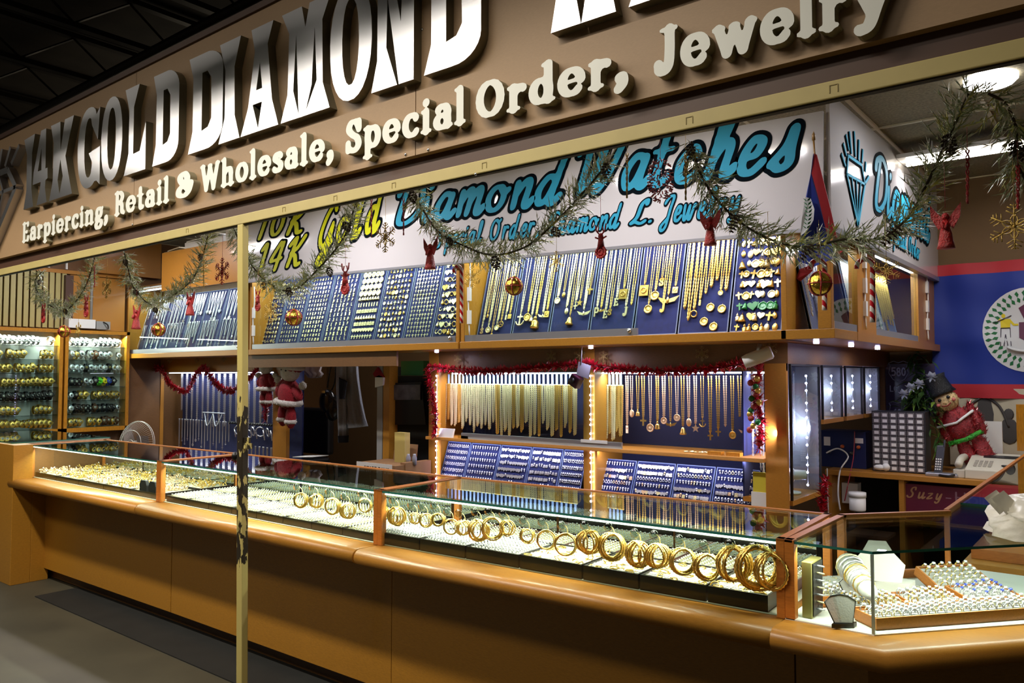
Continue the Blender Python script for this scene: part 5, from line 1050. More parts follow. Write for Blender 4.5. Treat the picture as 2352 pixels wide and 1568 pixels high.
# ---------------------------------------------------------------- plush figures
MULTI = False
def fuzzy(m, n, L, w=.004, mi=0):
    V = np.array(m.V); c = V.mean(0); F = [f for f in m.F if len(f) >= 3]; rnd = random.Random(3)
    for _ in range(n):
        f = rnd.choice(F); P = V[list(f[:3])]; a, b = rnd.random(), rnd.random()
        if a+b > 1: a, b = 1-a, 1-b
        p = P[0]+(P[1]-P[0])*a+(P[2]-P[0])*b; nn = np.cross(P[1]-P[0], P[2]-P[0]); l = np.linalg.norm(nn)
        if l < 1e-9: continue
        nn /= l; d = nn*(rnd.choice((1, -1)))+np.array([rnd.gauss(0, .6) for _ in range(3)]); d /= np.linalg.norm(d); t = np.cross(d, (.3, .2, .9)); t /= np.linalg.norm(t)+1e-9
        m.add([p-t*w, p+t*w, p+d*L], [(0, 1, 2)], mi if rnd.random() < .8 else (1 if mi == 0 and MULTI else mi))
    return m
fz = mat('white_plush', (206, 200, 192), .95, var=.15, vscale=60, bump=.8); rp = mat('red_plush', (140, 14, 28), .85, var=.4, vscale=120, bump=.6)
def plush(px, py, s, label, Y=4.5, lean=.0):
    c = P5(px, py, Y); t = thing('plush_ornament', label, 'plush toy', c, 'plush santa toys'); R_ = rot('Y', lean); f = lambda x, y, z: c+R_@np.array((x, y, z))*s
    m = MB(); m.ball(f(0, 0, 0), (.3*s, .22*s, .36*s), 14, 10); m.ball(f(-.3, -.02, .1), (.12*s, .1*s, .24*s), 10, 8, M=rot('Y', .7)); m.ball(f(.3, -.02, .1), (.12*s, .1*s, .24*s), 10, 8, M=rot('Y', -.7)); m.ball(f(-.15, 0, -.5), (.13*s, .12*s, .26*s), 10, 8); m.ball(f(.15, 0, -.5), (.13*s, .12*s, .26*s), 10, 8); fuzzy(m, 900, .016); m.build('red_suit', rp, t)
    m = MB(); m.ball(f(0, -.03, .5), (.24*s, .2*s, .22*s), 14, 10); m.build('head', fz, t); m = MB(); m.ring(f(0, 0, -.18), .27*s, .07*s, R_@np.array((0, 0, 1)), 16, 6)
    for q in (-.15, .15): m.ball(f(q, 0, -.6), (.16*s, .14*s, .08*s), 10, 6)
    m.ball(f(-.46, 0, .26), .09*s, 8, 6); m.ball(f(.46, 0, .26), .09*s, 8, 6); fuzzy(m, 900, .014); m.build('white_trim', fz, t)
    m = MB(); m.lathe([(.25*s, 0), (.2*s, .15*s), (.1*s, .32*s), (.02*s, .42*s)], f(0, 0, .6), 12, ax=R_@np.array((.3, 0, 1))); m.build('red_hat', rp, t); m = MB(); m.ring(f(0, 0, .62), .25*s, .06*s, R_@np.array((0, 0, 1)), 16, 6); m.ball(f(.14, 0, 1.02), .08*s, 8, 6); m.build('hat_trim', fz, t)
    m = MB(); m.ball(f(-.08, -.21, .55), .025*s, 6, 4); m.ball(f(.08, -.21, .55), .025*s, 6, 4); m.build('eyes', BLK, t)
plush(664, 905, .42, 'larger red and white santa plush hanging on the wood post', lean=.15); plush(612, 880, .30, 'smaller white topped plush hanging left on the wood post')
m = MB(); c = P5(870, 874, 4.7); m.prism([(-.05, -.06), (.05, -.04), (.06, .03), (0, .05), (-.05, .03)], c, (1, 0, 0), (0, 0, 1), (0, .02, 0)); tag(m.build('paper_santa', PAPER), 'small white paper face with red hat on the grey post', 'ornament'); o = m = MB(); m.prism([(-.05, .03), (.06, .03), (-.02, .12), (-.08, .06)], c, (1, 0, 0), (0, 0, 1), (0, .02, 0)); m.build('red_hat', rp, bpy.data.objects['paper_santa']).location = (0, 0, 0)
# ---------------------------------------------------------------- back area: desk, drawers, phone, fax, doll, plant
D0 = 6.35; DZ = .77; q = lambda px, py, Y=6.6: at(px, py, Y=Y)
dk = thing('back_desk', 'honey wood desk along the back wall below the flag', 'desk', (-1.3, 6.8, 0))
MB().box(-1.93, D0, DZ-.04, .3, 7.2, DZ).build('desk_top', WOODX, dk, bevel=.004); dm = at(2063, 1130, Y=D0)[0]
for x in (-1.92, dm, .2): MB().box(x, D0+.02, 0, x+.035, 7.2, DZ-.04).build('upright_panel', WOODX, dk)
MB().box(dm+.03, D0+.04, .42, .2, 7.2, .44).build('shelf', WOODX, dk); MB().box(-1.9, 7.0, 0, .2, 7.02, .72).build('back_panel', MAT_BLACK, dk)
sb = thing('shoe_carton', 'maroon carton printed with golden and grey lettering under the desk', 'box', (dm+.4, 6.6, .44)); bxx = at(2078, 1120, Y=6.42); MB().box(bxx[0], 6.42, .442, bxx[0]+.75, 6.75, .70).build('carton_body', mat('maroon_carton', (98, 22, 48), .5), sb)
m = MB(); write(m, 'scri', 'Suzy', (bxx[0]+.01, 6.418, .6), (1, 0, 0), (0, 0, 1), (0, -1, 0), .24, .08, depth=.002); m.build('gold_lettering', mat('tan_lettering', (176, 132, 92), .5), sb)
m = MB(); write(m, 'thin', 'Hollyw', (bxx[0]+.33, 6.418, .59), (1, 0, 0), (0, 0, 1), (0, -1, 0), .36, .08, depth=.002); m.box(bxx[0]+.27, 6.4175, .615, bxx[0]+.305, 6.419, .622); m.build('grey_lettering', mat('grey_lettering', (150, 110, 124), .5), sb)
# drawer cabinet
x0, x1 = q(2003, 1000, 6.5)[0], q(2126, 1000, 6.5)[0]; pc = thing('parts_drawer_cabinet', 'small parts cabinet with six columns of labelled drawers', 'cabinet', ((x0+x1)/2, 6.6, DZ))
MB().box(x0, 6.5, DZ, x1, 6.68, DZ+.46).build('cabinet_body', mat('dark_drawer_grey', (44, 42, 46), .5), pc); dmt = mat('drawer_front_grey', (112, 106, 106), .35)
for r in range(10):
    for c_ in range(6):
        a = x0+.008+c_*(x1-x0-.012)/6; z = DZ+.008+r*.0448; d = MB().box(a, 6.488, z, a+(x1-x0)/6-.008, 6.5, z+.039).build('drawer', dmt, pc)
        MB().box(a+.012, 6.484, z+.008, a+(x1-x0)/6-.018, 6.488, z+.031).build('paper_label', PAPER, d)
for o in pc.children: 
    for k in o.children: k.location = (0, 0, 0)
# plating unit (blue)
a = q(1885, 1080, 6.55); b = q(1990, 1080, 6.55); bl = thing('blue_machine', 'dark blue bench machine with knobs and white leads', 'machine', ((a[0]+b[0])/2, 6.65, DZ)); MB().box(a[0], 6.55, DZ, b[0], 6.8, DZ+.29).build('metal_body', mat('dark_blue_metal', (14, 30, 78), .45), bl, bevel=.004)
for i, f in enumerate((.2, .5, .7, .85)): MB().lathe([(.014, 0), (.014, .02), (0, .022)], (a[0]+(b[0]-a[0])*f, 6.55, DZ+.12+.05*(i % 2)), 10, ax=(0, -1, 0)).build('knob', [BLK, mat('orange_knob', (200, 90, 30), .4)][i % 2], bl)
MB().box(a[0]+.03, 6.545, DZ+.17, a[0]+.08, 6.549, DZ+.24).box(a[0]+.27, 6.545, DZ+.2, a[0]+.33, 6.549, DZ+.24).build('gauge_plate', PAPER, bl)
MB().tube(smooth([q(1898, 1040, 6.4), q(1925, 1030, 6.4), q(1948, 1048, 6.38), q(1930, 1080, 6.33), q(1925, 1130, 6.3), q(1930, 1172, 6.3)], 6), .006, 5).build('white_cable', WHT, label='white cable looping from the blue machine to the floor', cat='cable')
MB().tube(smooth([q(1963, 990, 6.5), q(1960, 1050, 6.4), q(1948, 1110, 6.33), q(1940, 1150, 6.33)], 6), .004, 5).build('red_cable', mat('red_wire', (150, 30, 44), .4), label='thin red wire hanging before the blue machine', cat='cable')
MB().tube(smooth([q(1900, 1075, 6.33), q(1901, 1130, 6.33), q(1903, 1180, 6.33)], 4), .005, 5).build('white_cable', WHT, label='straight white cable hanging at the left desk end', cat='cable')
c = q(1970, 1172, 6.2); jr = thing('white_jar', 'white lidded plastic jar under the desk', 'jar', c); MB().lathe([(.055, .0), (.058, .01), (.058, .1)], c, 16).build('jar_body', WHT, jr); MB().lathe([(.062, .1), (.062, .135), (0, .137)], c, 16).build('jar_lid', WHT, jr)
c = q(1952, 1150, 6.6); MB().box(c[0]-.06, 6.6, c[2]-.02, c[0]+.06, 6.7, c[2]+.14).build('tissue_box', PAPER, label='white carton standing behind the lidded jar', cat='box')
tz = c[2]; MB().box(-1.9, 6.1, c[2]-.18, dm-.02, 6.34, c[2]-.16).build('low_stand', DKB, label='low dark board carrying the white jar', cat='board')
c = q(2022, 1076, 6.42); m = MB(); m.ball(c+np.array((0, 0, .01)), (.05, .03, .022), 8, 5); m.ball(c+np.array((.04, 0, .015)), (.03, .03, .03), 7, 5); m.build('crumpled_tissue', PAPER, label='crumpled white tissue in front of the drawer cabinet', cat='tissue')
# cordless phone
c = q(2142, 1085, 6.4); ph = thing('cordless_phone', 'silver cordless phone standing in its charging base', 'phone', (c[0], 6.45, DZ)); m = MB(); m.box(c[0]-.05, 6.4, DZ, c[0]+.16, 6.5, DZ+.025); m.build('charging_base', ALU, ph, bevel=.006)
m = MB(); m.slab((c[0], 6.44, DZ+.02), (.05, .01, 0), (0, .03, 0), (.02, .03, .2)); m.tube([(c[0]+.065, 6.48, DZ+.21), (c[0]+.07, 6.485, DZ+.26)], .008, 6); m.build('handset', mat('dark_silver_plastic', (70, 72, 84), .35), ph, bevel=.005)
m = MB(); [m.slab((c[0]+.008+.014*i+.0018*j*.8, 6.438+.003*j, DZ+.045+.018*j), (.009, 0, 0), (0, .004, 0), (0, .002, .01)) for i in range(3) for j in range(5)]; m.build('keypad', PAPER, ph)
# fax machine
a, b = q(2188, 1090, 6.4), q(2315, 1095, 6.4); fx_ = thing('fax_machine', 'beige desktop fax machine with handset on the desk', 'fax machine', ((a[0]+b[0])/2, 6.6, DZ)); bei = mat('beige_plastic', (206, 198, 178), .45)
w_ = b[0]-a[0]; m = MB(); m.prism([(6.4, DZ+.0), (6.78, DZ), (6.78, DZ+.16), (6.4, DZ+.07)], (a[0]+.08, 0, 0), (0, 1, 0), (0, 0, 1), (w_-.04, 0, 0)); m.build('fax_body', bei, fx_, bevel=.008)
m = MB(); m.box(a[0], 6.42, DZ, a[0]+.075, 6.76, DZ+.06); m.build('handset_cradle', bei, fx_, bevel=.006); m = MB(); m.tube(smooth([(a[0]+.035, 6.42, DZ+.09), (a[0]+.035, 6.5, DZ+.12), (a[0]+.035, 6.66, DZ+.13), (a[0]+.035, 6.76, DZ+.11)], 5), .026, 8); m.build('handset', bei, fx_)
fy = lambda y: DZ+.07+(y-6.4)*.237+.002
m = MB(); [m.slab((a[0]+.12+.03*i, 6.46+.035*j, fy(6.46+.035*j)), (.02, 0, 0), (0, .022, .005), (0, 0, .004)) for i in range(4) for j in range(4)]; m.build('keypad', mat('grey_keys', (168, 160, 146), .5), fx_)
m = MB(); m.slab((a[0]+.16, 6.66, fy(6.66)), (.26, 0, 0), (0, .05, .012), (0, 0, .004)); m.lathe([(.03, 0), (.028, .006), (0, .007)], (b[0]-.02, 6.5, fy(6.5)), 14); m.build('display_window', mat('dark_display', (30, 32, 34), .3), fx_)
MB().tube(smooth([(a[0]+.02, 6.42, DZ+.02), (a[0]-.02, 6.38, DZ+.012), (a[0]-.08, 6.4, DZ+.012), (a[0]-.1, 6.44, DZ+.012)], 5), .01, 6).build('coiled_cord', BLK, fx_)
# white board and print behind the doll
a, b = q(2240, 1045, 6.95), q(2302, 968, 6.95); MB().box(a[0], 6.93, DZ+.01, b[0], 6.96, b[2]).build('white_board', WHT, label='blank white board leaning behind the tinsel soldier', cat='board')
a, b = q(2215, 1070, 7.15), q(2352, 925, 7.15); pr_ = thing('wall_print', 'cream poster with grey drawings on the wall below the flag', 'poster', ((a[0]+b[0])/2, 7.17, a[2]-.1)); MB().box(a[0]-.1, 7.16, DZ+.02, b[0]+.3, 7.17, 1.40).build('poster_sheet', mat('cream_poster', (196, 186, 160), .7, var=.12, vscale=3), pr_)
m = MB(); c = q(2262, 950, 7.155); gk = mat('pencil_grey', (72, 68, 66), .8)
m.prism([(-.05, -.14), (.05, -.14), (.06, .0), (.04, .12), (-.04, .12), (-.06, 0)], c, (1, 0, 0), (0, 0, 1), (0, .004, 0)); m.tube(smooth([c+np.array((-.16, 0, -.1)), c+np.array((-.1, 0, .06)), c+np.array((0, 0, .14))], 5), .01, 4); m.tube(smooth([c+np.array((.16, 0, -.1)), c+np.array((.1, 0, .06)), c+np.array((0, 0, .14))], 5), .01, 4); c = q(2318, 990, 7.155); m.ball(c, (.07, .004, .1), 10, 6); m.ball(c+np.array((0, 0, .13)), (.035, .004, .045), 8, 6); m.build('pencil_drawing', gk, pr_)
MB().box(q(2334, 950, 6.2)[0], 6.2, ZT+.01, q(2334, 950, 6.2)[0]+.1, 6.26, 1.31).build('yellow_wood_post', OAK, label='bright oak frame end at the right picture edge below the flag', cat='frame')
# tinsel soldier doll
tn = mat('red_tinsel_body', (176, 8, 26), .3, var=.75, vscale=150, bump=.9, spec=1); bkt = mat('black_tinsel', (14, 14, 16), .35, var=.5, vscale=150, bump=.8); skn = mat('cream_tinsel', (226, 196, 140), .6, var=.25, vscale=90, bump=.6)
c = q(2205, 975, 6.75); dn_ = thing('tinsel_soldier', 'red tinsel toy soldier with black hat leaning over the desk', 'doll', c); R_ = rot('Y', -.45); s = 1.0; f = lambda x, y, z: c+R_@np.array((x, y, z)); RR = R_
m = MB(); m.ball(f(0, 0, 0), (.115, .07, .14), 16, 12, M=RR); m.ball(f(-.115, 0, -.0), (.035, .045, .13), 10, 8, M=RR); m.ball(f(.12, 0, 0), (.035, .045, .13), 10, 8, M=RR); m.ball(f(-.05, 0, -.23), (.055, .055, .15), 12, 8, M=RR); m.ball(f(.055, 0, -.23), (.055, .055, .15), 12, 8, M=RR); MULTI = True; fuzzy(m, 3200, 0.034); m.build('red_suit', [tn, mat('tinsel_sparkle', (250, 120, 120), .2, .3)], dn_); MULTI = False
m = MB(); m.ball(f(0, -.01, .2), (.085, .07, .085), 14, 10, M=RR); fuzzy(m, 900, 0.012); m.build('face', skn, dn_); m = MB(); m.lathe([(.1, 0), (.085, .03), (.075, .12), (.085, .15), (0, .16)], f(0, 0, .25), 14, ax=RR@np.array((0, 0, 1))); m.build('black_hat', bkt, dn_)
m = MB(); m.ball(f(-.05, 0, -.36), (.06, .065, .035), 10, 6, M=RR); m.ball(f(.055, 0, -.36), (.06, .065, .035), 10, 6, M=RR); m.build('black_boots', bkt, dn_)
m = MB(); m.tube([f(-.12, -.075, -.1), f(0, -.085, -.115), f(.12, -.075, -.1)], .016, 6); fuzzy(m, 300, 0.016); m.build('green_belt', mat('green_tinsel', (60, 170, 50), .35, var=.5, vscale=150, bump=.6), dn_); m = MB(); m.tube([f(-.14, -.06, .04), f(0, -.08, .02), f(.14, -.06, .06)], .01, 6); m.build('white_sash', WHT, dn_)
m = MB(); m.ball(f(-.03, -.078, .215), .013, 8, 6); m.ball(f(.035, -.078, .215), .013, 8, 6); m.build('eyes', BLK, dn_); m = MB(); m.tube(smooth([f(-.035, -.08, .17), f(0, -.085, .158), f(.035, -.08, .17)], 4), .004, 5); m.build('smile', rp, dn_); m = MB(); m.ball(f(-.055, -.07, .185), .014, 8, 6); m.ball(f(.06, -.07, .185), .014, 8, 6); m.build('pink_cheeks', mat('pink_cheek', (214, 120, 110), .7), dn_)
# trailing silk plant
pt = thing('silk_plant', 'trailing green plant with pale blossoms beside the flag', 'plant', q(2120, 1080, 6.8)); lf = [mat('leaf_green', (50, 84, 30), .5, var=.3, vscale=20), mat('leaf_light_green', (116, 148, 50), .5, var=.2, vscale=20)]
def leaf(m, p, d, L, w, mi=0, droop=.3):
    d = np.array(d, float); d /= np.linalg.norm(d)+1e-9; s_ = np.cross(d, (0, .3, 1)); s_ /= np.linalg.norm(s_)+1e-9; u = np.cross(s_, d); p = np.array(p)
    m.add([p, p+d*L*.4+s_*w, p+d*L*.45-u*w*.3, p+d*L*.4-s_*w, p+d*L-np.array((0, 0, droop*L))], [(0, 1, 2), (0, 2, 3), (1, 4, 2), (2, 4, 3)], mi)
m = MB(); st = MB()
for i in range(20):
    a = q(2115+random.uniform(-25, 15), 900+random.uniform(-40, 30), 6.85); b = q(2112+random.uniform(-35, 60), 1000+random.uniform(-60, 80), 6.7); P = smooth([a, (a+b)/2+np.array((random.uniform(-.06, .06), -.06, .05)), b], 8); st.tube(P, .003, 4)
    for p in P: leaf(m, p, (random.uniform(-1, 1), random.uniform(-1, .1), random.uniform(-.9, .3)), random.uniform(.06, .14), random.uniform(.01, .022), random.choice([0, 0, 1]))
for i in range(60): leaf(m, q(2120+random.uniform(-30, 20), 840+random.uniform(-30, 60), 6.95), (random.uniform(-1, 1), -.5, random.uniform(-1, .6)), random.uniform(.07, .12), .02, 0)
m.build('foliage', lf, pt); st.build('stems', lf[0], pt)
for i, (px, py) in enumerate([(2092, 890), (2140, 865), (2112, 882), (2076, 905)]):
    b = MB(); c = q(px, py, 6.6)
    for j in range(7): leaf(b, c, (math.cos(j*.9), -.5, math.sin(j*.9)), .05, .024, 0, 0)
    b.build('pale_blossom', mat('pale_blossom', (196, 204, 216), .6), pt)
# big flag
FLB = mat('flag_blue_cloth', (10, 42, 136), .65, sheen=.05); FLR = mat('flag_red_cloth', (176, 26, 38), .65, sheen=.3); FLW = mat('flag_white_cloth', (214, 214, 214), .7)
fl = thing('wall_flag', 'large blue flag with red bands and white disc on the back wall', 'flag', (-.6, 7.17, 1.33)); FX0, FX1, FZ0, FZ1 = -1.30, .20, 1.325, 2.40
def wav(x, z): return 7.15-.012*math.sin(x*17+z*3)-.008*math.sin(z*14+x*5)-.012*math.exp(-((z-1.78)/.03)**2)*.6-.02*max(0, 1-(x-FX0)/.1)
def clothrect(x0, x1, z0, z1, off, m_, name, nx=46, nz=20, disc=None):
    V = []; mb = MB()
    for s_ in (0, .003):
        for i in range(nz+1):
            for j in range(nx+1): x = x0+(x1-x0)*j/nx; z = z0+(z1-z0)*i/nz; V.append((x, wav(x, z)-off+s_, z))
    F = []; n1 = (nx+1)*(nz+1)
    for i in range(nz):
        for j in range(nx): k = i*(nx+1)+j; F += [(k, k+1, k+nx+2, k+nx+1), (n1+k, n1+k+nx+1, n1+k+nx+2, n1+k+1)]
    mb.add(V, F, 0, True); return mb.build(name, m_, fl)
clothrect(FX0, FX1, FZ0+.11, FZ1-.09, 0, FLB, 'blue_field'); clothrect(FX0, FX1, FZ0, FZ0+.11, 0, FLR, 'red_band', nz=3); clothrect(FX0, FX1, FZ1-.09, FZ1, 0, FLR, 'red_band', nz=3)
dc = at(2362, 757, Y=7.14); DX, DZ_, DR = dc[0], dc[2], .325
def onflag(mb, poly, off, m=0):   # thin cloth patch following the flag
    V = [(x, wav(x, z)-off, z) for x, z in poly]; mb.add(V, [tuple(range(len(V)))[::-1]], m)
m = MB(); V = [(DX, wav(DX, DZ_)-.004, DZ_)]; F = []; NR, NA = 8, 40
for r in range(1, NR+1):
    for k in range(NA): x = DX+DR*.93*r/NR*math.cos(k*2*math.pi/NA); z = DZ_+DR*r/NR*math.sin(k*2*math.pi/NA); V.append((x, wav(x, z)-.004, z))
F = [(0, 1+k, 1+(k+1) % NA)[::-1] for k in range(NA)]+[(1+r*NA+k, 1+(r+1)*NA+k, 1+(r+1)*NA+(k+1) % NA, 1+r*NA+(k+1) % NA)[::-1] for r in range(NR-1) for k in range(NA)]
m.add(V, F, 0, True); m.build('white_disc', FLW, fl); m = MB()
for k in range(36):
    a = math.radians(k*10+5); cx_, cz_ = DX+DR*.76*math.cos(a), DZ_+DR*.8*math.sin(a); tx, tz_ = -math.sin(a), math.cos(a); s_ = 1 if math.cos(a) < 0 else -1; tx, tz_ = tx*s_*-1, tz_*s_*-1
    for sd_ in (1, -1):
        nx_, nz2 = math.cos(a)*sd_, math.sin(a)*sd_; P = [(0, 0), (.012, .02), (.005, .045), (-.01, .03)]
        poly = [(cx_+tx*p[0]*1.2+nx_*p[1], cz_+tz_*p[0]*1.2+nz2*p[1]) for p in P]; V = [(x, wav(x, z)-.007, z) for x, z in poly]; m.add(V, [(0, 1, 2, 3)], 0)
m.build('leaf_wreath', mat('wreath_green', (22, 104, 54), .7), fl)
def person(cx_, col, flip):
    m = MB(); b = MB(); f = flip
    P = lambda x, z: (cx_+x*f, DZ_+z)
    onflag(m, [P(-.03, .02), P(.03, .02), P(.035, .09), P(-.035, .09)][::f], .008); onflag(m, [P(-.013+.014*math.cos(t), .115+.017*math.sin(t)) for t in np.linspace(0, 6.28, 9)[:-1]][::f], .008); onflag(m, [P(.03, .09), P(.06, .05), P(.085, .05), P(.085, .036), P(.05, .036), P(.03, .065)][::f], .008); onflag(m, [P(-.03, .09), P(-.06, .065), P(-.035, .1)][::f], .008)
    m.build('figure_torso', col, fl)
    for pts in ([(-.03, .02), (-.035, -.12)], [(.03, .02), (.035, -.12)], [(0, -.03), (-.012, -.12)], [(0, -.03), (.014, -.12)], [(-.03, .02), (.03, .02)], [(-.08, .06), (.04, .115)]):
        b.tube([(P(*p)[0], wav(*P(*p))-.009, P(*p)[1]) for p in pts], .003, 4)
    b.build('figure_outline', mat('emblem_ink', (40, 24, 48), .7), fl)
person(DX-.15, mat('flag_yellow', (220, 196, 20), .6), 1); person(DX+.15, mat('flag_brown', (110, 66, 40), .6), -1)
m = MB(); onflag(m, [(DX-.06, DZ_+.06), (DX-.06, DZ_-.06), (DX, DZ_-.1), (DX+.06, DZ_-.06), (DX+.06, DZ_+.06)], .008); onflag(m, [(DX-.02, DZ_+.07), (DX+.02, DZ_+.07), (DX+.06, DZ_+.17), (DX, DZ_+.21), (DX-.06, DZ_+.17)], .008); m.build('emblem_shield', mat('emblem_maroon', (96, 40, 70), .6), fl)
m = MB(); m.tube(smooth([(DX-.14, 7.13, DZ_-.13), (DX-.08, 7.125, DZ_-.155), (DX, 7.125, DZ_-.165), (DX+.08, 7.125, DZ_-.155), (DX+.14, 7.13, DZ_-.13)], 4), .012, 5); m.build('emblem_scroll', FLW, fl)
# ---------------------------------------------------------------- counter contents
def ring_t(gem=True, n=10):
    m = MB(); m.ring((0, 0, .2), 1, .17, (0, 1, 0), n, 4)
    if gem: m.lathe([(.15, -.25), (.5, .15), (.35, .4), (0, .42)], (0, 0, 1.15), 6, 1)
    return m
RT_ = ring_t(); RTs = ring_t(True, 7); BAND = ring_t(False, 9)
HOOPM = BAND.mesh("gold_hoop", [GOLD])
GEM = mat('white_stone', (240, 240, 248), .08, spec=1); GEMB = mat('blue_stone', (60, 80, 200), .05, spec=1); GEMR = mat('pink_stone', (230, 120, 130), .05, spec=1)
RM = {k: RT_.mesh('ring', [PMAT[k[0]], k[1]]) for k in [('gold', GEM), ('silver', GEM), ('pale gold', GEM), ('gold', GEMR), ('silver', GEMB)]}
PADM = mat('white_velvet_pad', (204, 200, 192), .9, bump=.1, vscale=200)
def local(M, x, y, z): return (M@np.array((x, y, z, 1)))[:3]
def tray(M, x0, x1, y0, y1, label, h=.036, name='jewelry_tray', m=TRAYM, group=None, z0=None, tilt=0., padm=FOAM):
    z0 = (ZD+.0045) if z0 is None else z0; L = M@MR(((x0+x1)/2, y0, z0), rot('X', tilt)); w = (x1-x0)/2; d = y1-y0
    t = thing(name, label, 'tray', local(L, 0, d/2, 0), group); e = .006
    f = MB(); f.box(-w, 0, 0, w, e, h); f.box(-w, d-e, 0, w, d, h); f.box(-w, e, 0, -w+e, d-e, h); f.box(w-e, e, 0, w, d-e, h); f.box(-w, 0, 0, w, d, .004)
    MB().put(f.T(), L).build('tray_frame', m, t)
    p = MB(); n = max(3, int(d/.02)); 
    p.box(-w+e, e, .004, w-e, d-e, h-.012)
    for i in range(n): y = e+(d-2*e)*(i+.5)/n; p.box(-w+e, y-.006, h-.012, w-e, y+.006, h-.004)
    MB().put(p.T(), L).build('foam_pad', padm, t); return L, w, d, h, n
def fill_rings(tr, cols, s, stuff=None, where='', mats=('gold', 'pale gold'), gems=(GEM,), lim=None, group=None, band=False):
    L, w, d, h, n = tr; c0 = 0
    for i in range(n):
        y = .006+(d-.012)*(i+.5)/n+.006
        for q in range(cols):
            x = -w+.012+(2*w-.024)*(q+.5)/cols+random.uniform(-.001, .001); M4 = L@MR((x, y, h-.006+s*.25), rot('Z', random.uniform(-.25, .25))@rot('X', -.25), s*random.uniform(.9, 1.1))
            if stuff is not None: stuff.put((BAND if band else RTs).T(), M4)
            else:
                k = (random.choice(mats), random.choice(gems)); k = k if k in RM else (k[0], GEM)
                inst(RM[k], 'ring', M4, f'{k[0]} stone ring, {ORD(q+1)} in {ORD(i+1)} row of {where}', 'ring', group)
    return c0
def FR(Fa, Fb):
    L = np.linalg.norm(Fb-Fa); ux = (Fb-Fa)/L; uy = np.array((-ux[1], ux[0])); M = np.eye(4); M[:2, 0] = ux; M[:2, 1] = uy; M[:2, 3] = Fa; return M, L
M1, L1 = FR(F0, F1); M2, L2 = FR(F1, F2); M3, L3 = FR(F2, F3)
# left counter: heaps of gold on trays
for i in range(5):
    for j in range(2):
        a, b = .04+i*(L1-.08)/5, .04+(i+1)*(L1-.08)/5-.006; y0, y1 = (.03, .27) if j == 0 else (.30, .52)
        tr = tray(M1, a, b, y0, y1, f'{["front","rear"][j]} tray of heaped gold rings and charms, {ORD(i+1)} from left in left counter', group='trays in the left counter')
        st = MB()
        for k in range(150 if j == 0 else 90):
            p = (random.uniform(-tr[1]+.015, tr[1]-.015), random.uniform(.015, tr[2]-.015), tr[3]+random.uniform(-.002, .022)); R_ = np.array(Matrix.Rotation(random.uniform(0, 6.28), 3, Vector((random.uniform(-1, 1), random.uniform(-1, 1), random.uniform(-1, 1))).normalized()))
            st.put(BAND.T() if random.random() < .75 else RTs.T(), tr[0]@MR(p, R_, random.uniform(.007, .013)))
        tag(st.build('gold_pile', [GOLD if (i+j) % 2 else GOLDR, GEM]), f'heaped small gold pieces in the {ORD(i+1)} {["front","rear"][j]} tray of left counter', 'gold', kind='stuff')
for i in range(2):
    p = local(M1, L1-.25+i*.11, .035, ZD+.0045); m = MB(); m.prism([(-.04, 0), (.04, 0), (.045, .07), (.03, .1), (-.03, .1), (-.045, .07)], p, (1, 0, 0), (0, 0, 1), (0, .02, 0)); m.build('jewelry_card', mat('black_velvet_card', (20, 20, 26), .8), label=['left', 'right'][i]+' black velvet display card in the left counter corner', cat='card', bevel=.004)
# middle counter: rows of small rings
for i in range(8):
    for j in range(2):
        a, b = .04+i*(L2-.08)/8, .04+(i+1)*(L2-.08)/8-.006; y0, y1 = (.03, .28) if j == 0 else (.30, .52)
        tr = tray(M2, a, b, y0, y1, f'{["front","rear"][j]} tray of pale rings, {ORD(i+1)} from left in middle counter', group='ring trays in the middle counter')
        st = MB(); fill_rings(tr, 11 if j == 0 else 9, .0085, st); tag(st.build('rows_of_rings', [GOLDP, GEM]), f'rows of tiny pale gold rings in the {ORD(i+1)} {["front","rear"][j]} tray of middle counter', 'rings', kind='stuff')
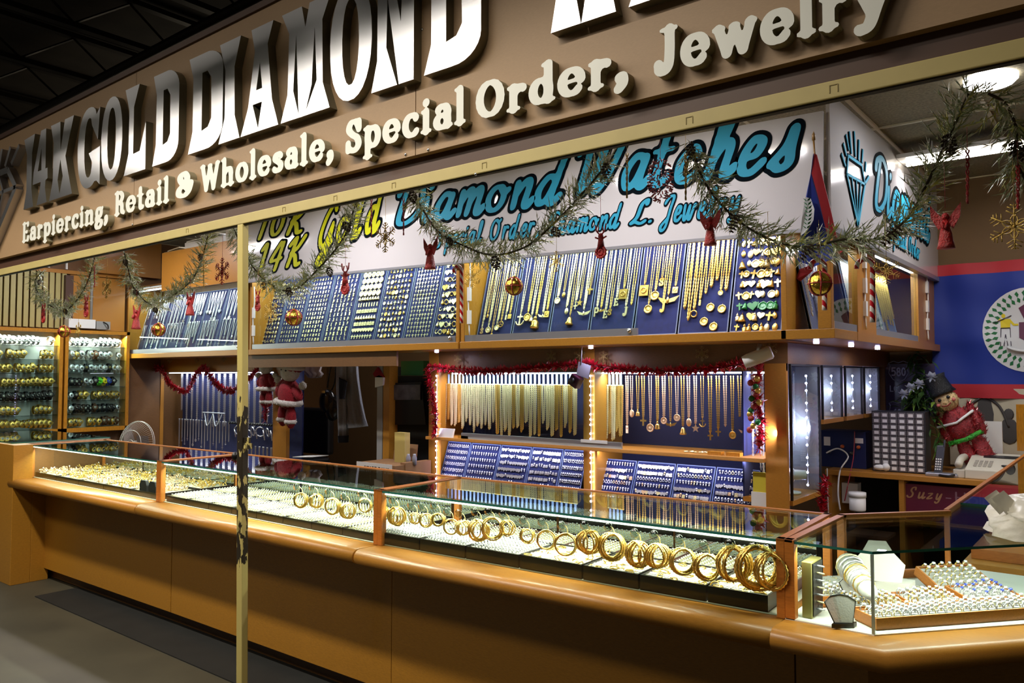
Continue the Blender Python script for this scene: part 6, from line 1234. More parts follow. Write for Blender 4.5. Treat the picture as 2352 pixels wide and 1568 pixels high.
# right counter
bd = [at(px, 1300+.18*(px-868), Y=2.41)[0] for px in (876, 970, 1072, 1192, 1334, 1462, 1616)]+[F3[0]-.05]
lx = [(b-F2[0]) for b in bd]
for i in range(3):
    tr = tray(M3, lx[i], lx[i+1]-.008, .02, .28, ['leftmost', 'second', 'third'][i]+' white foam tray of rings in the bangle counter', group='foam ring trays in the bangle counter', h=.05)
    if i < 3: st = MB(); fill_rings(tr, 14, .0095, st); tag(st.build('rows_of_rings', [SILVER, GEM]), 'rows of tiny pale rings in the '+['leftmost', 'second', 'third'][i]+' foam tray of bangle counter', 'rings', kind='stuff')
    else: fill_rings(tr, [0, 9, 9][i], .0085, None, ['', 'second foam tray', 'third foam tray'][i]+' of bangle counter', ('pale gold', 'silver'), group='rings in the bangle counter foam trays')
for i in range(4):
    tr = tray(M3, lx[3+i], lx[4+i]-.008, .02, .28, ['leftmost', 'second', 'third', 'rightmost'][i]+' compartment tray of gold pieces in the bangle counter', group='compartment trays in the bangle counter', h=.052, padm=FOAM)
    L, w, d, h, n = tr; cm = MB(); cc = 3
    for q in range(1, cc): x = -w+2*w*q/cc; cm.box(x-.0015, .006, .03, x+.0015, d-.006, .05)
    for q in range(1, 4): y = d*q/4; cm.box(-w+.006, y-.0015, .03, w-.006, y+.0015, .05)
    par = PAR_T = sorted([o for o in bpy.data.objects if o.name.startswith('jewelry_tray') and o.type == 'EMPTY'], key=lambda o: o.name)[-1]
    MB().put(cm.T(), L).build('white_dividers', mat('white_divider', (236, 230, 216), .6), par)
    for q in range(cc):
        for r in range(4):
            for k in range(4):
                x = -w+2*w*(q+.5)/cc+random.uniform(-.3, .3)*2*w/cc; y = d*(r+.5)/4+random.uniform(-.28, .28)*d/4; R_ = rot('Z', random.uniform(0, 6))@rot('X', random.choice([1.5, 1.3, 1.8, .6]))
                M4 = L@MR((x, y, .042+.003*k), R_, random.uniform(.010, .016))
                inst(HOOPM, 'gold_hoop', M4, f'{["first","second","third","fourth"][k]} gold hoop in {["left","middle","right"][q]} cell, {ORD(r+1)} row, {["leftmost","second","third","rightmost"][i]} compartment tray', 'earring', 'gold hoops in the compartment trays')
for i in range(7):
    a, b = .05+i*(L3-.1)/7, .05+(i+1)*(L3-.1)/7-.006
    tr = tray(M3, a, b, .31, .52, f'rear tray of small rings, {ORD(i+1)} from left in bangle counter', group='rear trays in the bangle counter', m=TRAYR); st = MB(); fill_rings(tr, 9, .008, st); tag(st.build('rows_of_rings', [GOLDP, GEM]), f'rows of tiny rings in the {ORD(i+1)} rear tray of bangle counter', 'rings', kind='stuff')
# bangle bundles on suction hooks
SUC = glass('clear_suction_cup', (222, 230, 226), 3.0)
def bundle(px, py, R_px, n, lab, M, beads=False, style=0):
    n = int(n*1.3+.5)
    Y = 2.42 if px > 700 else 2.40; Y = Y+(.03 if px > 1400 else 0); p = at(px, py, Y=Y); sc_ = np.linalg.norm(p-CAM)/1800; R = R_px*sc_*.96; top = p+np.array((0, 0, R)); cup = at(px-3, 0, Y=Y-.03); zc = min(ZT-.03, top[2]+.035)
    s = thing('suction_hook', f'clear suction hook holding the {lab}', 'hook', (top[0], Y-.03, zc), 'clear suction hooks in the counters')
    MB().lathe([(.016, -.012), (.018, -.006), (.010, 0), (.006, .008), (0, .01)], (top[0], Y-.02, zc), 12, ax=(0, 1, 0)).build('suction_cup', SUC, s)
    MB().tube(smooth([(top[0], Y-.01, zc), (top[0]+.004, Y+.004, zc-.015), (top[0]+.003, Y+.01, top[2]-.004), (top[0], Y, top[2]-.008)], 5), .002, 5).build('wire_hook', GOLDP, s)
    me = MB(); nn = 26 if beads or R > .03 else 18; me.ring((0, 0, -R), R, max(.0022, R*.075)*(1.25 if beads else 1), (0, 1, 0), nn*(2 if beads else 1), 5, mod=.28 if beads else (.12 if R > .04 else 0)); me = me.mesh('bangle', [GOLD])
    for k in range(n):
        yaw = (k-(n-1)/2)*random.uniform(.05, .14)+(.5 if style else 0)*(1 if k % 2 else -1); sw = (k-(n-1)/2)*.06
        M4 = MR(top+np.array(((k-(n-1)/2)*.0035, (k-(n-1)/2)*.0015, random.uniform(-.004, .002))), rot('Z', yaw+.55)@rot('Y', sw), random.uniform(.86, 1.0))
        inst(me, 'bangle', M4, f'gold {"beaded " if beads else ""}bangle, {ORD(k+1)} in the {lab}', 'bangle', 'bangles of the '+lab)
zo = lambda x, y: (840+x/2.306, 1060+y/2.306)
BL = [(85, 270, 36, 6, 1), (165, 290, 48, 9, 1), (262, 300, 30, 4, 1), (318, 312, 36, 5, 0), (384, 306, 34, 4, 0), (452, 345, 42, 3, 0), (515, 352, 38, 7, 1), (600, 362, 55, 8, 1), (672, 355, 58, 5, 0), (748, 352, 40, 5, 1), (855, 392, 38, 4, 0), (955, 414, 50, 3, 0), (1058, 440, 58, 3, 0), (1180, 425, 60, 9, 1), (1305, 452, 68, 8, 0), (1445, 492, 65, 9, 1), (1548, 500, 62, 7, 1), (1680, 532, 68, 5, 0), (1810, 560, 66, 5, 0), (1950, 545, 88, 7, 1), (2075, 565, 108, 7, 0), (2150, 580, 90, 5, 1)]
for i, (x, y, r, n, st_) in enumerate(BL):
    px, py = zo(x, y); bundle(px, py, r/2.306, n, f'bangle bundle {ORD(i+1)} from left in right counter', M3, beads=i > 13, style=st_)
for i, (x, y, r, n, st_) in enumerate([(1840, 450, 42, 6, 0), (1935, 455, 42, 6, 1), (2035, 490, 52, 6, 0), (2130, 515, 48, 6, 1), (2235, 480, 42, 4, 0)]):
    bundle(x/2.666, 980+y/2.666, r/2.666, n, f'bangle bundle {ORD(i+1)} from left in middle counter', M2, False, st_)
# corner counter contents
ZC = .757
AX = dg; AY = dn
def CF(o, ang=0.):    # local frame laid on the corner deck, x along the diagonal front
    M = np.eye(4); c, s_ = math.cos(ang), math.sin(ang); ux = np.array((*(AX*c+AY*s_), 0)); M[:3, 0] = ux; M[:3, 1] = np.cross((0, 0, 1), ux); M[:3, 3] = (*o, 0); return M
def ctray(o, ang, w, d, label, cols, mats, gems, gname, tilt=0., s=.011):
    tr = tray(CF(o, ang), 0, w, 0, d, label, h=.034, m=MAPLE, group='orange framed ring trays', z0=ZC, tilt=tilt, padm=PADM); fill_rings(tr, cols, s, None, gname, mats, gems, group='stone rings in the corner trays'); return tr
o0 = F4+dg*.03+dn*.03
ctray(o0+dg*.0, 0, .62, .10, 'long orange framed ring tray along the front of the corner counter', 20, ('silver', 'silver', 'pale gold'), (GEM, GEM, GEMR), 'front corner tray', s=.0125)
ctray(o0+dn*.115+dg*.01, 0, .19, .10, 'orange framed ring tray behind the front tray at left', 6, ('gold', 'pale gold'), (GEM,), 'left second corner tray', .08, s=.0125)
ctray(o0+dn*.115+dg*.21, 0, .19, .10, 'orange framed ring tray behind the front tray in the middle', 6, ('gold', 'silver'), (GEM,), 'middle second corner tray', .1, s=.0125)
ctray(o0+dn*.235-dg*.02, .0, .17, .11, 'small orange framed ring tray beside the velvet roll', 5, ('silver', 'pale gold'), (GEM,), 'tray by the velvet roll', s=.0125)
ctray(o0+dg*.42+dn*.12, 0, .2, .11, 'orange framed tray of blue stone rings at the right edge', 6, ('silver',), (GEMB, GEM), 'blue stone tray', .15, s=.0125)
ctray(o0+dg*.42+dn*.25, 0, .22, .13, 'tilted orange framed ring tray behind the blue stone tray', 6, ('gold', 'pale gold'), (GEM,), 'tilted rear tray', .4, s=.0125)
# grey pads with thin pendants lying flat
for i, (o, w, d, lab) in enumerate([(o0+dn*.235+dg*.17, .22, .13, 'grey pad of thin chains in the middle of the corner counter'), (o0+dn*.375+dg*.1, .30, .11, 'rear grey pad of thin chains in the corner counter')]):
    M = CF(o, .0); t = thing('jewelry_pad', lab, 'pad', local(M, w/2, d/2, ZC), 'grey jewelry pads'); MB().put(MB().box(0, 0, ZC, w, d, ZC+.03).T(), M).build('pad_body', PADM, t, bevel=.003)
    for r in range(4):
        for q in range(7):
            x, y = w*(q+.5)/7, d*(r+.6)/4; m = MB(); m.tube([local(M, x-.006, y+.008, ZC+.032), local(M, x, y-.008, ZC+.033), local(M, x+.006, y+.008, ZC+.032)], .0009, 4); m.ball(local(M, x, y-.01, ZC+.033), .0028, 6, 4)
            m.build('thin_necklace', GOLDP if (q+r) % 2 else SILVER, label=f'thin necklace, {ORD(q+1)} in {ORD(r+1)} row of {["middle","rear"][i]} grey pad', cat='necklace', group='thin necklaces on the grey pads')
# olive ring box standing on end
P = at(1862, 1400, Z=ZC); ob = thing('ring_box', 'upright olive green box of rings beside the wood frame', 'box', (P[0], P[1]+.05, ZC)); bx0 = -.828; by0 = 2.475
MB().box(bx0, by0, ZC, bx0+.03, by0+.10, ZC+.17).build('box_shell', mat('olive_box', (150, 140, 78), .6), ob, bevel=.002)
MB().box(bx0+.03, by0+.006, ZC+.006, bx0+.034, by0+.094, ZC+.165).build('black_insert', BLK, ob)
for i in range(7): MB().ring((bx0+.04, by0+.05, ZC+.02+.022*i), .012, .003, (0, .3, 1), 12, 5).build('ring', GOLDP if i % 2 else SILVER, label=f'ring on the olive box insert, {ORD(i+1)} from the bottom', cat='ring', group='rings on the olive box')
# bracelet cone and bust
c = at(1905, 1340, Y=2.62); c = np.array((-.70, 2.64, ZC)); bs2 = thing('bracelet_cone', 'white velvet roll stacked with bracelets in the corner counter', 'stand', (c[0], c[1], ZC)); ax2 = np.array((.55, -.75, -.25)); ax2 /= np.linalg.norm(ax2); cc = c+np.array((0, 0, .1))
m = MB(); m.lathe([(.036, -.11), (.034, 0), (.024, .07), (.02, .085), (0, .087)], cc, 18, ax=ax2); m.box(c[0]-.05, c[1]-.03, ZC, c[0]+.05, c[1]+.06, ZC+.012); m.tube([(c[0], c[1], ZC), cc], .012, 8); m.build('velvet_roll', PADM, bs2)
for k in range(9): MB().ring(cc+ax2*(-.085+.016*k), .042-.0016*k, .003, ax2+np.array((random.uniform(-.15, .15), 0, random.uniform(-.15, .15))), 24, 5, mod=.25).build('bracelet', [GOLDP, SILVER, SILVER, GOLD][k % 4], label=f'{["pale gold","silver","silver","gold"][k%4]} bracelet, {ORD(k+1)} from the back of the velvet roll', cat='bracelet', group='bracelets on the velvet roll')
c = np.array((-.74, 2.86, ZC)); nb = thing('necklace_bust', 'white padded necklace bust at the back of the corner counter', 'stand', c); m = MB()
m.prism([(-.07, 0), (.07, 0), (.085, .06), (.05, .10), (.028, .14), (-.028, .14), (-.05, .10), (-.085, .06)], c+np.array((.04, 0, .05)), (.9, .35, 0), (-.1, .28, .9), (.01, -.03, .01))
m.box(c[0]-.06, c[1]-.03, ZC, c[0]+.14, c[1]+.06, ZC+.06); m.build('padded_fingers', PADM, nb)
# small fan shaped necklace stands
for i, (px, py, s_, lab) in enumerate([(1938, 1440, .055, 'small fan shaped necklace stand near the glass corner'), (1972, 1395, .06, 'second fan shaped necklace stand behind the first')]):
    c = at(px, py, Z=ZC); t = thing('necklace_stand', lab, 'stand', c, 'fan shaped necklace stands'); u = np.array((.78, .62, 0)); up = np.array((-.1, .12, .98)); nrm = np.cross(up, u)
    poly = [(-.5, 0), (.5, .0), (.75, 1.15), (.35, 1.42), (-.1, 1.5), (-.6, 1.4), (-.95, 1.1)]; poly = [(a*s_, b*s_) for a, b in poly]
    MB().prism(poly, c+np.array((0, 0, .012)), u, up, nrm*.004, 0).build('white_face', PADM, t); e = MB(); P_ = [c+np.array((0, 0, .012))+u*a+up*b for a, b in poly]; e.tube(P_+[P_[0]], .0018, 5); e.slab(c-u*s_*.6-np.array((0, .01, 0)), u*s_*1.2, (0, .03, 0), (0, 0, .012)); e.build('black_edge', BLK, t)
    n_ = MB(); n_.tube(smooth([c+u*-.6*s_+up*1.2*s_-nrm*.006*0, c+u*0+up*.45*s_, c+u*.45*s_+up*1.2*s_], 6), .0012, 4); n_.build('thin_chain', GOLDP, t)
# plastic bag lying on top
c = at(2330, 1236, Z=ZT+.004); m = MB(); rnd = random.Random(5); V = []; n, k = 22, 12
for i in range(k+1):
    for j in range(n):
        a = 2*math.pi*j/n; th = math.pi/2*i/k; r_ = .17*math.cos(th)**.7*(1+.12*math.sin(a*5+i)+.08*math.sin(a*9+i*2)); V.append((c[0]+.085+r_*math.cos(a), c[1]+.10+r_*.8*math.sin(a), ZT+.001+.12*math.sin(th)**.8*(1+.12*math.sin(a*4+i*1.3)) if i else ZT+.001))
m.add(V, [(i*n+j, i*n+(j+1) % n, (i+1)*n+(j+1) % n, (i+1)*n+j) for i in range(k) for j in range(n)]+[tuple(k*n+j for j in range(n))], 0, True)
for j in range(2): q_ = np.array((c[0]-.04+.02*j, c[1]+.02, ZT+.07)); m.add([q_, q_+np.array((-.04, -.01, .05)), q_+np.array((-.01, .02, .075)), q_+np.array((.03, .03, .03))], [(0, 1, 2, 3)], 0)
tag(m.build('plastic_bag', mat('white_plastic_film', (232, 226, 210), .3, spec=.6, bump=.5, vscale=14, var=.06)), 'crumpled white plastic bag lying on the corner counter glass', 'bag')
for i in range(3): MB().box(-.55, 3.7+i*.5, ZC, -.1, 4.1+i*.5, ZC+.04).build('jewelry_tray', MAPLE, label=f'orange framed tray in the return counter, {ORD(i+1)} from the corner', cat='tray', group='trays in the return counter')
# contents of the left showcase
for i, (z, c_) in enumerate([(.792, SILVER), (.572, GOLDR), (.302, SILVER)]):
    st = MB()
    for k in range(160): st.put(BAND.T() if i != 1 else RTs.T(), MR((random.uniform(-7.9, -6.76), random.uniform(2.3, 2.7), z+.012+random.uniform(0, .05)), np.array(Matrix.Rotation(random.uniform(0, 6), 3, Vector((random.random(), random.random(), random.random())).normalized())), random.uniform(.012, .026)))
    tag(st.build('silver_pile', [c_, GEM]), ['bright silver pieces on the top shelf of the side showcase', 'mixed jewelry on the middle shelf of the side showcase', 'dark jumble of pieces at the bottom of the side showcase'][i], 'jewelry', kind='stuff')

# ---------------------------------------------------------------- pine garland swags
def needle(m, p, d, L, w, mi):
    d = np.array(d); d /= np.linalg.norm(d)+1e-9; a = np.cross(d, (.2, .3, .9)); a /= np.linalg.norm(a)+1e-9; b = np.cross(d, a)
    m.add([p+a*w, p-a*w*.5+b*w*.8, p-a*w*.5-b*w*.8, p+d*L], [(0, 1, 3), (1, 2, 3), (2, 0, 3)], mi)
def swag(pts, label, Y=2.36, cones=(), dens=1.0, gold=.12):
    W_ = smooth([at(x, y, Y=Y) for x, y in pts], 10); L = sum(np.linalg.norm(W_[i+1]-W_[i]) for i in range(len(W_)-1)); t = thing('pine_garland', label, 'garland', W_[len(W_)//2], 'frosted pine garland swags'); m = MB(); acc = 0; step = .0034/dens
    for i in range(len(W_)-1):
        a, b = W_[i], W_[i+1]; l = np.linalg.norm(b-a); tan = (b-a)/l; acc += l
        while acc > step:
            acc -= step; p = a+(b-a)*random.random(); th = random.uniform(0, 6.28); s1 = np.cross(tan, (.1, .9, .3)); s1 /= np.linalg.norm(s1); s2 = np.cross(tan, s1)
            d = tan*random.uniform(.2, .9)+(s1*math.cos(th)+s2*math.sin(th))*random.uniform(.5, 1.0); d /= np.linalg.norm(d); BL_ = random.uniform(.04, .085); q_ = p+d*BL_; tip = random.random() < gold
            m.tube([p, q_], .0011, 3, 0, sm=False)
            for k in range(7):
                f = (k+.6)/7; e = d+np.array([random.uniform(-1, 1) for _ in range(3)])*.75; needle(m, p+d*BL_*f, e, random.uniform(.02, .034), .0023, 2 if tip else (1 if random.random() < .42 else 0))
            needle(m, q_, d, .026, .0018, 2 if tip else 1)
    m.build('needles', [PINE, PINEW, PINEG], t); MB().tube(W_, .004, 5).build('stem', mat('pine_stem', (70, 62, 44), .8), t)
    for (px, py, s_) in cones:
        c = at(px, py, Y=Y-.04); m = MB(); R_ = np.array(Matrix.Rotation(random.uniform(-.8, .8), 3, 'Y'))
        for r in range(6):
            n = 7 if r < 5 else 4
            for k in range(n):
                a = 6.28*k/n+r*.5; rr_ = s_*(.55, .85, 1, .9, .65, .35)[r]; z = s_*(1.1-.42*r); o = R_@np.array((math.cos(a)*rr_*.35, math.sin(a)*rr_*.35, z)); tp = R_@np.array((math.cos(a)*rr_, math.sin(a)*rr_, z-.25*s_)); sd_ = R_@np.array((-math.sin(a), math.cos(a), 0))*s_*.3
                m.add([c+o, c+(o+tp)/2+sd_, c+tp, c+(o+tp)/2-sd_, c+(o+tp)/2+np.array((0, 0, -s_*.18))], [(0, 1, 2, 3), (0, 4, 1), (1, 4, 2), (2, 4, 3), (3, 4, 0)])
        m.build('pine_cone', CONE, t)
swag([(95, 625), (80, 650), (100, 690), (150, 712), (195, 660), (218, 590)], 'leftmost pine swag before the slatted screen', cones=[(90, 648, .018), (150, 715, .018)])
swag([(285, 578), (295, 620), (310, 665), (352, 700), (410, 670), (452, 625), (478, 540)], 'second pine swag from the left before the wood header', cones=[(288, 602, .02), (312, 672, .02), (357, 712, .018), (460, 590, .018)])
swag([(535, 520), (565, 585), (605, 640), (668, 668), (730, 618), (790, 545), (815, 475), (838, 440)], 'pine swag just right of the steel post over the yellow numerals', cones=[(606, 655, .018), (664, 670, .022), (757, 624, .02), (796, 520, .024)])
swag([(945, 432), (965, 470), (1005, 530), (1060, 562), (1130, 585), (1210, 565), (1285, 500), (1350, 430), (1398, 372)], 'long pine swag under the teal word Diamond', cones=[(948, 452, .024), (1032, 553, .018), (1138, 602, .024), (1276, 532, .02), (1392, 390, .022)])
swag([(1588, 325), (1605, 390), (1640, 450), (1700, 510), (1770, 550), (1850, 568), (1935, 550), (2020, 548), (2085, 500), (2120, 440), (2165, 345), (2225, 215)], 'longest pine swag crossing the small flag and the corner', cones=[(1586, 345, .02), (1687, 512, .024), (1855, 578, .022), (2048, 540, .026), (2180, 330, .024)])
swag([(2270, 215), (2310, 240), (2335, 300), (2330, 360), (2360, 420)], 'dark pine swag at the upper right edge before the round light', cones=[(2338, 345, .024)])
# ---------------------------------------------------------------- hanging ornaments
BMZ = 2.24
def string(m, p, mi=1): m.tube([p, (p[0], p[1], min(BMZ, p[2]+.3))], .0008, 3, mi)
def snowflake(px, py, Rpx, m_, lab, Y=2.3, hang=True, n=6, grp='snowflake ornaments'):
    c = at(px, py, Y=Y); R = Rpx*np.linalg.norm(c-CAM)/1800; m = MB(); w = R*.036
    for k in range(n):
        a = math.pi*2*k/n+.0; d = np.array((math.sin(a), 0, math.cos(a))); s_ = np.array((math.cos(a), 0, -math.sin(a)))
        m.tube([c+d*R*.1, c+d*R], w, 5)
        for f, l in ((.55, .3), (.75, .25), (.9, .14)):
            for sg_ in (1, -1): m.tube([c+d*R*f, c+d*R*(f+l*.6)+s_*sg_*R*l], w*.8, 4)
        m.tube(smooth([c+d*R*.08, c+d*R*.3+s_*R*.14, c+d*R*.52, c+d*R*.3-s_*R*.14, c+d*R*.08], 4), w*.8, 4)
    m.ball(c-np.array((0, w, 0)), R*.08, 8, 6)
    if hang: m.tube([c+np.array((0, 0, R)), c+np.array((0, 0, R+.12))], .0008, 3)
    m.build('snowflake_ornament', m_, label=lab, cat='ornament', group=grp)
snowflake(885, 545, 34, GGLT, 'large gold glitter snowflake before the white sign under Gold'); snowflake(510, 623, 29, RED, 'large red glitter snowflake on the wood header'); snowflake(1085, 636, 26, GGLT, 'gold snowflake before the wooden divider of the cabinets')
snowflake(1278, 600, 24, GGLT, 'pale gold snowflake before the gold chain window'); snowflake(2036, 622, 28, GGLT, 'gold snowflake before the side window'); snowflake(622, 715, 26, GGLT, 'gold snowflake over the charm board by the steel post')
snowflake(245, 660, 22, GGLT, 'curly gold snowflake before the wall panel at left'); snowflake(180, 756, 14, GGLT, 'small lit snowflake at the top of the right watch case'); snowflake(1765, 600, 22, GGLT, 'gold snowflake before the jade charm board'); snowflake(2330, 520, 44, GGLT, 'big yellow gold snowflake at the right edge')
for i, px in enumerate([390, 452, 514, 900, 1052, 1104, 1266, 1331, 1386, 1612, 1768]):
    snowflake(px, [822, 822, 820, 822, 822, 815, 818, 817, 818, 812, 800][i], [11, 10, 11, 17, 13, 8, 14, 17, 14, 17, 18][i], mat('antique_gold_flake', (150, 124, 72), .5, .3, var=.3, vscale=90), f'small antique gold snowflake on the header, {ORD(i+1)} from left', Y=4.66, hang=False, grp='small snowflakes on the header')
def ballorn(px, py, Rpx, lab, Y=2.3):
    c = at(px, py, Y=Y); R = Rpx*np.linalg.norm(c-CAM)/1800; t = thing('ball_ornament', lab, 'ornament', c, 'gold and red striped balls'); m = MB(); m.ball(c, (R, R, R), 20, 12); m.lathe([(R*.2, R*.95), (R*.2, R*1.15), (0, R*1.16)], c, 8)
    m.tube([c+np.array((0, 0, R)), c+np.array((0, 0, R+.15))], .0008, 3); m.build('gold_ball', mat('gold_foil_ball', (236, 196, 84), .16, 1, bump=.8, vscale=60), t); m = MB()
    for k in range(3): m.ring(c, R*1.02, R*.07, (math.cos(k*1.047+.4), math.sin(k*1.047+.4), 0), 24, 5)
    m.ring(c, R*1.02, R*.05, (0, 0, 1), 24, 5); m.build('red_stripes', RED, t)
for px, py, R, l in [(675, 729, 17, 'striped gold ball before the word board'), (1181, 657, 20, 'striped gold ball before the thin gold chains'), (1883, 651, 25, 'largest striped gold ball under the small flag'), (364, 757, 13, 'striped gold ball before the far left silver boards'), (147, 761, 11, 'small striped gold ball between the two watch cases')]: ballorn(px, py, R, l)
def figurine(px, py, Hpx, lab, Y=2.3, kind=0, name='glitter_ornament'):
    c = at(px, py, Y=Y); s_ = Hpx*np.linalg.norm(c-CAM)/1800; m = MB(); f = lambda x, z, y=0: c+np.array((x*s_, y*s_, z*s_))
    if kind == 0:   # stag: antlers, head, body loop
        m.ball(f(0, .16), (.08*s_, .07*s_, .1*s_), 8, 6); 
        for g_ in (1, -1): m.tube([f(g_*.04, .22), f(g_*.14, .32), f(g_*.17, .5)], .022*s_, 5); m.tube([f(g_*.1, .28), f(g_*.06, .42)], .018*s_, 5); m.tube([f(g_*.06, .1), f(g_*.18, .15)], .025*s_, 5)
        m.tube([f(0, .1), f(0, -.12)], [.07*s_, .1*s_], 8); m.ring(f(0, -.28), .15*s_, .04*s_, (0, 1, 0), 20, 6, mod=.3); m.ring(f(0, -.28), .07*s_, .03*s_, (0, 1, 0), 14, 5, mod=.3); m.ball(f(0, -.28, .02), (.13*s_, .03*s_, .15*s_), 10, 6)
    else:           # angel with wings
        m.ball(f(0, .22), .08*s_, 8, 6); m.lathe([(.18*s_, -.48*s_), (.16*s_, -.4*s_), (.11*s_, -.1*s_), (.05*s_, .14*s_)], c, 12)
        for g_ in (1, -1): m.prism([(0, .1), (g_*.18, .34), (g_*.3, .5), (g_*.28, .2), (g_*.14, -.06)], c, (s_, 0, 0), (0, 0, s_), (0, .03*s_, 0)); m.tube([f(g_*.05, .08, -.1), f(g_*.02, -.06, -.15)], .035*s_, 5)
    m.tube([f(0, .4), f(0, .4)+np.array((0, 0, .12))], .0008, 3); m.build(name, RED, label=lab, cat='ornament', group='red glitter figures')
for i, (px, py, h, k, l) in enumerate([(988, 582, 74, 1, 'red glitter angel left of the small teal writing'), (793, 642, 74, 0, 'red glitter stag below the letter G'), (1380, 556, 82, 0, 'red glitter stag hanging from the middle swag'), (1631, 522, 82, 1, 'red glitter figure before the word Jewelry'), (437, 697, 52, 1, 'red glitter angel before the left silver boards'), (313, 728, 52, 1, 'red glitter angel at the left end of the silver boards'), (100, 720, 40, 0, 'red glitter stag before the slat screen'), (198, 704, 46, 0, 'red glitter stag beside the grey conduit'), (2172, 520, 92, 1, 'dark red glitter angel before the back wall'), (592, 690, 50, 0, 'slim red glitter stag right of the steel post')]): figurine(px, py, h, l, kind=k)
# red bead cluster
c = at(1517, 412, Y=2.3); s_ = 90*np.linalg.norm(c-CAM)/1800; m = MB()
for k in range(170):
    z = random.uniform(-.5, .5); a = random.uniform(0, 6.28); r_ = .22*math.sqrt(max(0, 1-(z*2)**2))+.02; p = c+np.array((r_*math.cos(a), r_*math.sin(a), z))*s_; d = np.array((math.cos(a), math.sin(a), random.uniform(-.8, .2))); m.tube([p, p+d*.09*s_], .016*s_, 4)
m.tube([c+np.array((0, 0, s_*.5)), c+np.array((0, 0, s_*.5+.08))], .0008, 3); m.build('beaded_cluster', RED, label='red beaded pine cone ornament before the teal word Watches', cat='ornament')
def twist(px, y0, y1, m_, lab, Y=2.3):
    a, b = at(px, y0, Y=Y), at(px, y1, Y=Y); m = MB(); n = 26
    for ph in (0, math.pi): m.tube([a+(b-a)*i/n+np.array((math.cos(i*.9+ph), math.sin(i*.9+ph), 0))*.004*(1-.7*i/n) for i in range(n+1)], .0022, 4)
    m.tube([a, a+np.array((0, 0, .06))], .0008, 3); m.build('twisted_icicle', m_, label=lab, cat='ornament', group='twisted icicle ornaments')
for px, y0, y1, m_, l in [(927, 455, 540, RED, 'red twisted icicle left of the word Diamond'), (853, 455, 545, RED, 'red twisted icicle beside the word Gold'), (1440, 352, 455, GGLT, 'gold twisted icicle left of the red beaded cone'), (1575, 352, 460, GGLT, 'gold twisted icicle right of the red beaded cone'), (2222, 345, 468, RED, 'red twisted icicle before the back wall'), (468, 575, 660, GGLT, 'gold twisted icicle left of the red snowflake'), (217, 610, 660, RED, 'red twisted icicle before the left wall panel'), (2338, 380, 480, RED, 'red twisted icicle at the right picture edge')]: twist(px, y0, y1, m_, l)
CANE = bpy.data.materials.new('candy_stripes'); CANE.use_nodes = True; nt = CANE.node_tree; b_ = nt.nodes['Principled BSDF']; b_.inputs['Roughness'].default_value = .3; tc = nt.nodes.new('ShaderNodeTexCoord'); wv = nt.nodes.new('ShaderNodeTexWave'); wv.bands_direction = 'DIAGONAL'; wv.inputs['Scale'].default_value = 19
rp_ = nt.nodes.new('ShaderNodeValToRGB'); rp_.color_ramp.interpolation = 'CONSTANT'; rp_.color_ramp.elements[0].color = srgb(196, 20, 36); rp_.color_ramp.elements[1].position = .5; rp_.color_ramp.elements[1].color = srgb(238, 230, 226)
nt.links.new(tc.outputs['Object'], wv.inputs[0]); nt.links.new(wv.outputs['Fac'], rp_.inputs[0]); nt.links.new(rp_.outputs[0], b_.inputs['Base Color'])
for px, y0, y1, l in [(1060, 610, 742, 'candy cane at the right end of the pendant boards'), (1894, 596, 712, 'candy cane behind the largest striped ball'), (2004, 594, 740, 'candy cane before the side window divider')]:
    a, b = at(px, y0, Y=2.42), at(px, y1, Y=2.42); h = a[2]-b[2]; r_ = .022; P_ = [b, (b+a)/2, a-np.array((0, 0, r_))]+[a+np.array((-r_+r_*math.cos(t), 0, -r_+r_*math.sin(t))) for t in np.linspace(.5, 3.3, 6)]
    m = MB(); m.tube(smooth(P_, 5), .0075, 8); m.tube([a+np.array((-.02, 0, 0)), a+np.array((-.02, 0, .1))], .0008, 3); m.build('candy_cane', CANE, label=l, cat='ornament', group='red and white candy canes')
# small flag on a stick
c0 = at(1869, 322, Y=4.1); c1 = at(1905, 620, Y=4.1); hf = thing('small_flag', 'small blue flag with red stripes hanging on a stick by the sign corner', 'flag', c1); P = lambda x, y, Y=4.1: at(x, y, Y=Y)
MB().tube([c0, P(1871, 350), P(1894, 640, 4.2)], .005, 6).lathe([(.0, .05), (.008, .03), (.009, 0)], c0, 8).build('flag_stick', mat('dark_gold_stick', (150, 110, 50), .4), hf)
def patch(pts, Y, m_, name, d=.004, wv_=.0):
    mb = MB(); V = [P(x, y, Y+dy) for x, y, dy in pts]; n = len(V); V2 = [v+np.array((0, d, 0)) for v in V]; mb.add(V+V2, [tuple(range(n)), tuple(range(2*n-1, n-1, -1))]+[((i+1) % n, i, n+i, n+(i+1) % n) for i in range(n)]); return mb.build(name, m_, hf)
patch([(1868, 352, 0), (1862, 400, -.02), (1850, 455, -.03), (1838, 540, -.05), (1832, 600, -.02), (1870, 612, -.01), (1922, 590, .0), (1900, 540, .01), (1884, 440, .01)], 4.1, FLB, 'blue_cloth')
patch([(1870, 352, -.01), (1864, 398, -.02), (1880, 455, -.02), (1898, 532, -.02), (1922, 545, 0), (1910, 490, 0), (1890, 410, 0), (1876, 355, 0)], 4.085, FLR, 'red_stripe')
patch([(1829, 640, -.02), (1836, 618, -.02), (1870, 606, -.01), (1866, 622, 0), (1838, 646, 0)], 4.085, FLR, 'red_stripe'); patch([(1915, 575, 0), (1936, 576, 0), (1922, 588, 0)], 4.085, FLR, 'red_stripe')
patch([(1850, 452, -.03), (1862, 456, -.02), (1870, 480, -.02), (1868, 505, -.02), (1856, 528, -.03), (1838, 542, -.04), (1842, 500, -.04)], 4.08, FLW, 'white_disc')
wl = MB()
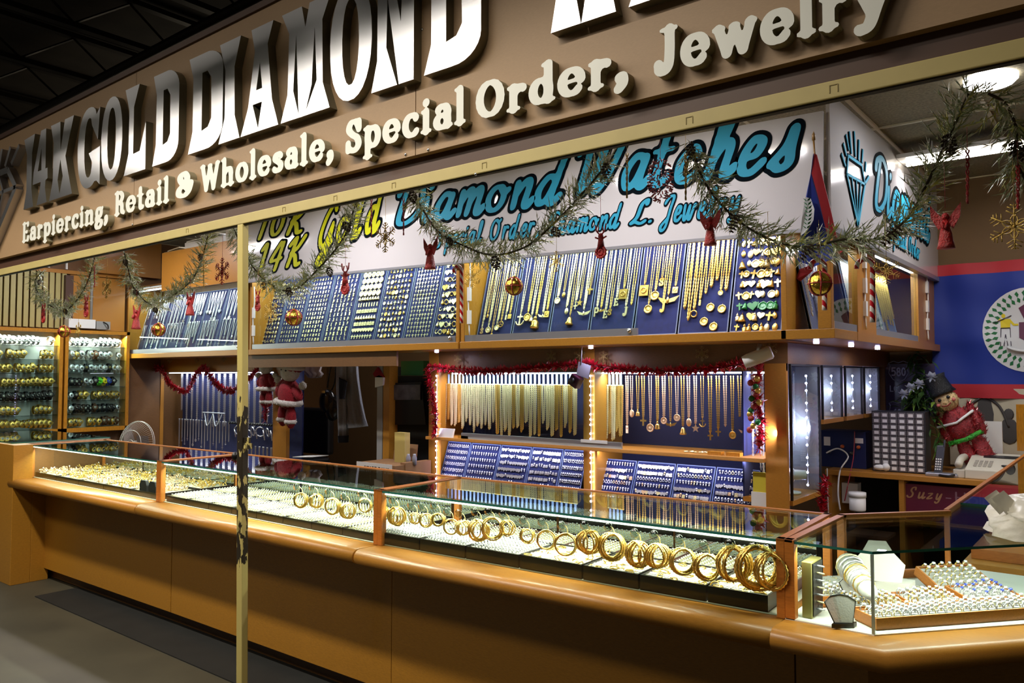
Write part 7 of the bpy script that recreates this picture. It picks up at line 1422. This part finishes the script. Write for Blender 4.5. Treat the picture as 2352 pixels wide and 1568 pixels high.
for i in range(8): p = P(1852+3*math.sin(i*.5)+2, 462+i*9, 4.035); [leaf(wl, p, (g_*.8, -.1, .7), .028, .007, 0, 0) for g_ in (1, -1)]
wl.build('green_wreath', mat('wreath_green', (22, 104, 54), .7), hf)
# ---------------------------------------------------------------- red tinsel garlands with petals
def petals(pts, lab, Y=4.64, dens=1., gold=0., sz=.038):
    W_ = smooth([at(x, y, Y=Y) for x, y in pts], 10); m = MB(); t = thing('red_garland', lab, 'garland', W_[len(W_)//2], 'red petal garlands'); acc = 0
    for i in range(len(W_)-1):
        a, b = W_[i], W_[i+1]; acc += np.linalg.norm(b-a)*dens
        while acc > .0022:
            acc -= .0022; p = a+(b-a)*random.random(); d = np.array([random.gauss(0, 1), random.gauss(0, .8)-.3, random.gauss(0, 1)]); leaf(m, p, d, random.uniform(sz, sz*1.7), sz*.32, 0, 0)
    m.build('petals', POIN, t); MB().tube(W_, .006, 5).build('core', mat('garland_core', (90, 8, 20), .7), t); return t
petals([(372, 848), (395, 885), (428, 898), (452, 858), (470, 842)], 'left scallop of red petal garland over the silver display'); petals([(470, 842), (495, 880), (530, 898), (560, 880), (600, 840)], 'right scallop of red petal garland over the silver display'); petals([(372, 845), (352, 850), (346, 890), (340, 940)], 'red petal garland tail hanging left of the silver display')
petals([(605, 838), (614, 870), (612, 920), (610, 965)], 'red petal garland tail on the post right of the silver display')
petals([(985, 842), (1100, 852), (1220, 846), (1340, 836), (1380, 842), (1500, 852), (1620, 848), (1745, 828)], 'long red petal garland along the chain rack header', sz=.034); petals([(982, 845), (992, 900), (1000, 960), (998, 1002)], 'red petal garland hanging down the left rack post')
t = petals([(1745, 830), (1738, 900), (1748, 970), (1744, 1030)], 'red petal garland with small balls down the right rack post')
m = MB()
for i in range(14): m.ball(at(1732+random.uniform(-10, 14), 870+i*9, Y=4.6), .02, 8, 6, i % 3)
m.build('small_balls', [GOLD, RED, mat('green_bauble', (30, 110, 50), .2)], t)
petals([(1900, 1100), (1888, 1150), (1890, 1180)], 'red tinsel garland end hanging under the tall lit case', Y=5.0)
# cameras and cups under the shelf
cp = thing('security_camera', 'grey and white security camera under the upper shelf at right', 'camera', at(1727, 822, Y=4.4)); MB().lathe([(.035, 0), (.04, .03), (.04, .16), (.03, .17)], at(1708, 832, Y=4.4), 14, ax=(.85, .3, .35)).build('camera_body', WHT, cp); MB().tube([at(1740, 815, Y=4.42), at(1745, 790, Y=4.42)], .012, 6).build('bracket', ALU, cp)
c = at(1318, 870, Y=4.5); oc = thing('hanging_gadget', 'dark red camera pod with card hanging before the middle post', 'camera', c); MB().slab(c+np.array((-.06, 0, -.03)), (.07, 0, -.04), (0, .06, 0), (.04, 0, .07)).build('pod_body', mat('dark_red_plastic', (60, 20, 40), .3), oc, bevel=.006)
MB().lathe([(.02, 0), (.022, .01), (0, .012)], c+np.array((-.01, -.005, -.01)), 12, ax=(0, -1, 0)).build('lens', BLK, oc); MB().slab(c+np.array((.0, .03, .03)), (.1, 0, -.03), (0, .004, 0), (0.02, 0, .09)).build('paper_card', mat('grey_card', (150, 146, 160), .6), oc); MB().tube([c+np.array((.04, .03, .1)), c+np.array((.05, .03, .25))], .004, 5).build('wire', ALU, oc)
c = at(1018, 996, Y=4.68); MB().slab((c[0]-.05, 4.675, 1.0), (.15, 0, 0), (0, .02, 0), (0, .02, .07)).build('business_card', WHT, label='small white card on the left end of the rack shelf', cat='card')
c = at(1060, 1000, Y=4.68); MB().box(c[0]-.03, 4.67, 1.0, c[0]+.08, 4.7, 1.022).build('gold_bar_box', OAK, label='small gold coloured block on the shelf near the white card', cat='block')
for i, px in enumerate([1640, 1683]): c = at(px, 1040, Y=4.7); MB().box(c[0]-.04, 4.69, 1.0, c[0]+.05, 4.74, 1.022).build('gold_bar_box', OAK, label=['left', 'right'][i]+' small gold coloured block on the right rack shelf', cat='block')
m = MB(); [m.ball(at(1575+random.uniform(0, 50), 1036, Y=4.75)*np.array((1, 1, 0))+np.array((0, random.uniform(-.02, .03), 1.006)), (.012, .008, .005), 6, 4) for i in range(16)]; tag(m.build('loose_charms', GOLDP), 'loose pale gold charms on the right rack shelf', 'charms', kind='stuff')
m = MB(); c = at(1748, 1130, Y=4.72); m.box(c[0]-.06, 4.715, c[2]-.12, c[0]+.05, 4.73, c[2]+.0); m.build('earring_card', WHT, label='white earring card at the foot of the right rack post', cat='card'); m = MB(); m.box(c[0]-.05, 4.72, c[2]+.0, c[0]+.03, 4.735, c[2]+.12); m.build('yellow_packet', mat('yellow_packet', (214, 196, 60), .5), label='yellow packet above the white earring card', cat='packet')
